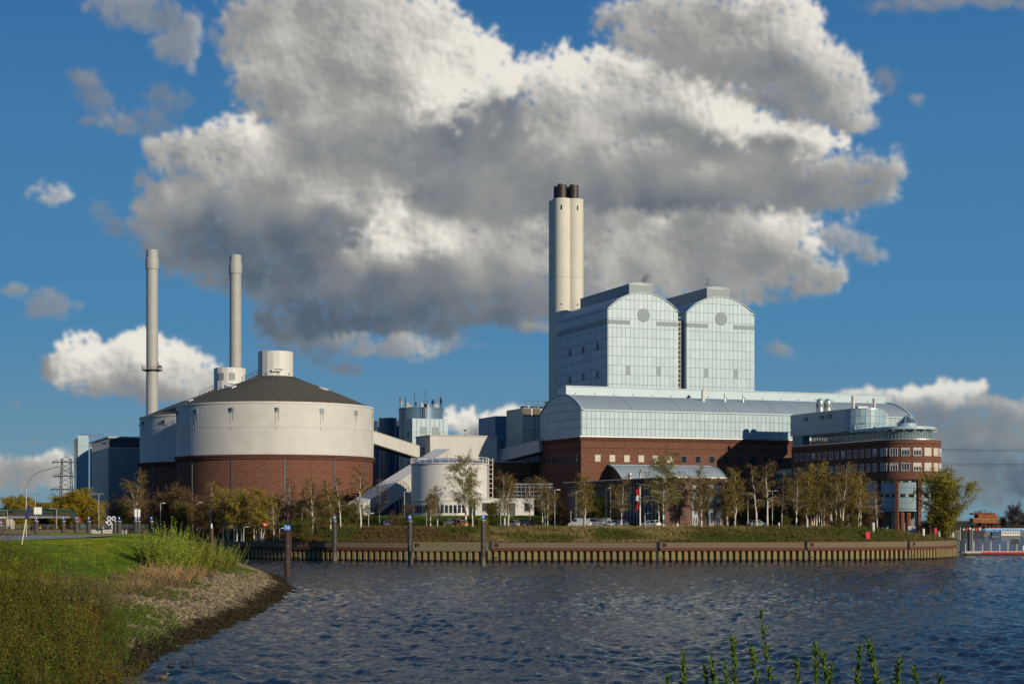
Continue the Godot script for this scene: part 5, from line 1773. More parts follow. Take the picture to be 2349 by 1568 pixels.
func left_plant() -> void:
	# grey heat store building and the dark glass stair tower on the left
	var d := 486.0
	var x0 := gx(250, d)
	var t := thing("grey_hall", "grey blue clad hall with a dark glazed roof band, left of the coal stores", "plant building", Vector3(x0, 6, -d), YAW)
	var m := mb(6)
	m.span(Vector3(0, 4, -40), Vector3(22, 28.4, 0))
	put("wall", m, M.grey_clad, t)
	for i in 14:
		piece("side_panel", bx(Vector3(2.8, 20.0, 0.1)), M.grey_clad, t, Vector3(-0.06, 12.0, -1.5 - i * 2.88), -PI / 2)
	var b := mb(6)
	b.span(Vector3(0.1, 28.4, -40), Vector3(22, 31.0, -0.1))
	put("glazed_band", b, M.glass, t)
	var rf := mb(6)
	rf.span(Vector3(-0.3, 31.0, -40.3), Vector3(22.3, 31.5, 0.3))
	put("roof_edge", rf, M.grey_clad, t)
	var le := mb(6)
	le.span(Vector3(-0.2, 28.2, -40.1), Vector3(22, 28.45, 0.15))
	put("ledge", le, M.zinc, t)
	var s := thing("stair_tower", "slim stair tower with pale panels, a dark glass edge and a white drainpipe, far left", "tower", Vector3(gx(178, d), 6, -d), YAW)
	var sm := mb(6)
	sm.span(Vector3(0, 4, -6), Vector3(3.0, 31.0, 0))
	put("wall", sm, M.grey_clad, s)
	for j in 8:
		piece("panel", bx(Vector3(2.9, 2.9, 0.1)), M.clad_b, s, Vector3(1.5, 3.3 + j * 3.0, 0.05))
	var sg := mb(6)
	sg.span(Vector3(-0.3, 6, -5.9), Vector3(0.0, 30.8, -0.1))
	put("glass_edge", sg, M.glass, s)
	var dp := mb(6)
	dp.cyl(Vector3(3.6, 8, 0.2), Vector3(3.6, 28.5, 0.2), 0.28, 0.28, 10)
	put("drainpipe", dp, M.white_flat, s)
	var rl := mb(6)
	for k in 6:
		rl.beam(Vector3(1.2 + k * 1.2, 31.0, -1), Vector3(1.2 + k * 1.2, 32.2, -1), 0.1, 0.1)
	rl.beam(Vector3(1.2, 32.2, -1), Vector3(7.2, 32.2, -1), 0.1, 0.1)
	rl.beam(Vector3(1.2, 31.6, -1), Vector3(7.2, 31.6, -1), 0.1, 0.1)
	rl.beam(Vector3(3.0, 29.5, -1), Vector3(8.0, 29.7, -1), 0.3, 0.3)
	put("roof_railing", rl, M.steel_dark, s)
	# electricity pylon beyond
	var pd := 900.0
	var p := thing("electricity_pylon", "steel lattice electricity pylon with three crossarms, beyond the yellow willows", "pylon", Vector3(gx(152, pd), 6, -pd))
	var pm := mb()
	var h := hy(1043, pd) - 6
	for sx in [-1, 1]:
		for sz in [-1, 1]:
			pm.beam(Vector3(sx * 3.6, 0, sz * 2.4), Vector3(sx * 2.2, h - 2, sz * 1.2), 0.36, 0.36)
	for k in 14:
		var y0 := k * (h - 2) / 14.0
		var y1 := (k + 1) * (h - 2) / 14.0
		var w0 := lerpf(3.6, 2.2, k / 14.0)
		var w1 := lerpf(3.6, 2.2, (k + 1) / 14.0)
		pm.beam(Vector3(-w0, y0, 2), Vector3(w1, y1, 1.6), 0.2, 0.2)
		pm.beam(Vector3(w0, y0, 2), Vector3(-w1, y1, 1.6), 0.2, 0.2)
	pm.beam(Vector3(-2.2, h - 2, 0), Vector3(0, h - 0.6, 0), 0.25, 0.25)
	pm.beam(Vector3(2.2, h - 2, 0), Vector3(0, h - 0.6, 0), 0.25, 0.25)
	put("lattice_mast", pm, M.steel_dark, p)
	for a in [[h - 3.5, 7.4], [h - 10.8, 6.6], [h - 17.6, 8.2]]:
		var cm := mb()
		cm.beam(Vector3(-a[1], a[0], 0), Vector3(a[1], a[0], 0), 0.4, 0.5)
		cm.beam(Vector3(-a[1], a[0], 0), Vector3(-2, a[0] + 1.8, 0), 0.2, 0.2)
		cm.beam(Vector3(a[1], a[0], 0), Vector3(2, a[0] + 1.8, 0), 0.2, 0.2)
		for sx in [-1, 1]:
			cm.cyl(Vector3(sx * a[1] * 0.95, a[0] - 0.9, 0), Vector3(sx * a[1] * 0.95, a[0], 0), 0.2, 0.2, 6)
			cm.cyl(Vector3(sx * a[1] * 0.6, a[0] - 0.9, 0), Vector3(sx * a[1] * 0.6, a[0], 0), 0.2, 0.2, 6)
		put("crossarm", cm, M.steel_dark, p)
	# overhead lines on the right, spanning the river
	var lines := [[1023, 1029], [1026, 1033], [1056, 1062], [1060, 1066]]
	for k in 4:
		var a := at(1900, lines[k][0] - 4, 700.0)
		var b2 := at(2420, lines[k][1], 640.0)
		var pts := PackedVector3Array()
		for i in 13:
			var q := i / 12.0
			pts.append(a.lerp(b2, q) - Vector3(0, 4.0 * q * (1 - q) * 0.8, 0) - a)
		var w := mb()
		w.tube(pts, 0.055, 0.055, 4)
		var o := put("power_line", w, M.steel_dark, self, a)
		tag(o, ["uppermost power line crossing the sky right of the round ended office", "second power line from the top, right of the round ended office", "third power line from the top, right of the round ended office", "lowest power line crossing the sky right of the round ended office"][k], "power line", "overhead power lines")

func far_shore() -> void:
	var d := 930.0
	var k := d / F
	# rust coloured depot on stilts
	var t := thing("orange_depot", "rust orange depot on stilts with an ochre band, across the river right of the willow", "industrial building", Vector3(gx(2226, d), 2.8, -d))
	put("upper_wall", boxm(Vector3(7.4, 7.6, 0), Vector3(9.0, 2.0, 8)), M.orange_wall, t)
	put("extension_wall", boxm(Vector3(9.6, 7.2, 0.3), Vector3(7.0, 1.5, 8)), M.orange_wall, t)
	put("middle_wall", boxm(Vector3(6.8, 5.6, 0.15), Vector3(13.2, 1.9, 8)), M.ochre_wall, t)
	put("walkway", boxm(Vector3(7.0, 4.3, 1.0), Vector3(14.6, 0.7, 9)), M.orange_wall, t)
	put("base", boxm(Vector3(8.0, 1.4, 0), Vector3(14, 2.2, 7)), M.roof_red, t)
	put("roof", boxm(Vector3(6.4, 8.9, -1), Vector3(11.4, 0.8, 9)), M.roof_red, t)
	for i in 7:
		put("stilt", boxm(Vector3(0.6 + i * 2.1, 1.6, 4.6), Vector3(0.32, 5.4, 0.32)), M.rust, t)
	for i in 15:
		put("rail_post", boxm(Vector3(0.2 + i, 5.2, 5.4), Vector3(0.09, 1.1, 0.09)), M.rust, t)
	put("handrail", boxm(Vector3(7.2, 5.75, 5.4), Vector3(14.4, 0.12, 0.1)), M.rust, t)
	var stair := mb()
	stair.beam(Vector3(3.5, 4.2, 5.9), Vector3(8.5, 0.2, 5.9), 0.9, 0.3)
	put("stair", stair, M.rust, t)
	# moored barges and the white houseboat
	var bg := thing("moored_barge", "dark hulled barge with white deck clutter moored across the river, left of the houseboat", "barge", Vector3(gx(2206, 878), 0, -878), 0.0, "moored barges")
	var hull := mb()
	hull.prism(PackedVector2Array([Vector2(0, -0.4), Vector2(9.5, -0.4), Vector2(11.5, 3.2), Vector2(-0.6, 3.2)]), -2.5, 2.5)
	put("hull", hull, M.black, bg)
	for i in 6:
		put("deck_crate", boxm(Vector3(0.8 + i * 1.6, 3.7, 0.4 * (i % 2)), Vector3(1.0, 0.9 + 0.4 * (i % 3), 1.2)), [M.white, M.red, M.white_flat][i % 3], bg)
	var b2 := thing("moored_barge", "long grey barge under blue hatch covers moored across the river, behind the houseboat", "barge", Vector3(gx(2248, 886), 0, -886), 0.0, "moored barges")
	var h2 := mb()
	h2.prism(PackedVector2Array([Vector2(1.5, -0.4), Vector2(34, -0.4), Vector2(34, 2.6), Vector2(-1.2, 2.6)]), -2.6, 2.6)
	put("hull", h2, M.boat_grey, b2)
	for i in 4:
		put("hatch_cover", boxm(Vector3(3.4 + i * 6.6, 3.1, 0), Vector3(6.2, 1.1, 4.4)), M.boat_blue, b2)
	put("cover_rail", boxm(Vector3(15, 3.95, 0), Vector3(26, 0.5, 3.4)), M.white, b2)
	var hb := thing("houseboat", "low white houseboat with a row of small windows moored across the river", "houseboat", Vector3(gx(2272, 858), 0, -858))
	put("hull", boxm(Vector3(6.6, 0.25, 0), Vector3(13.8, 0.9, 4.4)), M.boat_grey, hb)
	put("wheelhouse", boxm(Vector3(2.3, 1.6, 0), Vector3(4.2, 2.0, 3.6)), M.glass_blue, hb)
	put("cabin", boxm(Vector3(9.2, 1.75, 0), Vector3(9.2, 2.3, 4.0)), M.white_flat, hb)
	put("cabin_roof", boxm(Vector3(9.2, 2.98, 0), Vector3(9.6, 0.16, 4.3)), M.white, hb)
	for i in 7:
		put("window", boxm(Vector3(5.4 + i * 1.25, 2.1, 2.03), Vector3(0.5, 0.6, 0.08)), M.glass, hb)
	# landing stage in front, on the right
	var pd := 402.0
	var ps := thing("landing_pontoon", "floating landing pontoon with a red fender strip, right of the quay's end", "pontoon", Vector3(gx(2208, pd), 0, -pd))
	put("deck", boxm(Vector3(14, 0.75, 0), Vector3(30, 0.35, 3)), M.pale_concrete, ps)
	put("red_strip", boxm(Vector3(16.5, 0.72, 1.56), Vector3(25, 0.36, 0.1)), M.red, ps)
	put("white_edge", boxm(Vector3(14, 0.96, 1.45), Vector3(30, 0.1, 0.25)), M.white_flat, ps)
	put("float_row", boxm(Vector3(14.5, 0.2, 0), Vector3(28, 0.7, 2.4)), M.black, ps)
	for i in 9:
		var p := mb()
		p.cyl(Vector3(0.2 + i * 3.95, 0.9, 1.2), Vector3(0.2 + i * 3.95, 2.7, 1.2), 0.13, 0.13, 8)
		put("rail_post", p, M.white, ps)
	for i in 6:
		var p := mb()
		p.cyl(Vector3(2.8 + i * 3.95, 0.9, -1.3), Vector3(2.8 + i * 3.95, 3.3, -1.3), 0.12, 0.12, 8)
		put("rear_post", p, M.white, ps)
	for i in 2:
		put("notice_board", boxm(Vector3([14.4, 12.3][i], [1.7, 3.2][i], 0.8 - 2 * i), Vector3(1.7, 1.2, 0.1)), [M.white_flat, M.black][i], ps)
	var lf := mb()
	lf.t = Transform3D(Basis(Vector3.RIGHT, Vector3(0, 0, 1), Vector3(0, -1, 0)), Vector3(16.7, 1.75, 0.9))
	lf.lathe(PackedVector2Array([Vector2(0.35, 0.0), Vector2(0.45, 0.18), Vector2(0.65, 0.18), Vector2(0.75, 0.0), Vector2(0.65, -0.18), Vector2(0.45, -0.18), Vector2(0.35, 0.0)]), 18)
	put("lifebuoy", lf, M.orange, ps)
	put("lifebuoy_board", boxm(Vector3(16.7, 1.75, 0.75), Vector3(1.5, 1.5, 0.08)), M.red, ps)
	for s in [[2203.5, 398.0, 1213.0, 0.17, "slim dark steel mooring pile, left of two at the landing pontoon"], [2208.5, 400.0, 1214.0, 0.17, "slim dark steel mooring pile, second one beside the landing pontoon's end"], [2223.0, 406.0, 1213.0, 0.46, "stout dark mooring pile with a pale edge at the landing pontoon"]]:
		var p := thing("mooring_pile", s[4], "mooring pile", Vector3(gx(s[0], s[1]), 0, -s[1]), 0.0, "mooring piles at the pontoon")
		var m := mb()
		m.cyl(Vector3(0, -1, 0), Vector3(0, hy(s[2], s[1]), 0), s[3], s[3], 16)
		put("shaft", m, M.pile, p)
		var g := mb()
		g.cyl(Vector3(s[3] + 0.12, -0.5, 0.3), Vector3(s[3] + 0.12, hy(s[2], s[1]), 0.3), 0.09, 0.09, 8)
		put("guide_rail", g, M.steel if s[3] > 0.3 else M.pile, p)
func jitter(a: float) -> Vector3:
	return Vector3(rng.randf_range(-a, a), rng.randf_range(-a, a), rng.randf_range(-a, a))
func shade_of(a: Color, b: Color) -> Color:
	var c := a.lerp(b, rng.randf())
	var k := rng.randf_range(0.75, 1.2)
	return Color(c.r * k, c.g * k, c.b * k)
func blade(m: MB, a: Vector3, b: Vector3, w: float) -> void:
	var s := (b - a).cross(jitter(1.0)).normalized() * w * 0.5
	m.flat3(a - s, a + s, b)
func leaf(m: MB, p: Vector3, s: float) -> void:
	var a := jitter(1.0).normalized() * s
	var b := jitter(1.0).normalized() * s * 0.6
	m.flat3(p, p + a, p + a * 0.5 + b)
# a tree or bush of stems, boughs, twigs and small leaves; o holds its proportions
func grow(sd: int, o: Dictionary) -> Node3D:
	rng.seed = sd
	var wood := mb()
	var crown := mb()
	wood.colored = true
	crown.colored = true
	var h: float = o.h
	for s in int(o.stems):
		var base := Vector3(rng.randf_range(-1, 1), 0, rng.randf_range(-1, 1)) * float(o.get("foot", 0.0))
		var top_h := h * (1.0 if s == 0 else rng.randf_range(0.7, 0.95))
		var lean := Vector3(rng.randf_range(-1, 1), 0, rng.randf_range(-1, 1)) * float(o.lean) * (0.6 if s == 0 else 1.3)
		var p := PackedVector3Array()
		var fork: float = o.get("fork", 0.0)
		for i in 9:
			var q := i / 8.0
			var l := lean * pow(maxf(0.0, q - fork) / (1.0 - fork), 1.3) * h
			p.append(base * (1.0 if fork == 0.0 else 1.0) + Vector3(0, top_h * q, 0) + l + Vector3(rng.randf_range(-1, 1), 0, rng.randf_range(-1, 1)) * 0.012 * h * (1.0 if i > 0 and q > fork else 0.0))
		var r0: float = o.r * (1.0 if s == 0 else 0.72)
		for i in 8:
			var q := i / 8.0
			var bark: Color = o.bark
			if q > 0.72:
				bark = bark.lerp(o.twig, (q - 0.72) * 3.0)
			for half in 2:
				var k := rng.randf_range(0.8, 1.1)
				if o.get("white", false) and rng.randf() < 0.16:
					k = 0.25
				wood.col = Color(bark.r * k, bark.g * k, bark.b * k)
				var a := p[i].lerp(p[i + 1], half * 0.5)
				var b := p[i].lerp(p[i + 1], half * 0.5 + 0.5)
				var ra := lerpf(r0, 0.02, pow(q + half * 0.06, 0.8))
				wood.cyl(a, b, ra, lerpf(r0, 0.02, pow(q + half * 0.06 + 0.06, 0.8)), 6, false)
		var nb: int = o.boughs
		for j in nb:
			var t := lerpf(o.from, 0.99, (j + rng.randf()) / nb)
			var f := t * 8.0
			var st := p[int(f)].lerp(p[mini(int(f) + 1, 8)], f - int(f))
			var ang := rng.randf() * TAU
			var len_b: float = o.spread * (1.0 - 0.62 * pow(absf(t - o.get("wide", 0.5)) * 1.6, 1.3)) * rng.randf_range(0.7, 1.15)
			len_b = maxf(len_b, 0.35)
			var dir := Vector3(cos(ang), rng.randf_range(0.4, 1.1) * float(o.rise), sin(ang)).normalized()
			var bp := PackedVector3Array([st])
			var cur := st
			for i in 4:
				cur += dir * len_b / 4.0
				dir = (dir + Vector3(0, -float(o.droop) * 0.3, 0) + jitter(0.22)).normalized()
				bp.append(cur)
			var bc: Color = o.bark.lerp(o.twig, 0.35 if t < 0.6 else 0.8)
			wood.col = bc
			var rb: float = r0 * 0.32 * (1.0 - t * 0.6)
			wood.tube(bp, rb, 0.012, 4)
			for k in int(o.twigs):
				var u := rng.randf_range(0.25, 1.0) * 4.0
				var tp := bp[mini(int(u), 3)].lerp(bp[mini(int(u), 3) + 1], u - mini(int(u), 3))
				var td := (dir * 0.6 + jitter(0.9) + Vector3(0, -float(o.droop), 0)).normalized()
				var tl: float = o.twig_len * rng.randf_range(0.5, 1.2)
				var te := tp + td * tl
				crown.col = shade_of(o.twig, o.twig_b)
				blade(crown, tp, te, o.get("twig_w", 0.035))
				for n in int(o.leaves):
					crown.col = shade_of(o.leaf_a, o.leaf_b)
					leaf(crown, tp.lerp(te, rng.randf_range(0.2, 1.05)) + jitter(0.08), float(o.leaf) * rng.randf_range(0.6, 1.3))
	var node := Node3D.new()
	node.name = o.called
	piece("trunk" if not o.get("bushy", false) else "stems", wood.mesh(), M.bark_v, node)
	piece("crown" if not o.get("bushy", false) else "foliage", crown.mesh(), M.leaf, node)
	node.set_meta("category", o.category)
	return node
func plant_at(proto: Node3D, label: String, px: float, d: float, height: float, of: float, group := "", y := -99.0) -> void:
	var x := gx(px, d)
	var yy := bank_y(x, d) if y < -50.0 else y
	height *= 1.1 if of == 10.0 else 1.0
	copy(proto, label, Vector3(x, yy - 0.05, -d), rng.randf() * TAU, height / of, group)
func trees() -> void:
	var white := Color(0.56, 0.52, 0.45)
	var brown := Color(0.085, 0.052, 0.026)
	var b := {"called": "birch_tree", "category": "tree", "h": 10.0, "stems": 1, "lean": 0.06, "r": 0.19, "bark": white, "white": true, "twig": brown, "twig_b": Color(0.17, 0.11, 0.05), "boughs": 30, "from": 0.28, "spread": 2.7, "rise": 1.4, "droop": 0.55, "twigs": 26, "twig_len": 1.0, "twig_w": 0.045, "leaves": 2, "leaf": 0.14, "leaf_a": Color(0.205, 0.159, 0.029), "leaf_b": Color(0.264, 0.229, 0.040)}
	var births := []
	births.append(grow(101, b.merged({"stems": 2, "fork": 0.3, "lean": 0.10}, true)))
	births.append(grow(102, b))
	births.append(grow(103, b.merged({"stems": 3, "fork": 0.38, "lean": 0.12, "spread": 1.9}, true)))
	births.append(grow(104, b.merged({"lean": 0.12, "boughs": 20, "spread": 1.8}, true)))
	births.append(grow(105, b.merged({"stems": 3, "foot": 0.55, "lean": 0.12, "r": 0.15}, true)))
	births.append(grow(106, b.merged({"stems": 2, "foot": 0.4, "lean": 0.08, "r": 0.16, "leaves": 4, "twigs": 28, "leaf_a": Color(0.251, 0.194, 0.031), "leaf_b": Color(0.309, 0.248, 0.037)}, true)))
	var leafy_birch := grow(107, b.merged({"stems": 2, "fork": 0.25, "lean": 0.12, "spread": 3.6, "boughs": 32, "twigs": 24, "leaves": 5, "leaf": 0.16, "droop": 0.8, "leaf_a": Color(0.147, 0.166, 0.026), "leaf_b": Color(0.221, 0.235, 0.044)}, true))
	var olive := grow(108, b.merged({"stems": 3, "foot": 0.8, "lean": 0.13, "spread": 3.1, "boughs": 30, "twigs": 30, "leaves": 7, "leaf": 0.16, "leaf_a": Color(0.278, 0.215, 0.028), "leaf_b": Color(0.366, 0.283, 0.039)}, true))
	var bare := grow(109, b.merged({"stems": 2, "fork": 0.3, "leaves": 0, "twigs": 18, "spread": 2.1, "lean": 0.1}, true))
	var bush := {"called": "bush", "category": "bush", "bushy": true, "h": 5.0, "stems": 8, "foot": 1.0, "lean": 0.22, "r": 0.05, "bark": brown, "twig": Color(0.09, 0.052, 0.03), "twig_b": Color(0.14, 0.085, 0.048), "boughs": 10, "from": 0.1, "spread": 1.8, "rise": 1.3, "droop": 0.15, "twigs": 26, "twig_len": 0.9, "twig_w": 0.05, "leaves": 2, "leaf": 0.15, "leaf_a": Color(0.118, 0.084, 0.024), "leaf_b": Color(0.176, 0.123, 0.029), "wide": 0.4}
	var scrub := grow(121, bush)
	var green := grow(122, bush.merged({"leaves": 5, "leaf_a": Color(0.081, 0.102, 0.018), "leaf_b": Color(0.131, 0.159, 0.024)}, true))
	var bright := grow(123, bush.merged({"leaves": 6, "h": 3.0, "leaf_a": Color(0.234, 0.235, 0.022), "leaf_b": Color(0.309, 0.275, 0.028)}, true))
	var twiggy := grow(124, bush.merged({"leaves": 0, "twigs": 20, "twig_b": Color(0.13, 0.085, 0.06)}, true))
	rng.seed = 2024
	# birches along the promenade: pixel column, distance, height, which form, words
	for e in [
		[311, 402, 11.6, 0, "forked white birch left of the pair of tall white signs, at the lock"],
		[484, 372, 10.6, 3, "leaning thin birch above the wooden shore post, before the coal stores"],
		[519, 368, 9.4, 7, "olive leafed birch clump, first of the thicket below the big coal store"],
		[537, 364, 9.0, 1, "straight birch with a bright white foot, left one of the pair below the coal store"],
		[551, 363, 9.4, 7, "olive leafed birch, right one of the pair below the big coal store"],
		[584, 360, 9.6, 5, "birch with a bright white foot, just right of the short lamp below the coal store"],
		[603, 359, 9.2, 7, "olive leafed birch left of the red round road sign"],
		[628, 358, 8.6, 8, "bare thin birch right of the red round road sign"],
		[660, 366, 9.6, 8, "bare birch behind the pile numbered 14"],
		[690, 356, 8.4, 3, "brownish birch between the numbered pile and the forked birch"],
		[717, 353, 10.2, 0, "tall birch forked high up, before the middle of the big coal store"],
		[758, 352, 9.2, 2, "birch with three leaders, directly left behind the left grey mooring pile"],
		[781, 352, 9.4, 3, "slender birch directly right behind the left grey mooring pile"],
		[827, 350, 11.0, 1, "single tall birch with a bright white trunk, at the coal store's right edge"],
		[870, 372, 8.4, 8, "small bare birch before the foot of the long white conveyor"],
		[987, 352, 7.6, 2, "spreading birch before the left side of the round white tank"],
		[1003, 356, 7.4, 8, "thin bare birch before the middle of the round white tank"],
		[1068, 351, 12.6, 6, "large leafy green birch before the right side of the round white tank"],
		[1083, 352, 10.0, 3, "slim birch beside the large leafy birch, right of the orange car"],
		[1157, 350, 9.8, 0, "olive leafed birch before the low white building, left one of two"],
		[1166, 352, 9.6, 3, "slim birch before the low white building, right one of two"],
		[1215, 366, 8.6, 8, "dark bare tree before the right end of the low white building"],
		[1250, 350, 9.2, 4, "clump of bare white birch stems between the low white building and the brick office"],
		[1341, 349, 9.6, 5, "twin stemmed birch between the two white vans"],
		[1425, 348, 8.8, 0, "forked birch right of the tall plain pole, before the brick office"],
		[1511, 352, 8.6, 3, "thin birch just left of the tallest birch, right of the white hatchback"],
		[1521, 347, 13.0, 6, "tallest birch of the quay, before the brick office's corner"],
		[1593, 350, 9.6, 3, "slender birch, left one of the two before the office's end wall"],
		[1608, 348, 11.2, 2, "birch with spreading leaders before the office's end wall windows"],
		[1666, 354, 9.0, 5, "bushy birch just right of the brick office"],
		[1687, 350, 10.6, 5, "olive crowned birch left of the double headed lamp"],
		[1735, 349, 11.4, 3, "tall slim birch beside the silver car"],
		[1760, 349, 11.6, 1, "tall straight birch just left of the second double headed lamp"],
		[1793, 352, 10.4, 8, "dark bare birch before the gap under the link bridge"],
		[1826, 350, 10.0, 0, "crooked birch before the left end of the round ended office"],
		[1849, 351, 9.2, 2, "branching birch left of the thin small white post"],
		[1864, 353, 11.2, 7, "olive crowned tall birch before the round ended office's shaded side"],
		[1884, 351, 8.6, 4, "birch clump of three stems, left of the paired stems"],
		[1906, 352, 9.6, 4, "birch clump of paired stems before the shaded blue panels"],
		[1925, 351, 11.6, 4, "birch clump of three bright stems, brightest of the row before the round ended office"],
		[1950, 356, 9.4, 7, "olive crowned birch right of the three bright stems"],
		[1973, 352, 10.0, 5, "last white birch of the row, with a long side branch, near the red box"],
		[2011, 358, 8.6, 8, "dark leafless tree before the round ended office's stilts"],
	]:
		plant_at([births[0], births[1], births[2], births[3], births[4], births[5], leafy_birch, olive, bare][e[3]], e[4], e[0], e[1], e[2], 10.0, "birches along the quay promenade")
	# the yellow willows at the lock, the big willow at the quay's end
	var wil := {"called": "willow_tree", "category": "tree", "h": 8.0, "stems": 4, "foot": 0.5, "lean": 0.28, "r": 0.22, "bark": brown, "twig": Color(0.16, 0.115, 0.02), "twig_b": Color(0.20, 0.15, 0.025), "boughs": 28, "from": 0.2, "spread": 4.4, "rise": 0.9, "droop": 0.85, "twigs": 44, "twig_len": 1.7, "leaves": 7, "leaf": 0.26, "leaf_a": Color(0.221, 0.172, 0.018), "leaf_b": Color(0.323, 0.240, 0.028), "twig_w": 0.06, "wide": 0.6}
	var weeping := grow(131, wil)
	for e in [[160, 425, 11.0, "large weeping yellow willow behind the green stairs at the lock"], [30, 430, 9.4, "yellow willow behind the green footbridge, at the left edge"], [74, 436, 8.0, "yellow willow behind the curved street lamp"], [198, 432, 9.0, "smaller yellow willow leaning against the large weeping one"]]:
		plant_at(weeping, e[3], e[0], e[1], e[2], 8.6, "yellow willows at the lock", 5.2)
	var round_willow := grow(132, wil.merged({"h": 10.0, "stems": 7, "lean": 0.36, "foot": 0.4, "r": 0.17, "boughs": 26, "from": 0.12, "spread": 3.6, "droop": 0.1, "rise": 1.3, "twigs": 34, "twig_len": 1.2, "leaves": 7, "leaf": 0.17, "twig": Color(0.11, 0.075, 0.025), "twig_b": Color(0.13, 0.10, 0.03), "leaf_a": Color(0.221, 0.200, 0.028), "leaf_b": Color(0.309, 0.275, 0.039), "twig_w": 0.04}, true))
	plant_at(round_willow, "big round budding willow at the quay's end, right of the round ended office", 2166, 368, 14.2, 10.2, "", 4.0)
	# far trees across the river
	var far := grow(133, wil.merged({"h": 15.0, "stems": 4, "r": 0.5, "lean": 0.25, "boughs": 24, "spread": 7.0, "droop": -0.1, "rise": 1.2, "leaves": 0, "twigs": 26, "twig_len": 3.2, "twig_w": 0.14, "twig": Color(0.055, 0.042, 0.042), "twig_b": Color(0.085, 0.062, 0.058), "wide": 0.5}, true))
	for e in [[2324, 960, 15.0, "large bare round tree across the river at the right edge"], [2246, 990, 11.0, "small bare tree behind the rust orange depot, left one"], [2270, 985, 10.0, "small bare tree behind the rust orange depot, right one"], [2298, 1000, 8.0, "low bare tree left of the large bare round tree"], [2347, 990, 11.0, "bare tree half cut by the right edge across the river"]]:
		plant_at(far, e[3], e[0], e[1], e[2], 17.0, "bare trees across the river", 3.0)
	# undergrowth behind and between the birches
	var marks := [
		[300, 408, 5.5, 1, "green bush left of the forked birch at the lock"], [280, 412, 7.0, 0, "brown bush behind the white signal discs"], [345, 404, 8.0, 3, "large bare brown bush right of the pair of tall white signs"], [376, 404, 8.5, 3, "bare brown bush behind the small numbered dolphin"], [405, 402, 9.0, 0, "tall brown bush before the coal stores' meeting point"], [435, 396, 8.2, 3, "bare reddish bush left of the lamp before the coal store"],
		[418, 392, 5.6, 1, "green leafed bush low before the coal stores' meeting point"], [462, 384, 6.4, 0, "brown bush behind the wooden shore post"], [500, 376, 5.6, 0, "brown bush at the thicket's left end"], [560, 378, 6.2, 3, "bare bush behind the bright footed birches"], [640, 372, 6.2, 0, "brown bush behind the red round road sign"], [674, 368, 5.6, 3, "bare bush beside the pile numbered 14"], [700, 366, 5.4, 1, "olive green bush left of the high forked birch"], [735, 364, 5.2, 1, "olive green bush right of the high forked birch"], [768, 366, 5.6, 0, "brown bush behind the left grey mooring pile"], [800, 364, 4.8, 1, "green bush left of the single tall birch"], [850, 372, 4.0, 3, "bare bush at the foot of the long white conveyor"],
		[700, 349, 4.4, 1, "green bush on the bank's edge right of pile 14"], [905, 349, 3.2, 3, "bare bush on the slope right of the grey car"], [935, 372, 3.6, 3, "bare bush before the dark gap left of the round white tank"], [1135, 366, 4.0, 1, "green bush before the low white building's left end"], [1270, 362, 4.4, 0, "brown bush before the brick office's far end"], [1300, 360, 3.6, 0, "brown bush left of the first white van"], [1378, 360, 6.2, 1, "grey green bush behind the second white van"], [1362, 362, 5.4, 3, "bare bush behind the twin stemmed birch"], [1400, 361, 4.6, 0, "brown bush behind the tall plain pole"],
		[1655, 360, 4.6, 0, "brown bush at the office's right corner"], [1700, 360, 4.4, 1, "green bush between the office and the double headed lamp"], [1730, 362, 5.0, 0, "brown bush behind the silver car"], [1775, 362, 5.6, 1, "dark green bush right of the second double headed lamp"], [1810, 362, 5.2, 0, "brown bush below the link bridge"], [1845, 362, 4.6, 1, "green bush before the round ended office's left end"], [1875, 364, 4.6, 0, "brown bush behind the birch clump of three stems"], [1910, 362, 4.2, 1, "green bush behind the paired birch stems"], [1945, 362, 4.4, 0, "brown bush right of the three bright stems"], [1990, 362, 4.0, 0, "brown bush by the red box"], [2172, 374, 4.2, 1, "green bush behind the white bollards at the quay's end"], [2120, 372, 3.0, 0, "brown bush between stilts and the big willow"],
		[1105, 344.5, 2.0, 2, "bright yellow green bush on the slope right of the right hand mooring pile"], [1800, 349, 2.2, 1, "green bush on the bank edge near the small white post"], [1955, 352, 2.6, 1, "green bush on the bank's edge below the last birches"], [1925, 350, 2.0, 1, "low green bush on the bank's edge below the three bright stems"],
	]
	for e in marks:
		plant_at([scrub, green, bright, twiggy][e[3]], e[4], e[0], e[1], e[2], 4.7 if e[3] != 2 else 3.4, "bushes along the far bank")
	for n in births + [leafy_birch, olive, bare, scrub, green, bright, twiggy, weeping, round_willow, far]:
		n.free()
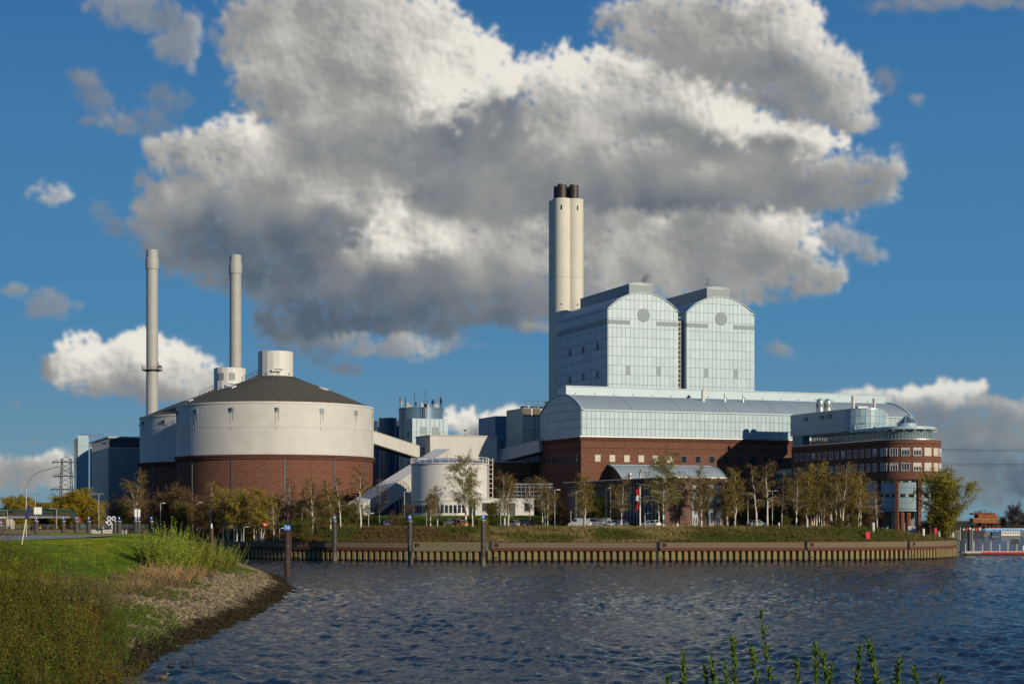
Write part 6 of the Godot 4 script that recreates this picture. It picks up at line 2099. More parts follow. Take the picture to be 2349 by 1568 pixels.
func car(called: String, paint: Material, van := false) -> Node3D:
	var t := Node3D.new()
	t.name = called
	t.set_meta("category", "van" if van else "car")
	var L := 4.9 if van else 4.1
	var W := 0.9 if van else 0.86
	var low := PackedVector2Array([Vector2(-L / 2, 0.3), Vector2(L / 2, 0.3), Vector2(L / 2 + 0.03, 0.62), Vector2(L / 2 - 0.08, 0.82), Vector2(L / 2 - 1.05, 0.98), Vector2(-L / 2 + 0.1, 1.0), Vector2(-L / 2 - 0.02, 0.6)])
	var top := PackedVector2Array([Vector2(L / 2 - 1.1, 0.96), Vector2(L / 2 - 1.85, 1.44), Vector2(-L / 2 + 0.75, 1.46), Vector2(-L / 2 + 0.15, 0.98)])
	if van:
		low = PackedVector2Array([Vector2(-L / 2, 0.35), Vector2(L / 2, 0.35), Vector2(L / 2 + 0.02, 0.8), Vector2(L / 2 - 0.7, 1.15), Vector2(-L / 2, 1.15)])
		top = PackedVector2Array([Vector2(L / 2 - 0.72, 1.13), Vector2(L / 2 - 1.4, 1.86), Vector2(-L / 2 + 0.12, 1.92), Vector2(-L / 2, 1.13)])
	var b := mb()
	b.prism(low, -W, W)
	put("body", b, paint, t)
	var c := mb()
	# the cabin narrows towards the roof
	var n := top.size()
	var side := func(p: Vector2, s: float) -> Vector3: return Vector3(p.x, p.y, s * (W - 0.04 - (p.y - 0.96) * (0.1 if van else 0.28)))
	for i in n - 1:
		c.quad(side.call(top[i], 1.0), side.call(top[i], -1.0), side.call(top[i + 1], -1.0), side.call(top[i + 1], 1.0))
	c.quad(side.call(top[3], 1.0), side.call(top[0], 1.0), side.call(top[1], 1.0), side.call(top[2], 1.0))
	c.quad(side.call(top[0], -1.0), side.call(top[3], -1.0), side.call(top[2], -1.0), side.call(top[1], -1.0))
	put("cabin", c, paint if van else M.glass, t)
	var r := mb()
	r.box(Vector3((top[1].x + top[2].x) * 0.5, top[1].y + 0.03, 0), Vector3(top[1].x - top[2].x + 0.1, 0.07, (W - 0.17) * 2.0))
	if not van:
		for x in [0.0, 1.0]:
			for s in [-1.0, 1.0]:
				var q: Vector2 = [top[0], top[3]][int(x)]
				var q2: Vector2 = [top[1], top[2]][int(x)]
				r.beam(side.call(q, s), side.call(q2, s), 0.1, 0.1)
		for s in [-1.0, 1.0]:
			r.beam(side.call(Vector2(-0.2, 0.97), s), side.call(Vector2(-0.25, 1.44), s), 0.09, 0.09)
	put("roof", r, paint, t)
	if van:
		for s in [-1.0, 1.0]:
			var g := mb()
			g.box(Vector3(L / 2 - 1.55, 1.45, s * (W - 0.05)), Vector3(0.8, 0.5, 0.06))
			put("side_window", g, M.glass, t)
		var ws := mb()
		ws.beam(Vector3(L / 2 - 0.76, 1.22, 0), Vector3(L / 2 - 1.32, 1.80, 0), 1.5, 0.06)
		put("windscreen", ws, M.glass, t)
		put("rear_window", boxm(Vector3(-L / 2 + 0.03, 1.5, 0), Vector3(0.06, 0.5, 1.4)), M.glass, t)
	for x in [-L / 2 + 0.75, L / 2 - 0.8]:
		for s in [-1.0, 1.0]:
			var w := mb()
			w.cyl(Vector3(x, 0.32, s * (W - 0.17)), Vector3(x, 0.32, s * (W + 0.02)), 0.32, 0.32, 16)
			var wh := put("wheel", w, M.tyre, t)
			var rm := mb()
			rm.cyl(Vector3(x, 0.32, s * W), Vector3(x, 0.32, s * (W + 0.035)), 0.2, 0.2, 12)
			put("rim", rm, M.rim, wh)
	for s in [-1.0, 1.0]:
		put("tail_light", boxm(Vector3(-L / 2 + 0.02, 0.85 if not van else 1.0, s * (W - 0.14)), Vector3(0.08, 0.24 if not van else 0.5, 0.22)), M.tail, t)
		put("headlight", boxm(Vector3(L / 2 - 0.06, 0.72, s * (W - 0.2)), Vector3(0.14, 0.16, 0.3)), M.signal_white, t)
	put("number_plate", boxm(Vector3(-L / 2 - 0.01, 0.62, 0), Vector3(0.05, 0.14, 0.5)), M.signal_white, t)
	put("bumper", boxm(Vector3(-L / 2 - 0.02, 0.42, 0), Vector3(0.1, 0.2, W * 1.9)), M.steel_dark, t)
	return t
func bank_things() -> void:
	var kinds := {"hatch": [], "van": []}
	var made := {}
	for p in ["car_grey", "orange", "car_silver", "car_dark", "car_white"]:
		made[p] = car("parked_car", M[p])
	made["van"] = car("white_van", M.car_white, true)
	for e in [[889, 353, 95, "car_grey", "grey car alone on the grass road, left of the pair of benches"], [1052, 356, 130, "orange", "orange hatchback parked behind the bench before the round white tank"], [1040, 361, 140, "car_white", "white car partly hidden behind the orange hatchback"], [1172, 354, 140, "car_silver", "silver estate car parked below the low white building"], [1214, 354, 60, "car_dark", "dark car with red tail lights, right of the silver estate car"], [1332, 355, 150, "van", "white van, left of two, parked before the shaded brick office"], [1374, 359, 165, "van", "white van, right of two, half behind a bare bush"], [1402, 358, 160, "car_white", "white car right behind the second white van"], [1420, 361, 170, "car_silver", "silver car between the tall plain pole and a forked birch"], [1492, 353, 140, "car_white", "white hatchback right of the flagpole"], [1735, 353, 30, "car_silver", "silver car parked beneath the tall slim birches on the right"]]:
		var x := gx(e[0], e[1])
		copy(made[e[3]], e[4], Vector3(x, bank_y(x, e[1]) + 0.07, -e[1]), deg_to_rad(e[2]), 1.0, "vehicles parked along the quay")
	for k in made:
		made[k].free()
	# street lamps and poles
	for e in [[1390, 352, 7.9, 1, "street lamp with one head left of the tall plain pole"], [1272, 358, 7.6, 1, "street lamp before the far end of the brick office"], [1321, 358, 7.4, 1, "street lamp behind the first white van"], [1715, 352, 6.8, 2, "double headed street lamp left of the silver car"], [1771, 352, 7.4, 2, "double headed street lamp right of the silver car"], [559, 359, 2.9, 1, "short lamp between the bright footed birches"], [845, 356, 2.9, 1, "short lamp on the grass right of the single tall birch"], [1479, 350, 2.9, 1, "short lamp right of the flagpole"], [368, 398, 6.0, 1, "lamp between the lock and the coal stores, left one of two"], [452, 386, 6.2, 1, "lamp before the coal stores, right one of two"], [641, 357, 2.6, 1, "short lamp right of the red round road sign"], [927, 380, 5.6, 1, "slender lamp before the dark gap left of the round white tank"]]:
		var x := gx(e[0], e[1])
		var t := thing("street_lamp", e[4], "street lamp", Vector3(x, bank_y(x, e[1]), -e[1]), 0.0, "street lamps")
		var m := mb()
		m.cyl(Vector3.ZERO, Vector3(0, e[2], 0), 0.1, 0.07, 8)
		put("pole", m, M.zinc, t)
		for s in ([-1.0, 1.0] if e[3] == 2 else [1.0]):
			var a := mb()
			a.beam(Vector3(0, e[2], 0), Vector3(s * 0.5, e[2] + 0.08, 0), 0.08, 0.08)
			put("arm", a, M.zinc, t)
			put("lamp_head", boxm(Vector3(s * 0.75, e[2] + 0.1, 0), Vector3(0.75, 0.2, 0.34)), M.white, t)
	for e in [[1400, 351, 8.6, 0.07, "tall plain grey pole right of the single headed lamp"], [1309, 348, 3.4, 0.06, "short grey pole before the first white van"], [1148, 348, 3.4, 0.06, "short grey pole before the silver estate car"], [978, 349, 3.2, 0.06, "short grey pole left of the spreading birch"], [1851, 348, 1.9, 0.2, "thin small white post at the foot of a branching birch"], [1627, 349, 3.6, 0.05, "thin pole before the office's end wall windows"]]:
		var x := gx(e[0], e[1])
		var m := mb()
		m.cyl(Vector3.ZERO, Vector3(0, e[2], 0), e[3], e[3] * 0.9, 8)
		m.cyl(Vector3(0, e[2], 0), Vector3(0, e[2] + 0.06, 0), e[3] * 1.3, 0.0, 8)
		tag(put("post", m, M.white if e[3] > 0.1 else M.zinc, self, Vector3(x, bank_y(x, e[1]), -e[1])), e[4], "post")
	# flagpole with the limp city flag
	var fx := gx(1467.5, 347)
	var fp := thing("flagpole", "white flagpole before the brick office", "flagpole", Vector3(fx, bank_y(fx, 347), -347))
	var fm := mb()
	fm.cyl(Vector3.ZERO, Vector3(0, 8.3, 0), 0.17, 0.11, 12)
	fm.cyl(Vector3(0, 8.3, 0), Vector3(0, 8.42, 0), 0.15, 0.1, 12)
	put("pole", fm, M.white_flat, fp)
	var fl := mb()
	var fold := func(u: float, v: float) -> Vector3: return Vector3(-0.14 - u * (0.9 - 0.25 * sin(v * PI)) , 7.9 - v * 4.1 - u * u * 0.7, 0.16 * sin(u * 11.0 + v * 2.0))
	for i in 12:
		for j in 10:
			fl.quad(fold.call(i / 12.0, (j + 1) / 10.0), fold.call((i + 1) / 12.0, (j + 1) / 10.0), fold.call((i + 1) / 12.0, j / 10.0), fold.call(i / 12.0, j / 10.0))
	M.red.cull_mode = BaseMaterial3D.CULL_DISABLED
	var fo := put("city_flag", fl, M.red, self, fp.position)
	tag(fo, "limp red flag with a white three towered castle, hanging from the white flagpole", "flag")
	var cs := mb()
	var castle := PackedVector2Array([Vector2(-0.30, -0.5), Vector2(0.30, -0.5), Vector2(0.30, 0.35), Vector2(0.2, 0.5), Vector2(0.1, 0.35), Vector2(0.1, 0.0), Vector2(0.07, 0.0), Vector2(0.07, 0.55), Vector2(0.0, 0.75), Vector2(-0.07, 0.55), Vector2(-0.07, 0.0), Vector2(-0.1, 0.0), Vector2(-0.1, 0.35), Vector2(-0.2, 0.5), Vector2(-0.30, 0.35)])
	cs.t.origin = Vector3(-0.5, 5.9, 0.2)
	cs.prism(castle, 0.0, 0.02)
	put("castle_emblem", cs, M.signal_white, fo)
	# benches
	for e in [[1029, 349.5, "wooden bench with white legs, left one of the pair before the orange hatchback"], [1059, 349.5, "wooden bench with white legs, right one of the pair before the orange hatchback"], [1536, 347.5, "wooden bench with white legs, right beside the tallest birch"], [1569, 347.5, "wooden bench with white legs, second from the tallest birch"]]:
		var x := gx(e[0], e[1])
		var t := thing("park_bench", e[2], "bench", Vector3(x, bank_y(x, e[1]) + 0.05, -e[1]), 0.0, "benches on the promenade")
		for k in 3:
			put("seat_plank", boxm(Vector3(0, 0.5, -0.16 + k * 0.16), Vector3(1.75, 0.06, 0.13)), M.wood, t)
		for k in 2:
			put("back_plank", boxm(Vector3(0, 0.72 + k * 0.17, -0.3), Vector3(1.75, 0.13, 0.05)), M.wood, t)
		for s in [-0.85, 0.85]:
			put("leg", boxm(Vector3(s, 0.26, 0), Vector3(0.14, 0.52, 0.5)), M.white_flat, t)
		tag(t, e[2], "bench", "benches on the promenade")
	var bin := thing("litter_bin", "small white litter bin between the two benches near the tallest birch", "bin", Vector3(gx(1553, 347.5), bank_y(gx(1553, 347.5), 347.5), -347.5))
	var bm := mb()
	bm.cyl(Vector3.ZERO, Vector3(0, 0.9, 0), 0.24, 0.28, 12)
	put("drum", bm, M.white_flat, bin)
	var bl := mb()
	bl.cyl(Vector3(0, 0.9, 0), Vector3(0, 0.98, 0), 0.3, 0.26, 12)
	put("lid", bl, M.zinc, bin)
	# white bollards, a red box and a red lifebuoy post on the quay's end
	for e in [[2002, 352, "white bollard right of the red box on the bank"], [2117, 362, "white bollard left of the big willow"], [2153, 368, "white bollard right of the red lifebuoy post"], [2178, 374, "white bollard, left one of the pair at the quay's end"], [2184, 375, "white bollard, right one of the pair at the quay's end"], [1786, 348, "small white bollard below the birches right of the silver car"]]:
		var x := gx(e[0], e[1])
		var m := mb()
		m.lathe(PackedVector2Array([Vector2(0.3, -0.2), Vector2(0.3, 1.55), Vector2(0.24, 1.8), Vector2(0.0, 1.9)]), 14)
		var o := put("bollard", m, M.white_flat, self, Vector3(x, bank_y(x, e[1]), -e[1]))
		if e[0] == 1786:
			o.scale = Vector3.ONE * 0.6
		tag(o, e[2], "bollard", "white bollards on the bank")
	var rb := thing("red_box", "red box on a short post on the slope near the last birch", "box", Vector3(gx(1989.5, 348), bank_y(gx(1989.5, 348), 348), -348))
	put("case", boxm(Vector3(0, 1.0, 0), Vector3(0.85, 1.5, 0.4)), M.red, rb)
	put("stand", boxm(Vector3(0, 0.1, 0), Vector3(0.16, 0.8, 0.16)), M.steel_dark, rb)
	var lp := thing("lifebuoy_post", "red lifebuoy post under the big willow at the quay's end", "lifebuoy post", Vector3(gx(2145, 366), bank_y(gx(2145, 366), 366), -366))
	put("stand", boxm(Vector3(0, 0.8, 0), Vector3(0.14, 1.8, 0.14)), M.red, lp)
	put("case", boxm(Vector3(0, 1.6, 0.1), Vector3(0.5, 1.2, 0.25)), M.red, lp)
	# red round road sign in the thicket
	var rs := thing("road_sign", "red and white round no entry sign among the birches below the big coal store", "road sign", Vector3(gx(608, 356), bank_y(gx(608, 356), 356), -356))
	var pm := mb()
	pm.cyl(Vector3.ZERO, Vector3(0, 3.2, 0), 0.06, 0.06, 6)
	put("post", pm, M.steel_dark, rs)
	var ds := mb()
	ds.cyl(Vector3(0, 3.5, 0.05), Vector3(0, 3.5, 0.1), 0.46, 0.46, 24)
	put("disc", ds, M.red, rs)
	put("bar", boxm(Vector3(0, 3.5, 0.12), Vector3(0.6, 0.15, 0.02)), M.signal_white, rs)
	# gate at the quay's end
	var gt := thing("quay_gate", "pale mesh gate at the very end of the quay", "gate", Vector3(gx(2193, 380), 4.0, -380))
	for k in 8:
		put("bar", boxm(Vector3(-0.9 + k * 0.22, 0.9, 0), Vector3(0.05, 1.8, 0.05)), M.steel, gt)
	for s in [-1.05, 0.85]:
		put("post", boxm(Vector3(s, 1.2, 0), Vector3(0.14, 2.9, 0.14)), M.steel, gt)
	put("rail", boxm(Vector3(-0.1, 1.8, 0), Vector3(1.9, 0.08, 0.06)), M.steel, gt)
func text(parent: Node3D, called: String, s: String, pos: Vector3, size: float, m: Material) -> void:
	var f := SystemFont.new()
	f.font_names = PackedStringArray(["Droid Sans"])
	var t := TextMesh.new()
	t.text = s
	t.font = f
	t.font_size = 48
	t.pixel_size = size / 48.0
	t.depth = 0.02
	t.curve_step = 2.0
	piece(called, t, m, parent, pos)
func mooring_pile(label: String, px: float, d: float, top: float, rust: bool, number: String, group: String, detail := true) -> void:
	var t := thing("mooring_pile", label, "mooring pile", Vector3(gx(px, d), 0, -d), 0.0, group)
	var r := 0.43 if detail or rust else 0.53
	var m := mb()
	m.cyl(Vector3(0, 1.6, 0), Vector3(0, top, 0), r, r, 22)
	put("shaft", m, M.pile_rust if rust else M.pile, t)
	var l := mb()
	l.cyl(Vector3(0, -1.5, 0), Vector3(0, 1.6, 0), r + 0.006, r + 0.006, 22)
	put("tide_stained_foot", l, M.pile_rust if rust else M.pile_low, t)
	var c := mb()
	c.lathe(PackedVector2Array([Vector2(r, top - 0.12), Vector2(r + 0.05, top - 0.1), Vector2(r + 0.05, top), Vector2(0, top + 0.06)]), 22)
	put("cap", c, M.zinc if not rust else M.pile_rust, t)
	var w := mb()
	for y in [top - 2.1, top - 4.3]:
		if y > 1.0:
			w.lathe(PackedVector2Array([Vector2(r, y), Vector2(r + 0.02, y + 0.02), Vector2(r + 0.02, y + 0.06), Vector2(r, y + 0.08)]), 22)
	if w.v.size():
		put("weld_seam", w, M.pile_low, t)
	var b := mb()
	b.cyl(Vector3(0, top, 0), Vector3(0, top + 0.5, 0), 0.05, 0.05, 6)
	put("plate_stem", b, M.steel_dark, t)
	var pl := put("number_plate", boxm(Vector3(0, top + 0.62, 0.05), Vector3(0.95, 0.72, 0.05) if number else Vector3(0.62, 0.66, 0.05) if detail else Vector3(0.46, 0.5, 0.05)), M.plate_blue, t)
	if number:
		text(pl, "numeral", number, Vector3(0, top + 0.62, 0.085), 0.62, M.signal_white)
	else:
		put("numeral", boxm(Vector3(0.02, top + 0.62, 0.085), Vector3(0.12, 0.45, 0.02)), M.signal_white, pl)
	if detail and not rust:
		for k in 14:
			var ch := mb()
			ch.box(Vector3(r * 0.75 + 0.02 * (k % 2), 1.0 + k * 0.16, r * 0.72), Vector3(0.10, 0.13, 0.08), Basis(Vector3.FORWARD, 0.4 * (k % 2)))
			put("chain_link", ch, M.black, t)
		var rg := mb()
		for y in [3.4, 4.9]:
			rg.box(Vector3(0.1, y, r), Vector3(0.14, 0.22, 0.12))
		put("mooring_eye", rg, M.steel_dark, t)
	if rust:
		put("fender_rail", boxm(Vector3(r + 0.08, top * 0.5 + 1.2, 0.05), Vector3(0.16, top - 3.4, 0.3)), M.rust, t)
func lock() -> void:
	mooring_pile("dark rusty mooring pile with a blue plate numbered 14, nearest the shore's tip", 659, 250, 6.4, true, "14", "mooring piles in the river")
	mooring_pile("grey steel mooring pile before the big coal store, leftmost of the three grey ones", 767.5, 344, 8.05, false, "", "mooring piles in the river")
	mooring_pile("grey steel mooring pile before the round white tank, middle of the three grey ones", 940, 320, 8.05, false, "", "mooring piles in the river")
	mooring_pile("grey steel mooring pile before the low white building, rightmost of the three grey ones", 1108, 304, 8.1, false, "", "mooring piles in the river")
	for e in [[83.5, "dolphin beside the lamp post with the white board, at the lock"], [145.7, "dolphin left of the green stairs at the lock"], [175.7, "dolphin before the foot of the green stairs"], [204, "dolphin right of the green stairs, standing by itself"], [263.6, "dolphin right of the white signal discs, left one of its pair"], [273.5, "dolphin right of the white signal discs, right one of its pair"], [312, "dolphin below the left of the pair of tall white signs"], [318, "dolphin below the right of the pair of tall white signs"], [347.5, "dolphin right of the pair of tall white signs"], [2, "dolphin at the left edge of the view"]]:
		mooring_pile(e[1], e[0], 388, 8.0 if e[0] > 4 else 7.0, false, "", "dolphins at the lock entrance", false)
	mooring_pile("low dolphin with a blue plate in the dark canal mouth", 395, 380, 6.0, false, "", "dolphins at the lock entrance", false)
	# green footbridge and its stairs
	var d := 412.0
	var k := d / F
	var t := thing("green_footbridge", "green railed steel footbridge over the lock with a stair down to the quay", "footbridge", Vector3(gx(-40, d), 6, -d))
	var L := 203.0 * k
	put("deck", boxm(Vector3(L / 2, 3.4, 0), Vector3(L, 0.55, 2.4)), M.steel_dark, t)
	put("girder", boxm(Vector3(L / 2, 2.9, 1.0), Vector3(L, 0.6, 0.3)), M.steel, t)
	for i in 15:
		for z in [1.15, -1.15]:
			put("rail_post", boxm(Vector3(L * i / 14.0, 4.3, z), Vector3(0.09, 1.3, 0.09)), M.green_bridge, t)
	for z in [1.15, -1.15]:
		put("mesh_panel", boxm(Vector3(L / 2, 4.2, z - 0.06), Vector3(L, 0.75, 0.04)), M.green_bridge, t)
		for y in [4.35, 4.95]:
			put("rail", boxm(Vector3(L / 2, y, z + 0.02), Vector3(L, 0.1, 0.07)), M.green_bridge, t)
	for x in [60.0, 68.0, 40.0]:
		put("pier", boxm(Vector3(x * k, 1.3, 0), Vector3(0.7, 3.4, 1.6)), M.pale_concrete, t)
	for z in [1.0, -1.0]:
		var s := mb()
		s.beam(Vector3(L, 3.7, z), Vector3(L + 3.2, 0.0, z), 0.16, 0.7)
		s.beam(Vector3(L, 4.9, z), Vector3(L + 3.2, 1.2, z), 0.1, 0.1)
		s.beam(Vector3(L, 4.4, z), Vector3(L + 3.2, 0.7, z), 0.08, 0.5)
		put("stair_stringer", s, M.green_bridge, t)
	for i in 16:
		put("step", boxm(Vector3(L + 0.1 + i * 0.2, 3.6 - i * 0.23, 0), Vector3(0.26, 0.05, 1.9)), M.white_seam, t)
	# railings along the lock
	for e in [[0, 133, "white pipe railing on the lock quay under the green footbridge"], [158, 262, "pipe railing on the lock quay behind the stand-alone dolphin"], [277, 345, "pipe railing on the brick lock quay below the pair of tall white signs"]]:
		var x0 := gx(e[0], 402)
		var n := int((gx(e[1], 402) - x0) / 1.6)
		var r := thing("railing", e[2], "railing", Vector3(x0, 6.0, -401.5), 0.0, "railings on the lock quay")
		for i in n + 1:
			put("post", boxm(Vector3(i * 1.6, 0.55, 0), Vector3(0.08, 1.1, 0.08)), M.steel, r)
		for y in [0.4, 0.75, 1.1]:
			put("rail", boxm(Vector3(n * 0.8, y, 0), Vector3(n * 1.6, 0.07, 0.06)), M.steel, r)
	# ship signals: three round discs on a post
	var sg := thing("ship_signal", "lock signal of three white octagonal discs, one lit red, on a white post", "signal", Vector3(gx(256, 396), 6.0, -396))
	put("post", boxm(Vector3(0.1, 0.7, 0), Vector3(0.18, 1.5, 0.18)), M.signal_white, sg)
	put("bracket", boxm(Vector3(0, 1.9, -0.08), Vector3(0.12, 1.6, 0.1)), M.steel, sg)
	for e in [[-0.55, 2.55, "red"], [0.52, 2.55, "plate_blue"], [-0.55, 1.5, "black"]]:
		var q := mb()
		q.t = Transform3D(Basis(Vector3.RIGHT, Vector3(0, 0, 1), Vector3(0, -1, 0)), Vector3(e[0], e[1], 0))
		q.lathe(PackedVector2Array([Vector2(0.33, -0.05), Vector2(0.52, -0.05), Vector2(0.52, 0.1), Vector2(0.33, 0.1)]), 8, Vector3.ZERO, 0, TAU, true)
		var o := put("disc", q, M.signal_white, sg)
		var h := mb()
		h.t = q.t
		h.cyl(Vector3(0, -0.04, 0), Vector3(0, 0.02, 0), 0.34, 0.34, 12)
		put("disc_face", h, M.steel_dark, o)
		var g := mb()
		g.t = q.t
		g.cyl(Vector3(0.06, 0.02, 0.02), Vector3(0.06, 0.08, 0.02), 0.14, 0.14, 10)
		put("lens", g, M[e[2]], o)
	var sp := mb()
	sp.cyl(Vector3(-1.3, 1.7, 0), Vector3(-0.9, 1.6, 0), 0.28, 0.2, 10)
	put("horn", sp, M.signal_white, sg)
	# tall white signs
	for e in [[311.5, "tall white sign board, left one of the pair behind the dolphins"], [319, "tall white sign board, right one of the pair behind the dolphins"]]:
		var s := thing("white_sign", e[1], "sign", Vector3(gx(e[0], 394), 6.0, -394), 0.0, "pair of tall white signs")
		put("board", boxm(Vector3(0, 3.75, 0), Vector3(0.55, 1.7, 0.1)), M.signal_white, s)
		put("post", boxm(Vector3(0, 1.4, -0.1), Vector3(0.12, 3.0, 0.12)), M.steel_dark, s)
	# lamps at the lock
	for e in [[226.5, 404, 8.0, 2, "double armed lamp at the lock between the willows and the signal discs"], [81, 400, 7.8, 1, "lamp at the lock with a white board on its post"], [17, 408, 4.2, 3, "lamp at the left edge above the footbridge rail"], [214, 415, 4.6, 3, "lamp behind the large weeping willow's foot"], [130, 410, 4.6, 3, "low lamp above the footbridge rail before the weeping willow"]]:
		var l := thing("street_lamp", e[4], "street lamp", Vector3(gx(e[0], e[1]), 6.0, -e[1]), 0.0, "street lamps")
		var m := mb()
		m.cyl(Vector3.ZERO, Vector3(0, e[2] + 0.2, 0), 0.1, 0.08, 8)
		put("pole", m, M.steel, l)
		for s in ([-1.0, 1.0] if e[3] == 2 else [1.0] if e[3] == 1 else [-1.0]):
			put("lamp_head", boxm(Vector3(s * (0.65 if s > 0 else 1.0), e[2] + 0.25, 0), Vector3(1.2 if s > 0 else 1.6, 0.18, 0.36)), M.steel, l)
	put_tag("white_board", boxm(Vector3.ZERO, Vector3(1.8, 1.6, 0.1)), M.signal_white, at(87, 1170, 399.5), "blank white board on the lamp post at the lock", "board")
	put_tag("red_signal", boxm(Vector3.ZERO, Vector3(0.4, 1.5, 0.3)), M.red, at(182, 1191, 398), "red upright signal light box at the foot of the green stairs", "signal")
	for e in [[92, "small yellow marker on the lock quay below the white board"], [237, "small yellow marker on the lock quay left of the signal discs"]]:
		put_tag("yellow_marker", boxm(Vector3.ZERO, Vector3(0.3, 0.28, 0.3)), M.yellow, at(e[0], 1209, 400), e[1], "marker")
	# the curved street lamp on the dyke and the leaning sign pole
	var c := thing("curved_street_lamp", "tall street lamp with a long curved arm on the dyke road", "street lamp", Vector3(gx(60, 211), 6.05, -211), 0.0, "street lamps")
	var pts := PackedVector3Array([Vector3.ZERO, Vector3(0, 3.5, 0), Vector3(0, 5.4, 0)])
	for i in 13:
		var q := i / 12.0
		pts.append(Vector3(2.9 * (1.0 - cos(q * PI * 0.5)), 5.4 + 2.75 * sin(q * PI * 0.5), 0))
	var cm := mb()
	cm.tube(pts, 0.085, 0.05, 8)
	put("pole", cm, M.steel, c)
	var ch := mb()
	ch.beam(Vector3(2.3, 8.08, 0), Vector3(4.05, 8.55, 0), 0.26, 0.12)
	put("lamp_head", ch, M.steel, c)
	var y := thing("leaning_sign_pole", "leaning cream pole with blue edge-on signs at the edge of the dyke", "sign post", Vector3(gx(49, 150), 6.0, -150))
	var ym := mb()
	ym.cyl(Vector3(0, -0.3, 0), Vector3(0.56, 3.15, 0), 0.05, 0.045, 10)
	put("pole", ym, M.cream_pole, y)
	for e in [[0.47, 2.45, 0.45], [0.56, 2.95, 0.55]]:
		var sm := mb()
		sm.t = Transform3D(Basis(Vector3(0.32, 0, -0.95), Vector3(0.17, 0.98, 0.05), Vector3(0.95, -0.1, 0.32)).orthonormalized(), Vector3(e[0] + 0.06, e[1], 0.05))
		sm.prism(PackedVector2Array([Vector2(-0.3, -0.25), Vector2(0.0, -0.3), Vector2(0.3, -0.25), Vector2(0.3, 0.22), Vector2(0.0, 0.3), Vector2(-0.3, 0.22)]), -0.015, 0.015)
		put("sign_plate", sm, M.sign_blue, y)
	# the wooden post with a white lamp on the shore
	var w := thing("shore_post", "weathered wooden post with a small white lamp, rising behind the bright willow scrub", "post", Vector3(gx(486, 262), 0.6, -262))
	var wm := mb()
	wm.cyl(Vector3(0, -1, 0), Vector3(0, 6.3, 0), 0.28, 0.25, 12)
	put("shaft", wm, M.wood, w)
	var wl := mb()
	wl.cyl(Vector3(-0.05, 6.3, 0), Vector3(-0.05, 6.95, 0), 0.13, 0.12, 10)
	put("lantern", wl, M.signal_white, w)
	# dark shed behind the willows
	var sh := thing("dark_shed", "dark flat roofed shed between the yellow willows", "shed", Vector3(gx(80, 445), 6, -445))
	put("wall", boxm(Vector3(3.5, 3.2, 0), Vector3(8, 6.4, 6)), M.black, sh)
	put("roof", boxm(Vector3(3.5, 6.5, 0), Vector3(8.6, 0.25, 6.6)), M.steel_dark, sh)
	var hut := thing("lock_hut", "small brick hut with a white roof edge at the left edge of the lock", "hut", Vector3(gx(-6, 404), 5.8, -404))
	put("wall", boxm(Vector3(0, 1.3, 0), Vector3(2.6, 2.9, 3)), M.brick, hut)
	put("roof", boxm(Vector3(0, 2.9, 0), Vector3(3.2, 0.3, 3.6)), M.white_flat, hut)
func put_tag(called: String, m: MB, mt: Material, pos: Vector3, label: String, cat: String) -> void:
	tag(put(called, m, mt, self, pos), label, cat)
# a shrub of upright shoots, each set with small leaves
func shrub(sd: int, o: Dictionary) -> Node3D:
	rng.seed = sd
	var wood := mb()
	var fol := mb()
	wood.colored = true
	fol.colored = true
	for s in int(o.shoots):
		var a := rng.randf() * TAU
		var rr := sqrt(rng.randf())
		var foot := Vector3(cos(a), 0, sin(a)) * rr * float(o.foot)
		var hgt: float = o.h * (1.0 - 0.45 * rr * rr) * (rng.randf_range(0.45, 1.0) if rng.randf() < 0.8 else rng.randf_range(0.95, 1.3))
		var own := rng.randf_range(0.55, 1.3)
		var out := Vector3(cos(a), 0, sin(a)) * rr * float(o.fan) * hgt + jitter(0.12 * hgt)
		out.y = 0
		var pts := PackedVector3Array()
		for i in 6:
			var q := i / 5.0
			pts.append(foot + Vector3(0, hgt * q, 0) + out * pow(q, float(o.bend)) + jitter(0.02 * hgt) * q)
		wood.col = shade_of(o.stem_a, o.stem_b)
		for i in 5:
			var w := lerpf(o.thick, o.thick * 0.35, i / 5.0)
			blade(wood, pts[i], pts[i + 1] + (pts[i + 1] - pts[i]) * 0.3, w * 2.0)
			blade(wood, pts[i + 1], pts[i] - (pts[i + 1] - pts[i]) * 0.1, w * 2.0)
		var n := int(o.leaves)
		var dry := rng.randf() < float(o.get("bare", 0.0))
		for k in n:
			if dry and k % 5:
				continue
			var q := lerpf(o.from, 1.02, float(k) / n) * 5.0
			var i := mini(int(q), 4)
			var p := pts[i].lerp(pts[i + 1], q - i)
			var lc := shade_of(o.leaf_a, o.leaf_b)
			fol.col = Color(lc.r * own, lc.g * own, lc.b * own)
			var up := (pts[i + 1] - pts[i]).normalized()
			var d := (up * float(o.get("up", 0.7)) + jitter(1.0)).normalized() * float(o.leaf) * rng.randf_range(0.6, 1.25)
			var sd2 := d.cross(jitter(1.0)).normalized() * float(o.leaf) * 0.2
			var b := p + jitter(float(o.get("loose", 0.03)))
			fol.flat3(b, b + d * 0.5 + sd2, b + d)
			fol.flat3(b, b + d, b + d * 0.5 - sd2)
	var node := Node3D.new()
	node.name = o.called
	piece("stems", wood.mesh(), M.bark_v, node)
	piece("foliage", fol.mesh(), M.leaf, node)
	node.set_meta("category", "shrub")
	return node
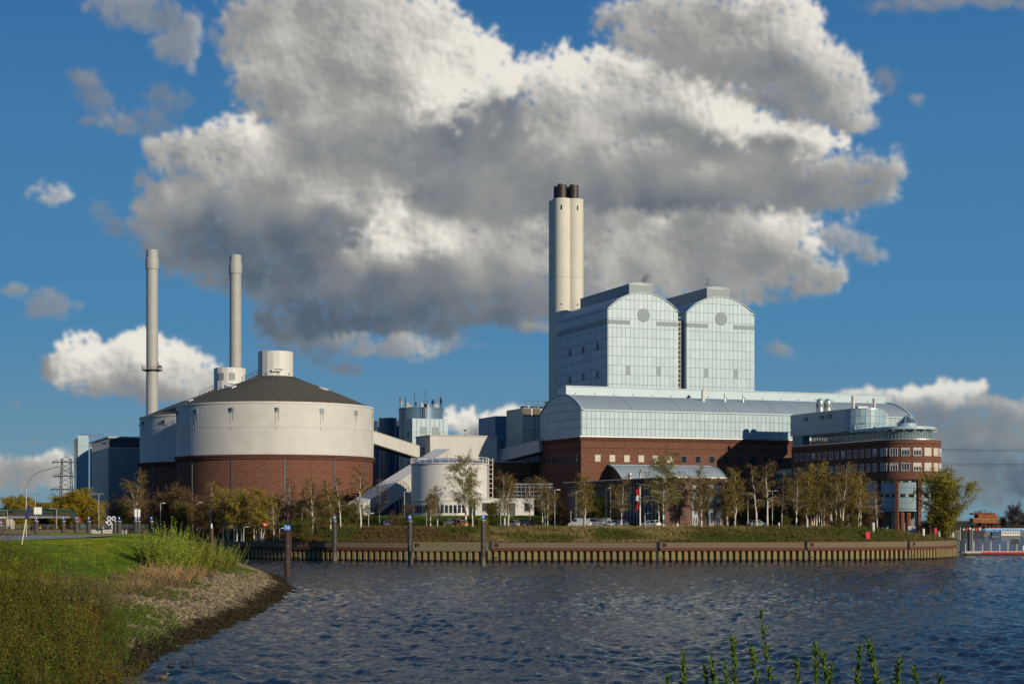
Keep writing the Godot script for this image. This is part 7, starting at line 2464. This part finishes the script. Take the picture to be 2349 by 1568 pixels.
func tuft(sd: int, n: int, h: float, r: float, w: float, droop := 0.4) -> ArrayMesh:
	rng.seed = sd
	var m := mb()
	m.tint(1, 1, 1)
	for i in n:
		var a := rng.randf() * TAU
		var p := Vector3(cos(a), 0, sin(a)) * rng.randf() * r
		var k := rng.randf_range(0.65, 1.0)
		m.col = Color(k, k, k)
		blade(m, p, p + Vector3(cos(a) * droop, 1.0, sin(a) * droop) * h * rng.randf_range(0.5, 1.1) + jitter(0.15 * h), w)
	return m.mesh()
func scatter(called: String, me: Mesh, mt: Material, xf: Array, cols: Array) -> void:
	var mm := MultiMesh.new()
	mm.transform_format = MultiMesh.TRANSFORM_3D
	mm.use_colors = true
	mm.mesh = me
	mm.instance_count = xf.size()
	for i in xf.size():
		mm.set_instance_transform(i, xf[i])
		mm.set_instance_color(i, cols[i])
	var o := MultiMeshInstance3D.new()
	o.name = called
	o.multimesh = mm
	o.material_override = mt
	add_child(o, true)
	o.set_meta("kind", "stuff")
func stone(sd: int) -> ArrayMesh:
	rng.seed = sd
	var p := []
	for v in [Vector3(1, 0, 0), Vector3(-1, 0, 0), Vector3(0, 1, 0), Vector3(0, -1, 0), Vector3(0, 0, 1), Vector3(0, 0, -1)]:
		p.append(v * rng.randf_range(0.75, 1.15) + jitter(0.3))
	var m := mb()
	m.tint(1, 1, 1)
	for f in [[0, 2, 4], [4, 2, 1], [1, 2, 5], [5, 2, 0], [4, 3, 0], [1, 3, 4], [5, 3, 1], [0, 3, 5]]:
		m.flat3(p[f[2]], p[f[1]], p[f[0]])
	return m.mesh()
func ground_tone(x: float, d: float, n: FastNoiseLite) -> float:
	return n.get_noise_2d(x, d)
func shore_plants() -> void:
	var gn := fbm(61, 0.09, 4)
	var big := fbm(62, 0.03, 3)
	# grass of the dyke
	rng.seed = 5
	var g := tuft(9, 12, 0.34, 0.22, 0.035)
	var xf := []
	var cols := []
	for i in 90000:
		var d := 66.0 + 190.0 * pow(rng.randf(), 0.8)
		var s := rng.randf_range(8.5, 34.0)
		var nz := big.get_noise_2d(s * 2.0, d)
		if s + nz * 5.0 < 8.6 and rng.randf() < 0.9:
			continue
		var x := toe(d) - s
		if x / d < -0.34 or (x < -47.0 and d > 150.0 and d < 234.0 and s > 22.0):
			continue
		var y := dyke_y(x, d)
		if y < 0.5:
			continue
		var k := rng.randf_range(0.7, 1.25) * (1.0 + 0.35 * nz + 0.55 * gn.get_noise_2d(s * 9.0, d * 7.0))
		var sz := rng.randf_range(0.7, 1.3) * (0.75 if d > 130 else 1.0) * (0.55 if s > 17.0 else 1.0)
		xf.append(Transform3D(Basis(Vector3.UP, rng.randf() * TAU).scaled(Vector3(1.2, sz, 1.2)), Vector3(x, y - 0.03, -d)))
		cols.append(Color(lerpf(0.095, 0.155, clampf(0.5 + nz, 0, 1)) * 1.1 * k, 0.195 * k, 0.018 * k))
	scatter("dyke_grass", g, M.leaf, xf, cols)
	# dead reeds washed up along the upper edge of the stones
	var dead := tuft(10, 14, 0.5, 0.4, 0.04, 1.4)
	xf = []
	cols = []
	for i in 650:
		var d := rng.randf_range(112.0, 156.0)
		var s := 9.2 + rng.randfn(0.0, 1.0) + big.get_noise_2d(d * 2.0, 9) * 2.5
		var x := toe(d) - s
		var k := rng.randf_range(0.6, 1.2)
		xf.append(Transform3D(Basis(Vector3.UP, rng.randf() * TAU) * Basis(Vector3.RIGHT, rng.randf_range(-1.3, 1.3)), Vector3(x, dyke_y(x, d) + 0.04, -d)))
		cols.append(Color(0.19 * k, 0.135 * k, 0.075 * k))
	scatter("dead_reeds", dead, M.leaf, xf, cols)
	# dark herbs under the near thicket
	xf = []
	cols = []
	for i in 9000:
		var d := rng.randf_range(64.0, 114.0)
		var x := gx(rng.randf_range(-120.0, 285.0 - absf(d - 95.0) * 0.6), d)
		var s := toe(d) - x
		if s < 1.2:
			continue
		var k := rng.randf_range(0.5, 1.2)
		var c := Color(0.062, 0.098, 0.014) if rng.randf() < 0.85 else Color(0.11, 0.06, 0.025)
		xf.append(Transform3D(Basis(Vector3.UP, rng.randf() * TAU).scaled(Vector3(1.6, rng.randf_range(0.8, 1.9), 1.6)), Vector3(x, dyke_y(x, d) - 0.02, -d)))
		cols.append(Color(c.r * k, c.g * k, c.b * k))
	scatter("undergrowth", g, M.leaf, xf, cols)
	# fresh weeds in patches on the stones' upper edge
	var weed := tuft(12, 16, 0.3, 0.35, 0.09, 0.9)
	xf = []
	cols = []
	for e in [[315, 122.0, 3.0], [360, 140.0, 4.0], [410, 158.0, 3.0], [500, 196.0, 3.0], [300, 116.0, 2.0], [520, 205.0, 3.5], [545, 222.0, 3.0], [270, 108.0, 2.0]]:
		for i in 160:
			var d: float = e[1] + rng.randfn(0.0, e[2])
			var x: float = gx(e[0], e[1]) + rng.randfn(0.0, 1.2)
			var k := rng.randf_range(0.7, 1.2)
			xf.append(Transform3D(Basis(Vector3.UP, rng.randf() * TAU), Vector3(x, dyke_y(x, d), -d)))
			cols.append(Color(0.09 * k, 0.135 * k, 0.018 * k))
	scatter("green_weeds", weed, M.leaf, xf, cols)
	# riprap: thousands of stones, wet and dark at the water
	for v in 3:
		xf = []
		cols = []
		rng.seed = 90 + v
		for i in 11000:
			var d := 56.0 + 206.0 * pow(rng.randf(), 0.75)
			var s := rng.randf_range(-0.7, 7.9 + 1.6 * big.get_noise_2d(d * 2.0, 4))
			var x := toe(d) - s
			var y := dyke_y(x, d)
			var sz := rng.randf_range(0.10, 0.22) * (1.25 if rng.randf() < 0.12 else 1.0)
			var bs := Basis(jitter(1.0).normalized(), rng.randf() * TAU).scaled(Vector3(sz, sz * 0.75, sz))
			xf.append(Transform3D(bs, Vector3(x, y + sz * 0.18, -d)))
			var k := rng.randf_range(0.5, 1.2)
			var wet := smoothstep(0.95, 0.45, y + 0.25 * gn.get_noise_2d(x * 3, d * 3))
			if rng.randf() < 0.2:
				k *= 0.45
			cols.append(Color(lerpf(0.235, 0.030, wet) * k, lerpf(0.185, 0.025, wet) * k, lerpf(0.115, 0.011, wet) * k))
		scatter("riprap_stones", stone(70 + v), M.stone_v, xf, cols)
	# rough grass and brambles on the slope of the far bank
	var rough := tuft(14, 12, 0.55, 0.4, 0.07, 0.7)
	xf = []
	cols = []
	rng.seed = 15
	for i in 16000:
		var x := rng.randf_range(-62.0, 96.0)
		var o := rng.randf_range(0.9, 7.6)
		var d := dq(x) + o
		var nz := big.get_noise_2d(x * 1.3, o * 4.0)
		var k := rng.randf_range(0.65, 1.25)
		var dry := smoothstep(-30.0, 6.0, x + nz * 40.0) * smoothstep(34.0, 8.0, x + nz * 50.0)
		var c := Color(0.16, 0.145, 0.045).lerp(Color(0.36, 0.28, 0.11), dry)
		if x < -8.0:
			c = c.lerp(Color(0.17, 0.10, 0.045), 0.7)
		if nz > 0.12:
			c = c.lerp(Color(0.09, 0.13, 0.02), 0.65)
		xf.append(Transform3D(Basis(Vector3.UP, rng.randf() * TAU).scaled(Vector3(1, rng.randf_range(0.5, 1.3), 1)), Vector3(x, bank_y(x, d) - 0.04, -d)))
		cols.append(Color(c.r * k, c.g * k, c.b * k))
	scatter("bank_scrub", rough, M.leaf, xf, cols)
	# lawn of the mound by the round tank
	xf = []
	cols = []
	for i in 14000:
		var x := rng.randf_range(-60.0, 14.0)
		var o := rng.randf_range(10.5, 46.0)
		var d := dq(x) + o
		var k := rng.randf_range(0.75, 1.2)
		xf.append(Transform3D(Basis(Vector3.UP, rng.randf() * TAU).scaled(Vector3(1.5, 0.7, 1.5)), Vector3(x, bank_y(x, d) - 0.03, -d)))
		cols.append(Color(0.095 * k, 0.15 * k, 0.016 * k))
	scatter("lawn", g, M.leaf, xf, cols)
	# shrubs of the near shore
	var o := {"called": "willow_shrub", "h": 3.6, "shoots": 130, "foot": 1.1, "fan": 0.45, "bend": 1.4, "thick": 0.016, "stem_a": Color(0.085, 0.035, 0.016), "stem_b": Color(0.10, 0.06, 0.02), "leaves": 38, "from": 0.3, "leaf": 0.12, "leaf_a": Color(0.035, 0.056, 0.008), "leaf_b": Color(0.165, 0.215, 0.028), "up": 0.5, "loose": 0.09, "bare": 0.25}
	var dark := [shrub(201, o), shrub(202, o.merged({"fan": 0.55, "shoots": 80}, true)), shrub(203, o.merged({"leaf_a": Color(0.06, 0.06, 0.01), "leaf_b": Color(0.165, 0.165, 0.022), "shoots": 120}, true))]
	var silver := shrub(204, o.merged({"leaf_a": Color(0.08, 0.105, 0.03), "leaf_b": Color(0.16, 0.18, 0.075), "shoots": 110, "bare": 0.0, "fan": 0.3}, true))
	var twigs := shrub(205, o.merged({"leaves": 16, "shoots": 60, "fan": 0.5, "thick": 0.02, "bare": 0.1, "leaf": 0.085}, true))
	var gold := shrub(206, o.merged({"leaf_a": Color(0.17, 0.12, 0.012), "leaf_b": Color(0.22, 0.15, 0.016), "h": 2.6, "leaves": 30}, true))
	var lime := {"called": "willow_shrub", "h": 3.8, "shoots": 120, "foot": 1.2, "fan": 0.4, "bend": 1.2, "thick": 0.022, "stem_a": Color(0.13, 0.12, 0.03), "stem_b": Color(0.20, 0.15, 0.06), "leaves": 46, "from": 0.35, "leaf": 0.15, "leaf_a": Color(0.17, 0.23, 0.025), "leaf_b": Color(0.27, 0.33, 0.045), "up": 0.9, "loose": 0.05}
	var lime_a := shrub(211, lime)
	var lime_b := shrub(212, lime.merged({"leaf_a": Color(0.13, 0.165, 0.022), "leaf_b": Color(0.22, 0.25, 0.035), "fan": 0.5}, true))
	var sparse := shrub(213, lime.merged({"shoots": 26, "leaves": 22, "fan": 0.8, "leaf": 0.18, "from": 0.45}, true))
	var straw := shrub(214, lime.merged({"called": "dry_grass_clump", "h": 1.6, "shoots": 150, "leaves": 4, "thick": 0.03, "stem_a": Color(0.26, 0.17, 0.08), "stem_b": Color(0.36, 0.25, 0.12), "leaf_a": Color(0.3, 0.2, 0.1), "leaf_b": Color(0.35, 0.25, 0.12), "fan": 0.8}, true))
	rng.seed = 31
	for e in [
		[20, 76, 2.7, 0, "dark olive shrub in the lower left corner of the shore"], [95, 74, 2.4, 4, "reddish twiggy shrub, second from the left at the bottom edge"], [170, 73, 2.9, 1, "dark olive shrub, third from the left at the bottom edge"], [245, 72, 2.5, 4, "reddish twiggy shrub before the stones at the bottom edge"], [315, 74, 2.6, 1, "thin dark shrub at the bottom edge beside the water"], [-40, 80, 3.1, 0, "dark shrub cut by the left edge near the bottom"],
		[50, 84, 3.0, 2, "olive shrub behind the corner shrub on the left shore"], [130, 82, 3.4, 0, "dense dark shrub in the middle of the left thicket"], [205, 81, 2.9, 4, "twiggy shrub right of the dense dark one, before the stones"], [275, 84, 2.4, 1, "slim dark shrub standing alone on the stones"], [345, 82, 1.8, 4, "lowest twiggy shrub nearest the water's edge"], [290, 71, 2.6, 4, "twiggy shrub with red stems at the bottom edge, left of the thin dark one"], [338, 76, 2.2, 4, "twiggy shrub with red stems over the wet stones"], [262, 77, 3.0, 4, "open twiggy shrub before the bare stones near the bottom"],
		[0, 94, 3.4, 2, "tall olive shrub at the left edge, halfway up the thicket"], [75, 94, 3.3, 0, "tall dark shrub left of the golden one"], [150, 93, 3.4, 1, "dark shrub just before the golden one"], [215, 94, 2.6, 4, "twiggy shrub at the thicket's right edge above the stones"],
		[30, 106, 3.4, 0, "olive shrub in the upper left of the thicket"], [105, 106, 3.1, 2, "olive shrub left of the silvery one"], [178, 103, 2.2, 5, "small golden yellow shrub in the thicket's heart"], [165, 112, 3.3, 3, "silvery green shrub, left one of two at the thicket's top"], [222, 112, 3.1, 3, "silvery green shrub, right one of two at the thicket's top"], [70, 120, 2.7, 2, "olive shrub behind the thicket's upper left"], [-10, 118, 3.0, 0, "olive shrub at the left edge behind the thicket"], [130, 124, 2.4, 4, "twiggy shrub above the silvery ones, against the grass"], [200, 124, 2.1, 4, "small twiggy shrub right above the silvery ones"], [20, 132, 1.9, 4, "highest twiggy shrub at the left, against the grass"], [250, 104, 1.9, 1, "low dark shrub at the thicket's foot above the stones"],
	]:
		var x := gx(e[0], e[1])
		copy([dark[0], dark[1], dark[2], silver, twigs, gold][e[3]], e[4], Vector3(x, dyke_y(x, e[1]) - 0.1, -e[1]), rng.randf() * TAU, e[2] / (3.6 if e[3] != 5 else 2.6), "shrubs in the near thicket")
	for e in [
		[345, 162, 3.4, 0, "bright lime green willow shrub, leftmost of the sunlit row"], [378, 160, 3.9, 0, "bright lime green willow shrub, second in the sunlit row"], [412, 166, 4.0, 0, "bright lime green willow shrub with the densest shoots in the row's middle"], [446, 178, 3.9, 1, "olive green willow shrub right of the dense middle one"], [474, 186, 3.6, 1, "olive green willow shrub below the wooden shore post"], [500, 196, 3.4, 1, "olive green willow shrub right of the wooden shore post"], [524, 206, 2.6, 1, "small olive willow shrub near the shore's tip"], [420, 182, 4.2, 1, "willow shrub behind the densest lime green one"], [385, 178, 4.2, 0, "lime green willow shrub behind the left of the row"],
	]:
		var x := gx(e[0], e[1])
		copy([lime_a, lime_b][e[3]], e[4], Vector3(x, dyke_y(x, e[1]) - 0.1, -e[1]), rng.randf() * TAU, e[2] / 3.8, "sunlit willow shrubs before the shore's tip")
	for e in [[515, 215, 3.2, "sparse arching shrub at the tip, left one of two against the dark quay"], [540, 222, 3.0, "sparse arching shrub at the tip, right one of two against the dark quay"]]:
		var x := gx(e[0], e[1])
		copy(sparse, e[3], Vector3(x, dyke_y(x, e[1]) - 0.1, -e[1]), rng.randf() * TAU, e[2] / 3.8)
	for e in [[330, 148, 1.5, "straw coloured grass clump below the leftmost lime willow"], [368, 152, 1.7, "straw coloured grass clump below the second lime willow"], [400, 157, 1.8, "straw coloured grass clump below the densest lime willow"], [436, 166, 1.6, "straw coloured grass clump below the olive willow"], [310, 138, 1.2, "low straw grass clump at the left of the dead reeds"]]:
		var x := gx(e[0], e[1])
		copy(straw, e[3], Vector3(x, dyke_y(x, e[1]) - 0.05, -e[1]), rng.randf() * TAU, e[2] / 1.6, "straw coloured grass clumps")
	for n in dark + [silver, twigs, gold, lime_a, lime_b, sparse, straw]:
		n.free()
	near_shoots()
# leafy shoots of a bush below the bridge, reaching into the picture
func near_shoots() -> void:
	rng.seed = 404
	var leaves := []
	for v in 3:
		var m := mb()
		m.tint(1, 1, 1)
		m.col = [Color(0.085, 0.15, 0.025), Color(0.12, 0.19, 0.035), Color(0.065, 0.12, 0.02)][v]
		var l := 0.062
		var w := 0.0095
		var fold := 0.004
		var a := Vector3(0, 0, 0)
		var pts := [Vector3(0, 0, 0), Vector3(l * 0.35, 0.006, 0), Vector3(l * 0.7, 0.008, 0), Vector3(l, 0.002, 0)]
		var ws := [0.0015, w, w * 0.8, 0.0]
		for i in 3:
			for s in [-1.0, 1.0]:
				var p0: Vector3 = pts[i]
				var p1: Vector3 = pts[i + 1]
				var q0: Vector3 = p0 + Vector3(0, fold, s * ws[i])
				var q1: Vector3 = p1 + Vector3(0, fold, s * ws[i + 1])
				if s > 0:
					m.quad(p0, q0, q1, p1)
				else:
					m.quad(p0, p1, q1, q0)
		leaves.append(m.mesh())
	var names := ["lowest leafy shoot at the left end of the row along the bottom edge", "leafy shoot with a side bud, second from the left along the bottom edge", "short leafy shoot, left one of the low trio", "leafy shoot in the middle of the low trio", "leafy shoot leaning right in the low trio", "tall leafy shoot right of the low trio", "broad leafy shoot left of the tallest one", "tallest leafy shoot of all, thin at its middle", "single leafy shoot just right of the tallest one", "bushy leafy shoot, left stem of the middle clump", "leafy shoot in the middle clump's centre", "leaning leafy shoot at the middle clump's right", "slim leafy shoot, left one of the tall right pair", "tall leafy shoot, right one of the tall right pair", "tiny shoot tip right of the tall pair", "leafy shoot standing alone right of the tall pair", "thin short shoot, second from the right end", "last small shoot tip at the row's right end"]
	var spots := [[1536, 1550], [1561, 1500], [1614, 1531], [1634, 1514], [1661, 1523], [1674, 1462], [1722, 1482], [1748, 1406], [1822, 1508], [1866, 1481], [1888, 1498], [1908, 1529], [1969, 1485], [1988, 1471], [2015, 1560], [2062, 1512], [2092, 1529], [2151, 1550]]
	for k in spots.size():
		var d := 21.0 + rng.randf_range(-1.2, 1.2)
		var tip := at(spots[k][0], spots[k][1], d)
		var lean := rng.randf_range(-0.16, 0.26)
		var base := Vector3(tip.x + lean, 4.6, tip.z + rng.randf_range(-0.1, 0.1))
		var t := thing("leafy_shoot", names[k], "shoot", base, 0.0, "leafy shoots along the bottom edge")
		var top := tip - base
		var pts := PackedVector3Array()
		for i in 9:
			var q := i / 8.0
			pts.append(Vector3(top.x * pow(q, 1.6), top.y * q, top.z * q) + Vector3(sin(q * 6.0 + k * 1.7) * 0.022, 0, 0))
		var st := mb()
		st.tint(0.12, 0.06, 0.03)
		st.tube(pts, 0.009, 0.003, 6)
		put("stem", st, M.bark_v, t)
		var seen := EYE - (1600.0 - 1193.0) / F * d - base.y
		var y := top.y
		var n := 0
		while y > seen and n < 110:
			var q := y / top.y
			var i := mini(int(q * 8.0), 7)
			var p := pts[i].lerp(pts[i + 1], q * 8.0 - i)
			var gap := k == 7 and fmod(y, 0.26) < 0.1
			if not gap:
				for w in 2:
					var o := piece("leaf", leaves[rng.randi() % 3], M.leaf, t, p)
					var up := rng.randf_range(0.5, 1.25) if y < top.y - 0.03 else 1.3
					o.rotation = Vector3(rng.randf_range(-0.4, 0.4), rng.randf() * TAU, up)
					o.scale = Vector3.ONE * rng.randf_range(1.2, 2.1) * (0.7 if y > top.y - 0.06 else 1.0)
			n += 1
			y -= rng.randf_range(0.011, 0.022)
func water_things() -> void:
	# ducks near the left shore
	for e in [[392, 1528, 0.4, "dark duck on the water, left one of three near the stones"], [422, 1532, 2.4, "dark duck on the water, middle of three near the stones"], [438, 1521, 1.0, "dark duck on the water, right one of three near the stones"], [374, 1555, 0.0, "duck with a pale side resting at the water's edge"]]:
		var d: float = 8.0 * F / (e[1] - 1193.0 + 3.0)
		var t := thing("duck", e[3], "duck", Vector3(gx(e[0], d), 0.08, -d), e[2], "ducks near the left shore")
		var b := mb()
		b.t = Transform3D(Basis(Vector3(0, 1, 0), Vector3(1, 0, 0), Vector3(0, 0, -1)), Vector3(-0.22, 0.07, 0))
		b.lathe(PackedVector2Array([Vector2(0.0, 0.0), Vector2(0.05, 0.04), Vector2(0.105, 0.14), Vector2(0.115, 0.26), Vector2(0.08, 0.37), Vector2(0.0, 0.43)]), 12)
		b.t = Transform3D.IDENTITY
		b.tube(PackedVector3Array([Vector3(0.13, 0.1, 0), Vector3(0.18, 0.2, 0), Vector3(0.19, 0.25, 0)]), 0.05, 0.04, 8)
		b.t = Transform3D(Basis.IDENTITY, Vector3(0.2, 0.28, 0))
		b.lathe(PackedVector2Array([Vector2(0.0, -0.06), Vector2(0.05, -0.03), Vector2(0.058, 0.0), Vector2(0.045, 0.04), Vector2(0.0, 0.06)]), 10)
		b.t = Transform3D.IDENTITY
		b.beam(Vector3(-0.2, 0.12, 0), Vector3(-0.3, 0.17, 0), 0.08, 0.03)
		put("body", b, M.black if e[0] != 374 else M.pile_low, t)
		var k := mb()
		k.beam(Vector3(0.25, 0.27, 0), Vector3(0.32, 0.26, 0), 0.04, 0.02)
		put("bill", k, M.white_seam, t)
	# a bird in the air
	var p := at(1066, 987, 300)
	var bd := mb()
	bd.t = Transform3D(Basis(Vector3(0, 1, 0), Vector3(1, 0, 0), Vector3(0, 0, -1)), Vector3(-0.2, 0, 0))
	bd.lathe(PackedVector2Array([Vector2(0, 0), Vector2(0.07, 0.1), Vector2(0.09, 0.25), Vector2(0.05, 0.38), Vector2(0, 0.45)]), 8)
	bd.t = Transform3D.IDENTITY
	for s in [-1.0, 1.0]:
		bd.beam(Vector3(0, 0.03, 0.05 * s), Vector3(-0.03, 0.2, 0.28 * s), 0.22, 0.03)
		bd.beam(Vector3(-0.03, 0.2, 0.28 * s), Vector3(-0.14, 0.12, 0.6 * s), 0.14, 0.02)
	var o := put("bird", bd, M.black, self, p)
	o.rotation.y = 0.6
	tag(o, "small dark bird flying before the low cloud between the two blue blocks", "bird")
	# steam over the vents
	rng.seed = 8
	for e in [[1198, 1012, 470.0, 14, Vector3(-0.3, 0.6, 0), 0.7, 0.6, "thin white steam rising from the vent pipe before the blue block"], [1474, 652, 475.0, 18, Vector3(0.12, 0.22, 0), 0.9, 0.22, "faint grey steam over the left tower's ridge ventilator"], [1623, 660, 475.0, 14, Vector3(0.05, 0.4, 0), 0.7, 0.3, "faint grey steam over the right tower's ridge ventilator"]]:
		var t := thing("steam", e[7], "steam", at(e[0], e[1], e[2]))
		var fm := FogMaterial.new()
		fm.albedo = Color(0.9, 0.9, 0.92)
		fm.density = e[6]
		for k in int(e[3]):
			var f := FogVolume.new()
			f.name = "puff"
			f.shape = RenderingServer.FOG_VOLUME_SHAPE_ELLIPSOID
			var r: float = e[5] * rng.randf_range(0.6, 1.2) * (0.6 + 0.05 * k)
			f.size = Vector3(r * 2, r * 1.8, r * 2)
			f.material = fm
			t.add_child(f, true)
			f.position = e[4] * k * e[5] * 0.75 + jitter(e[5] * 1.3)
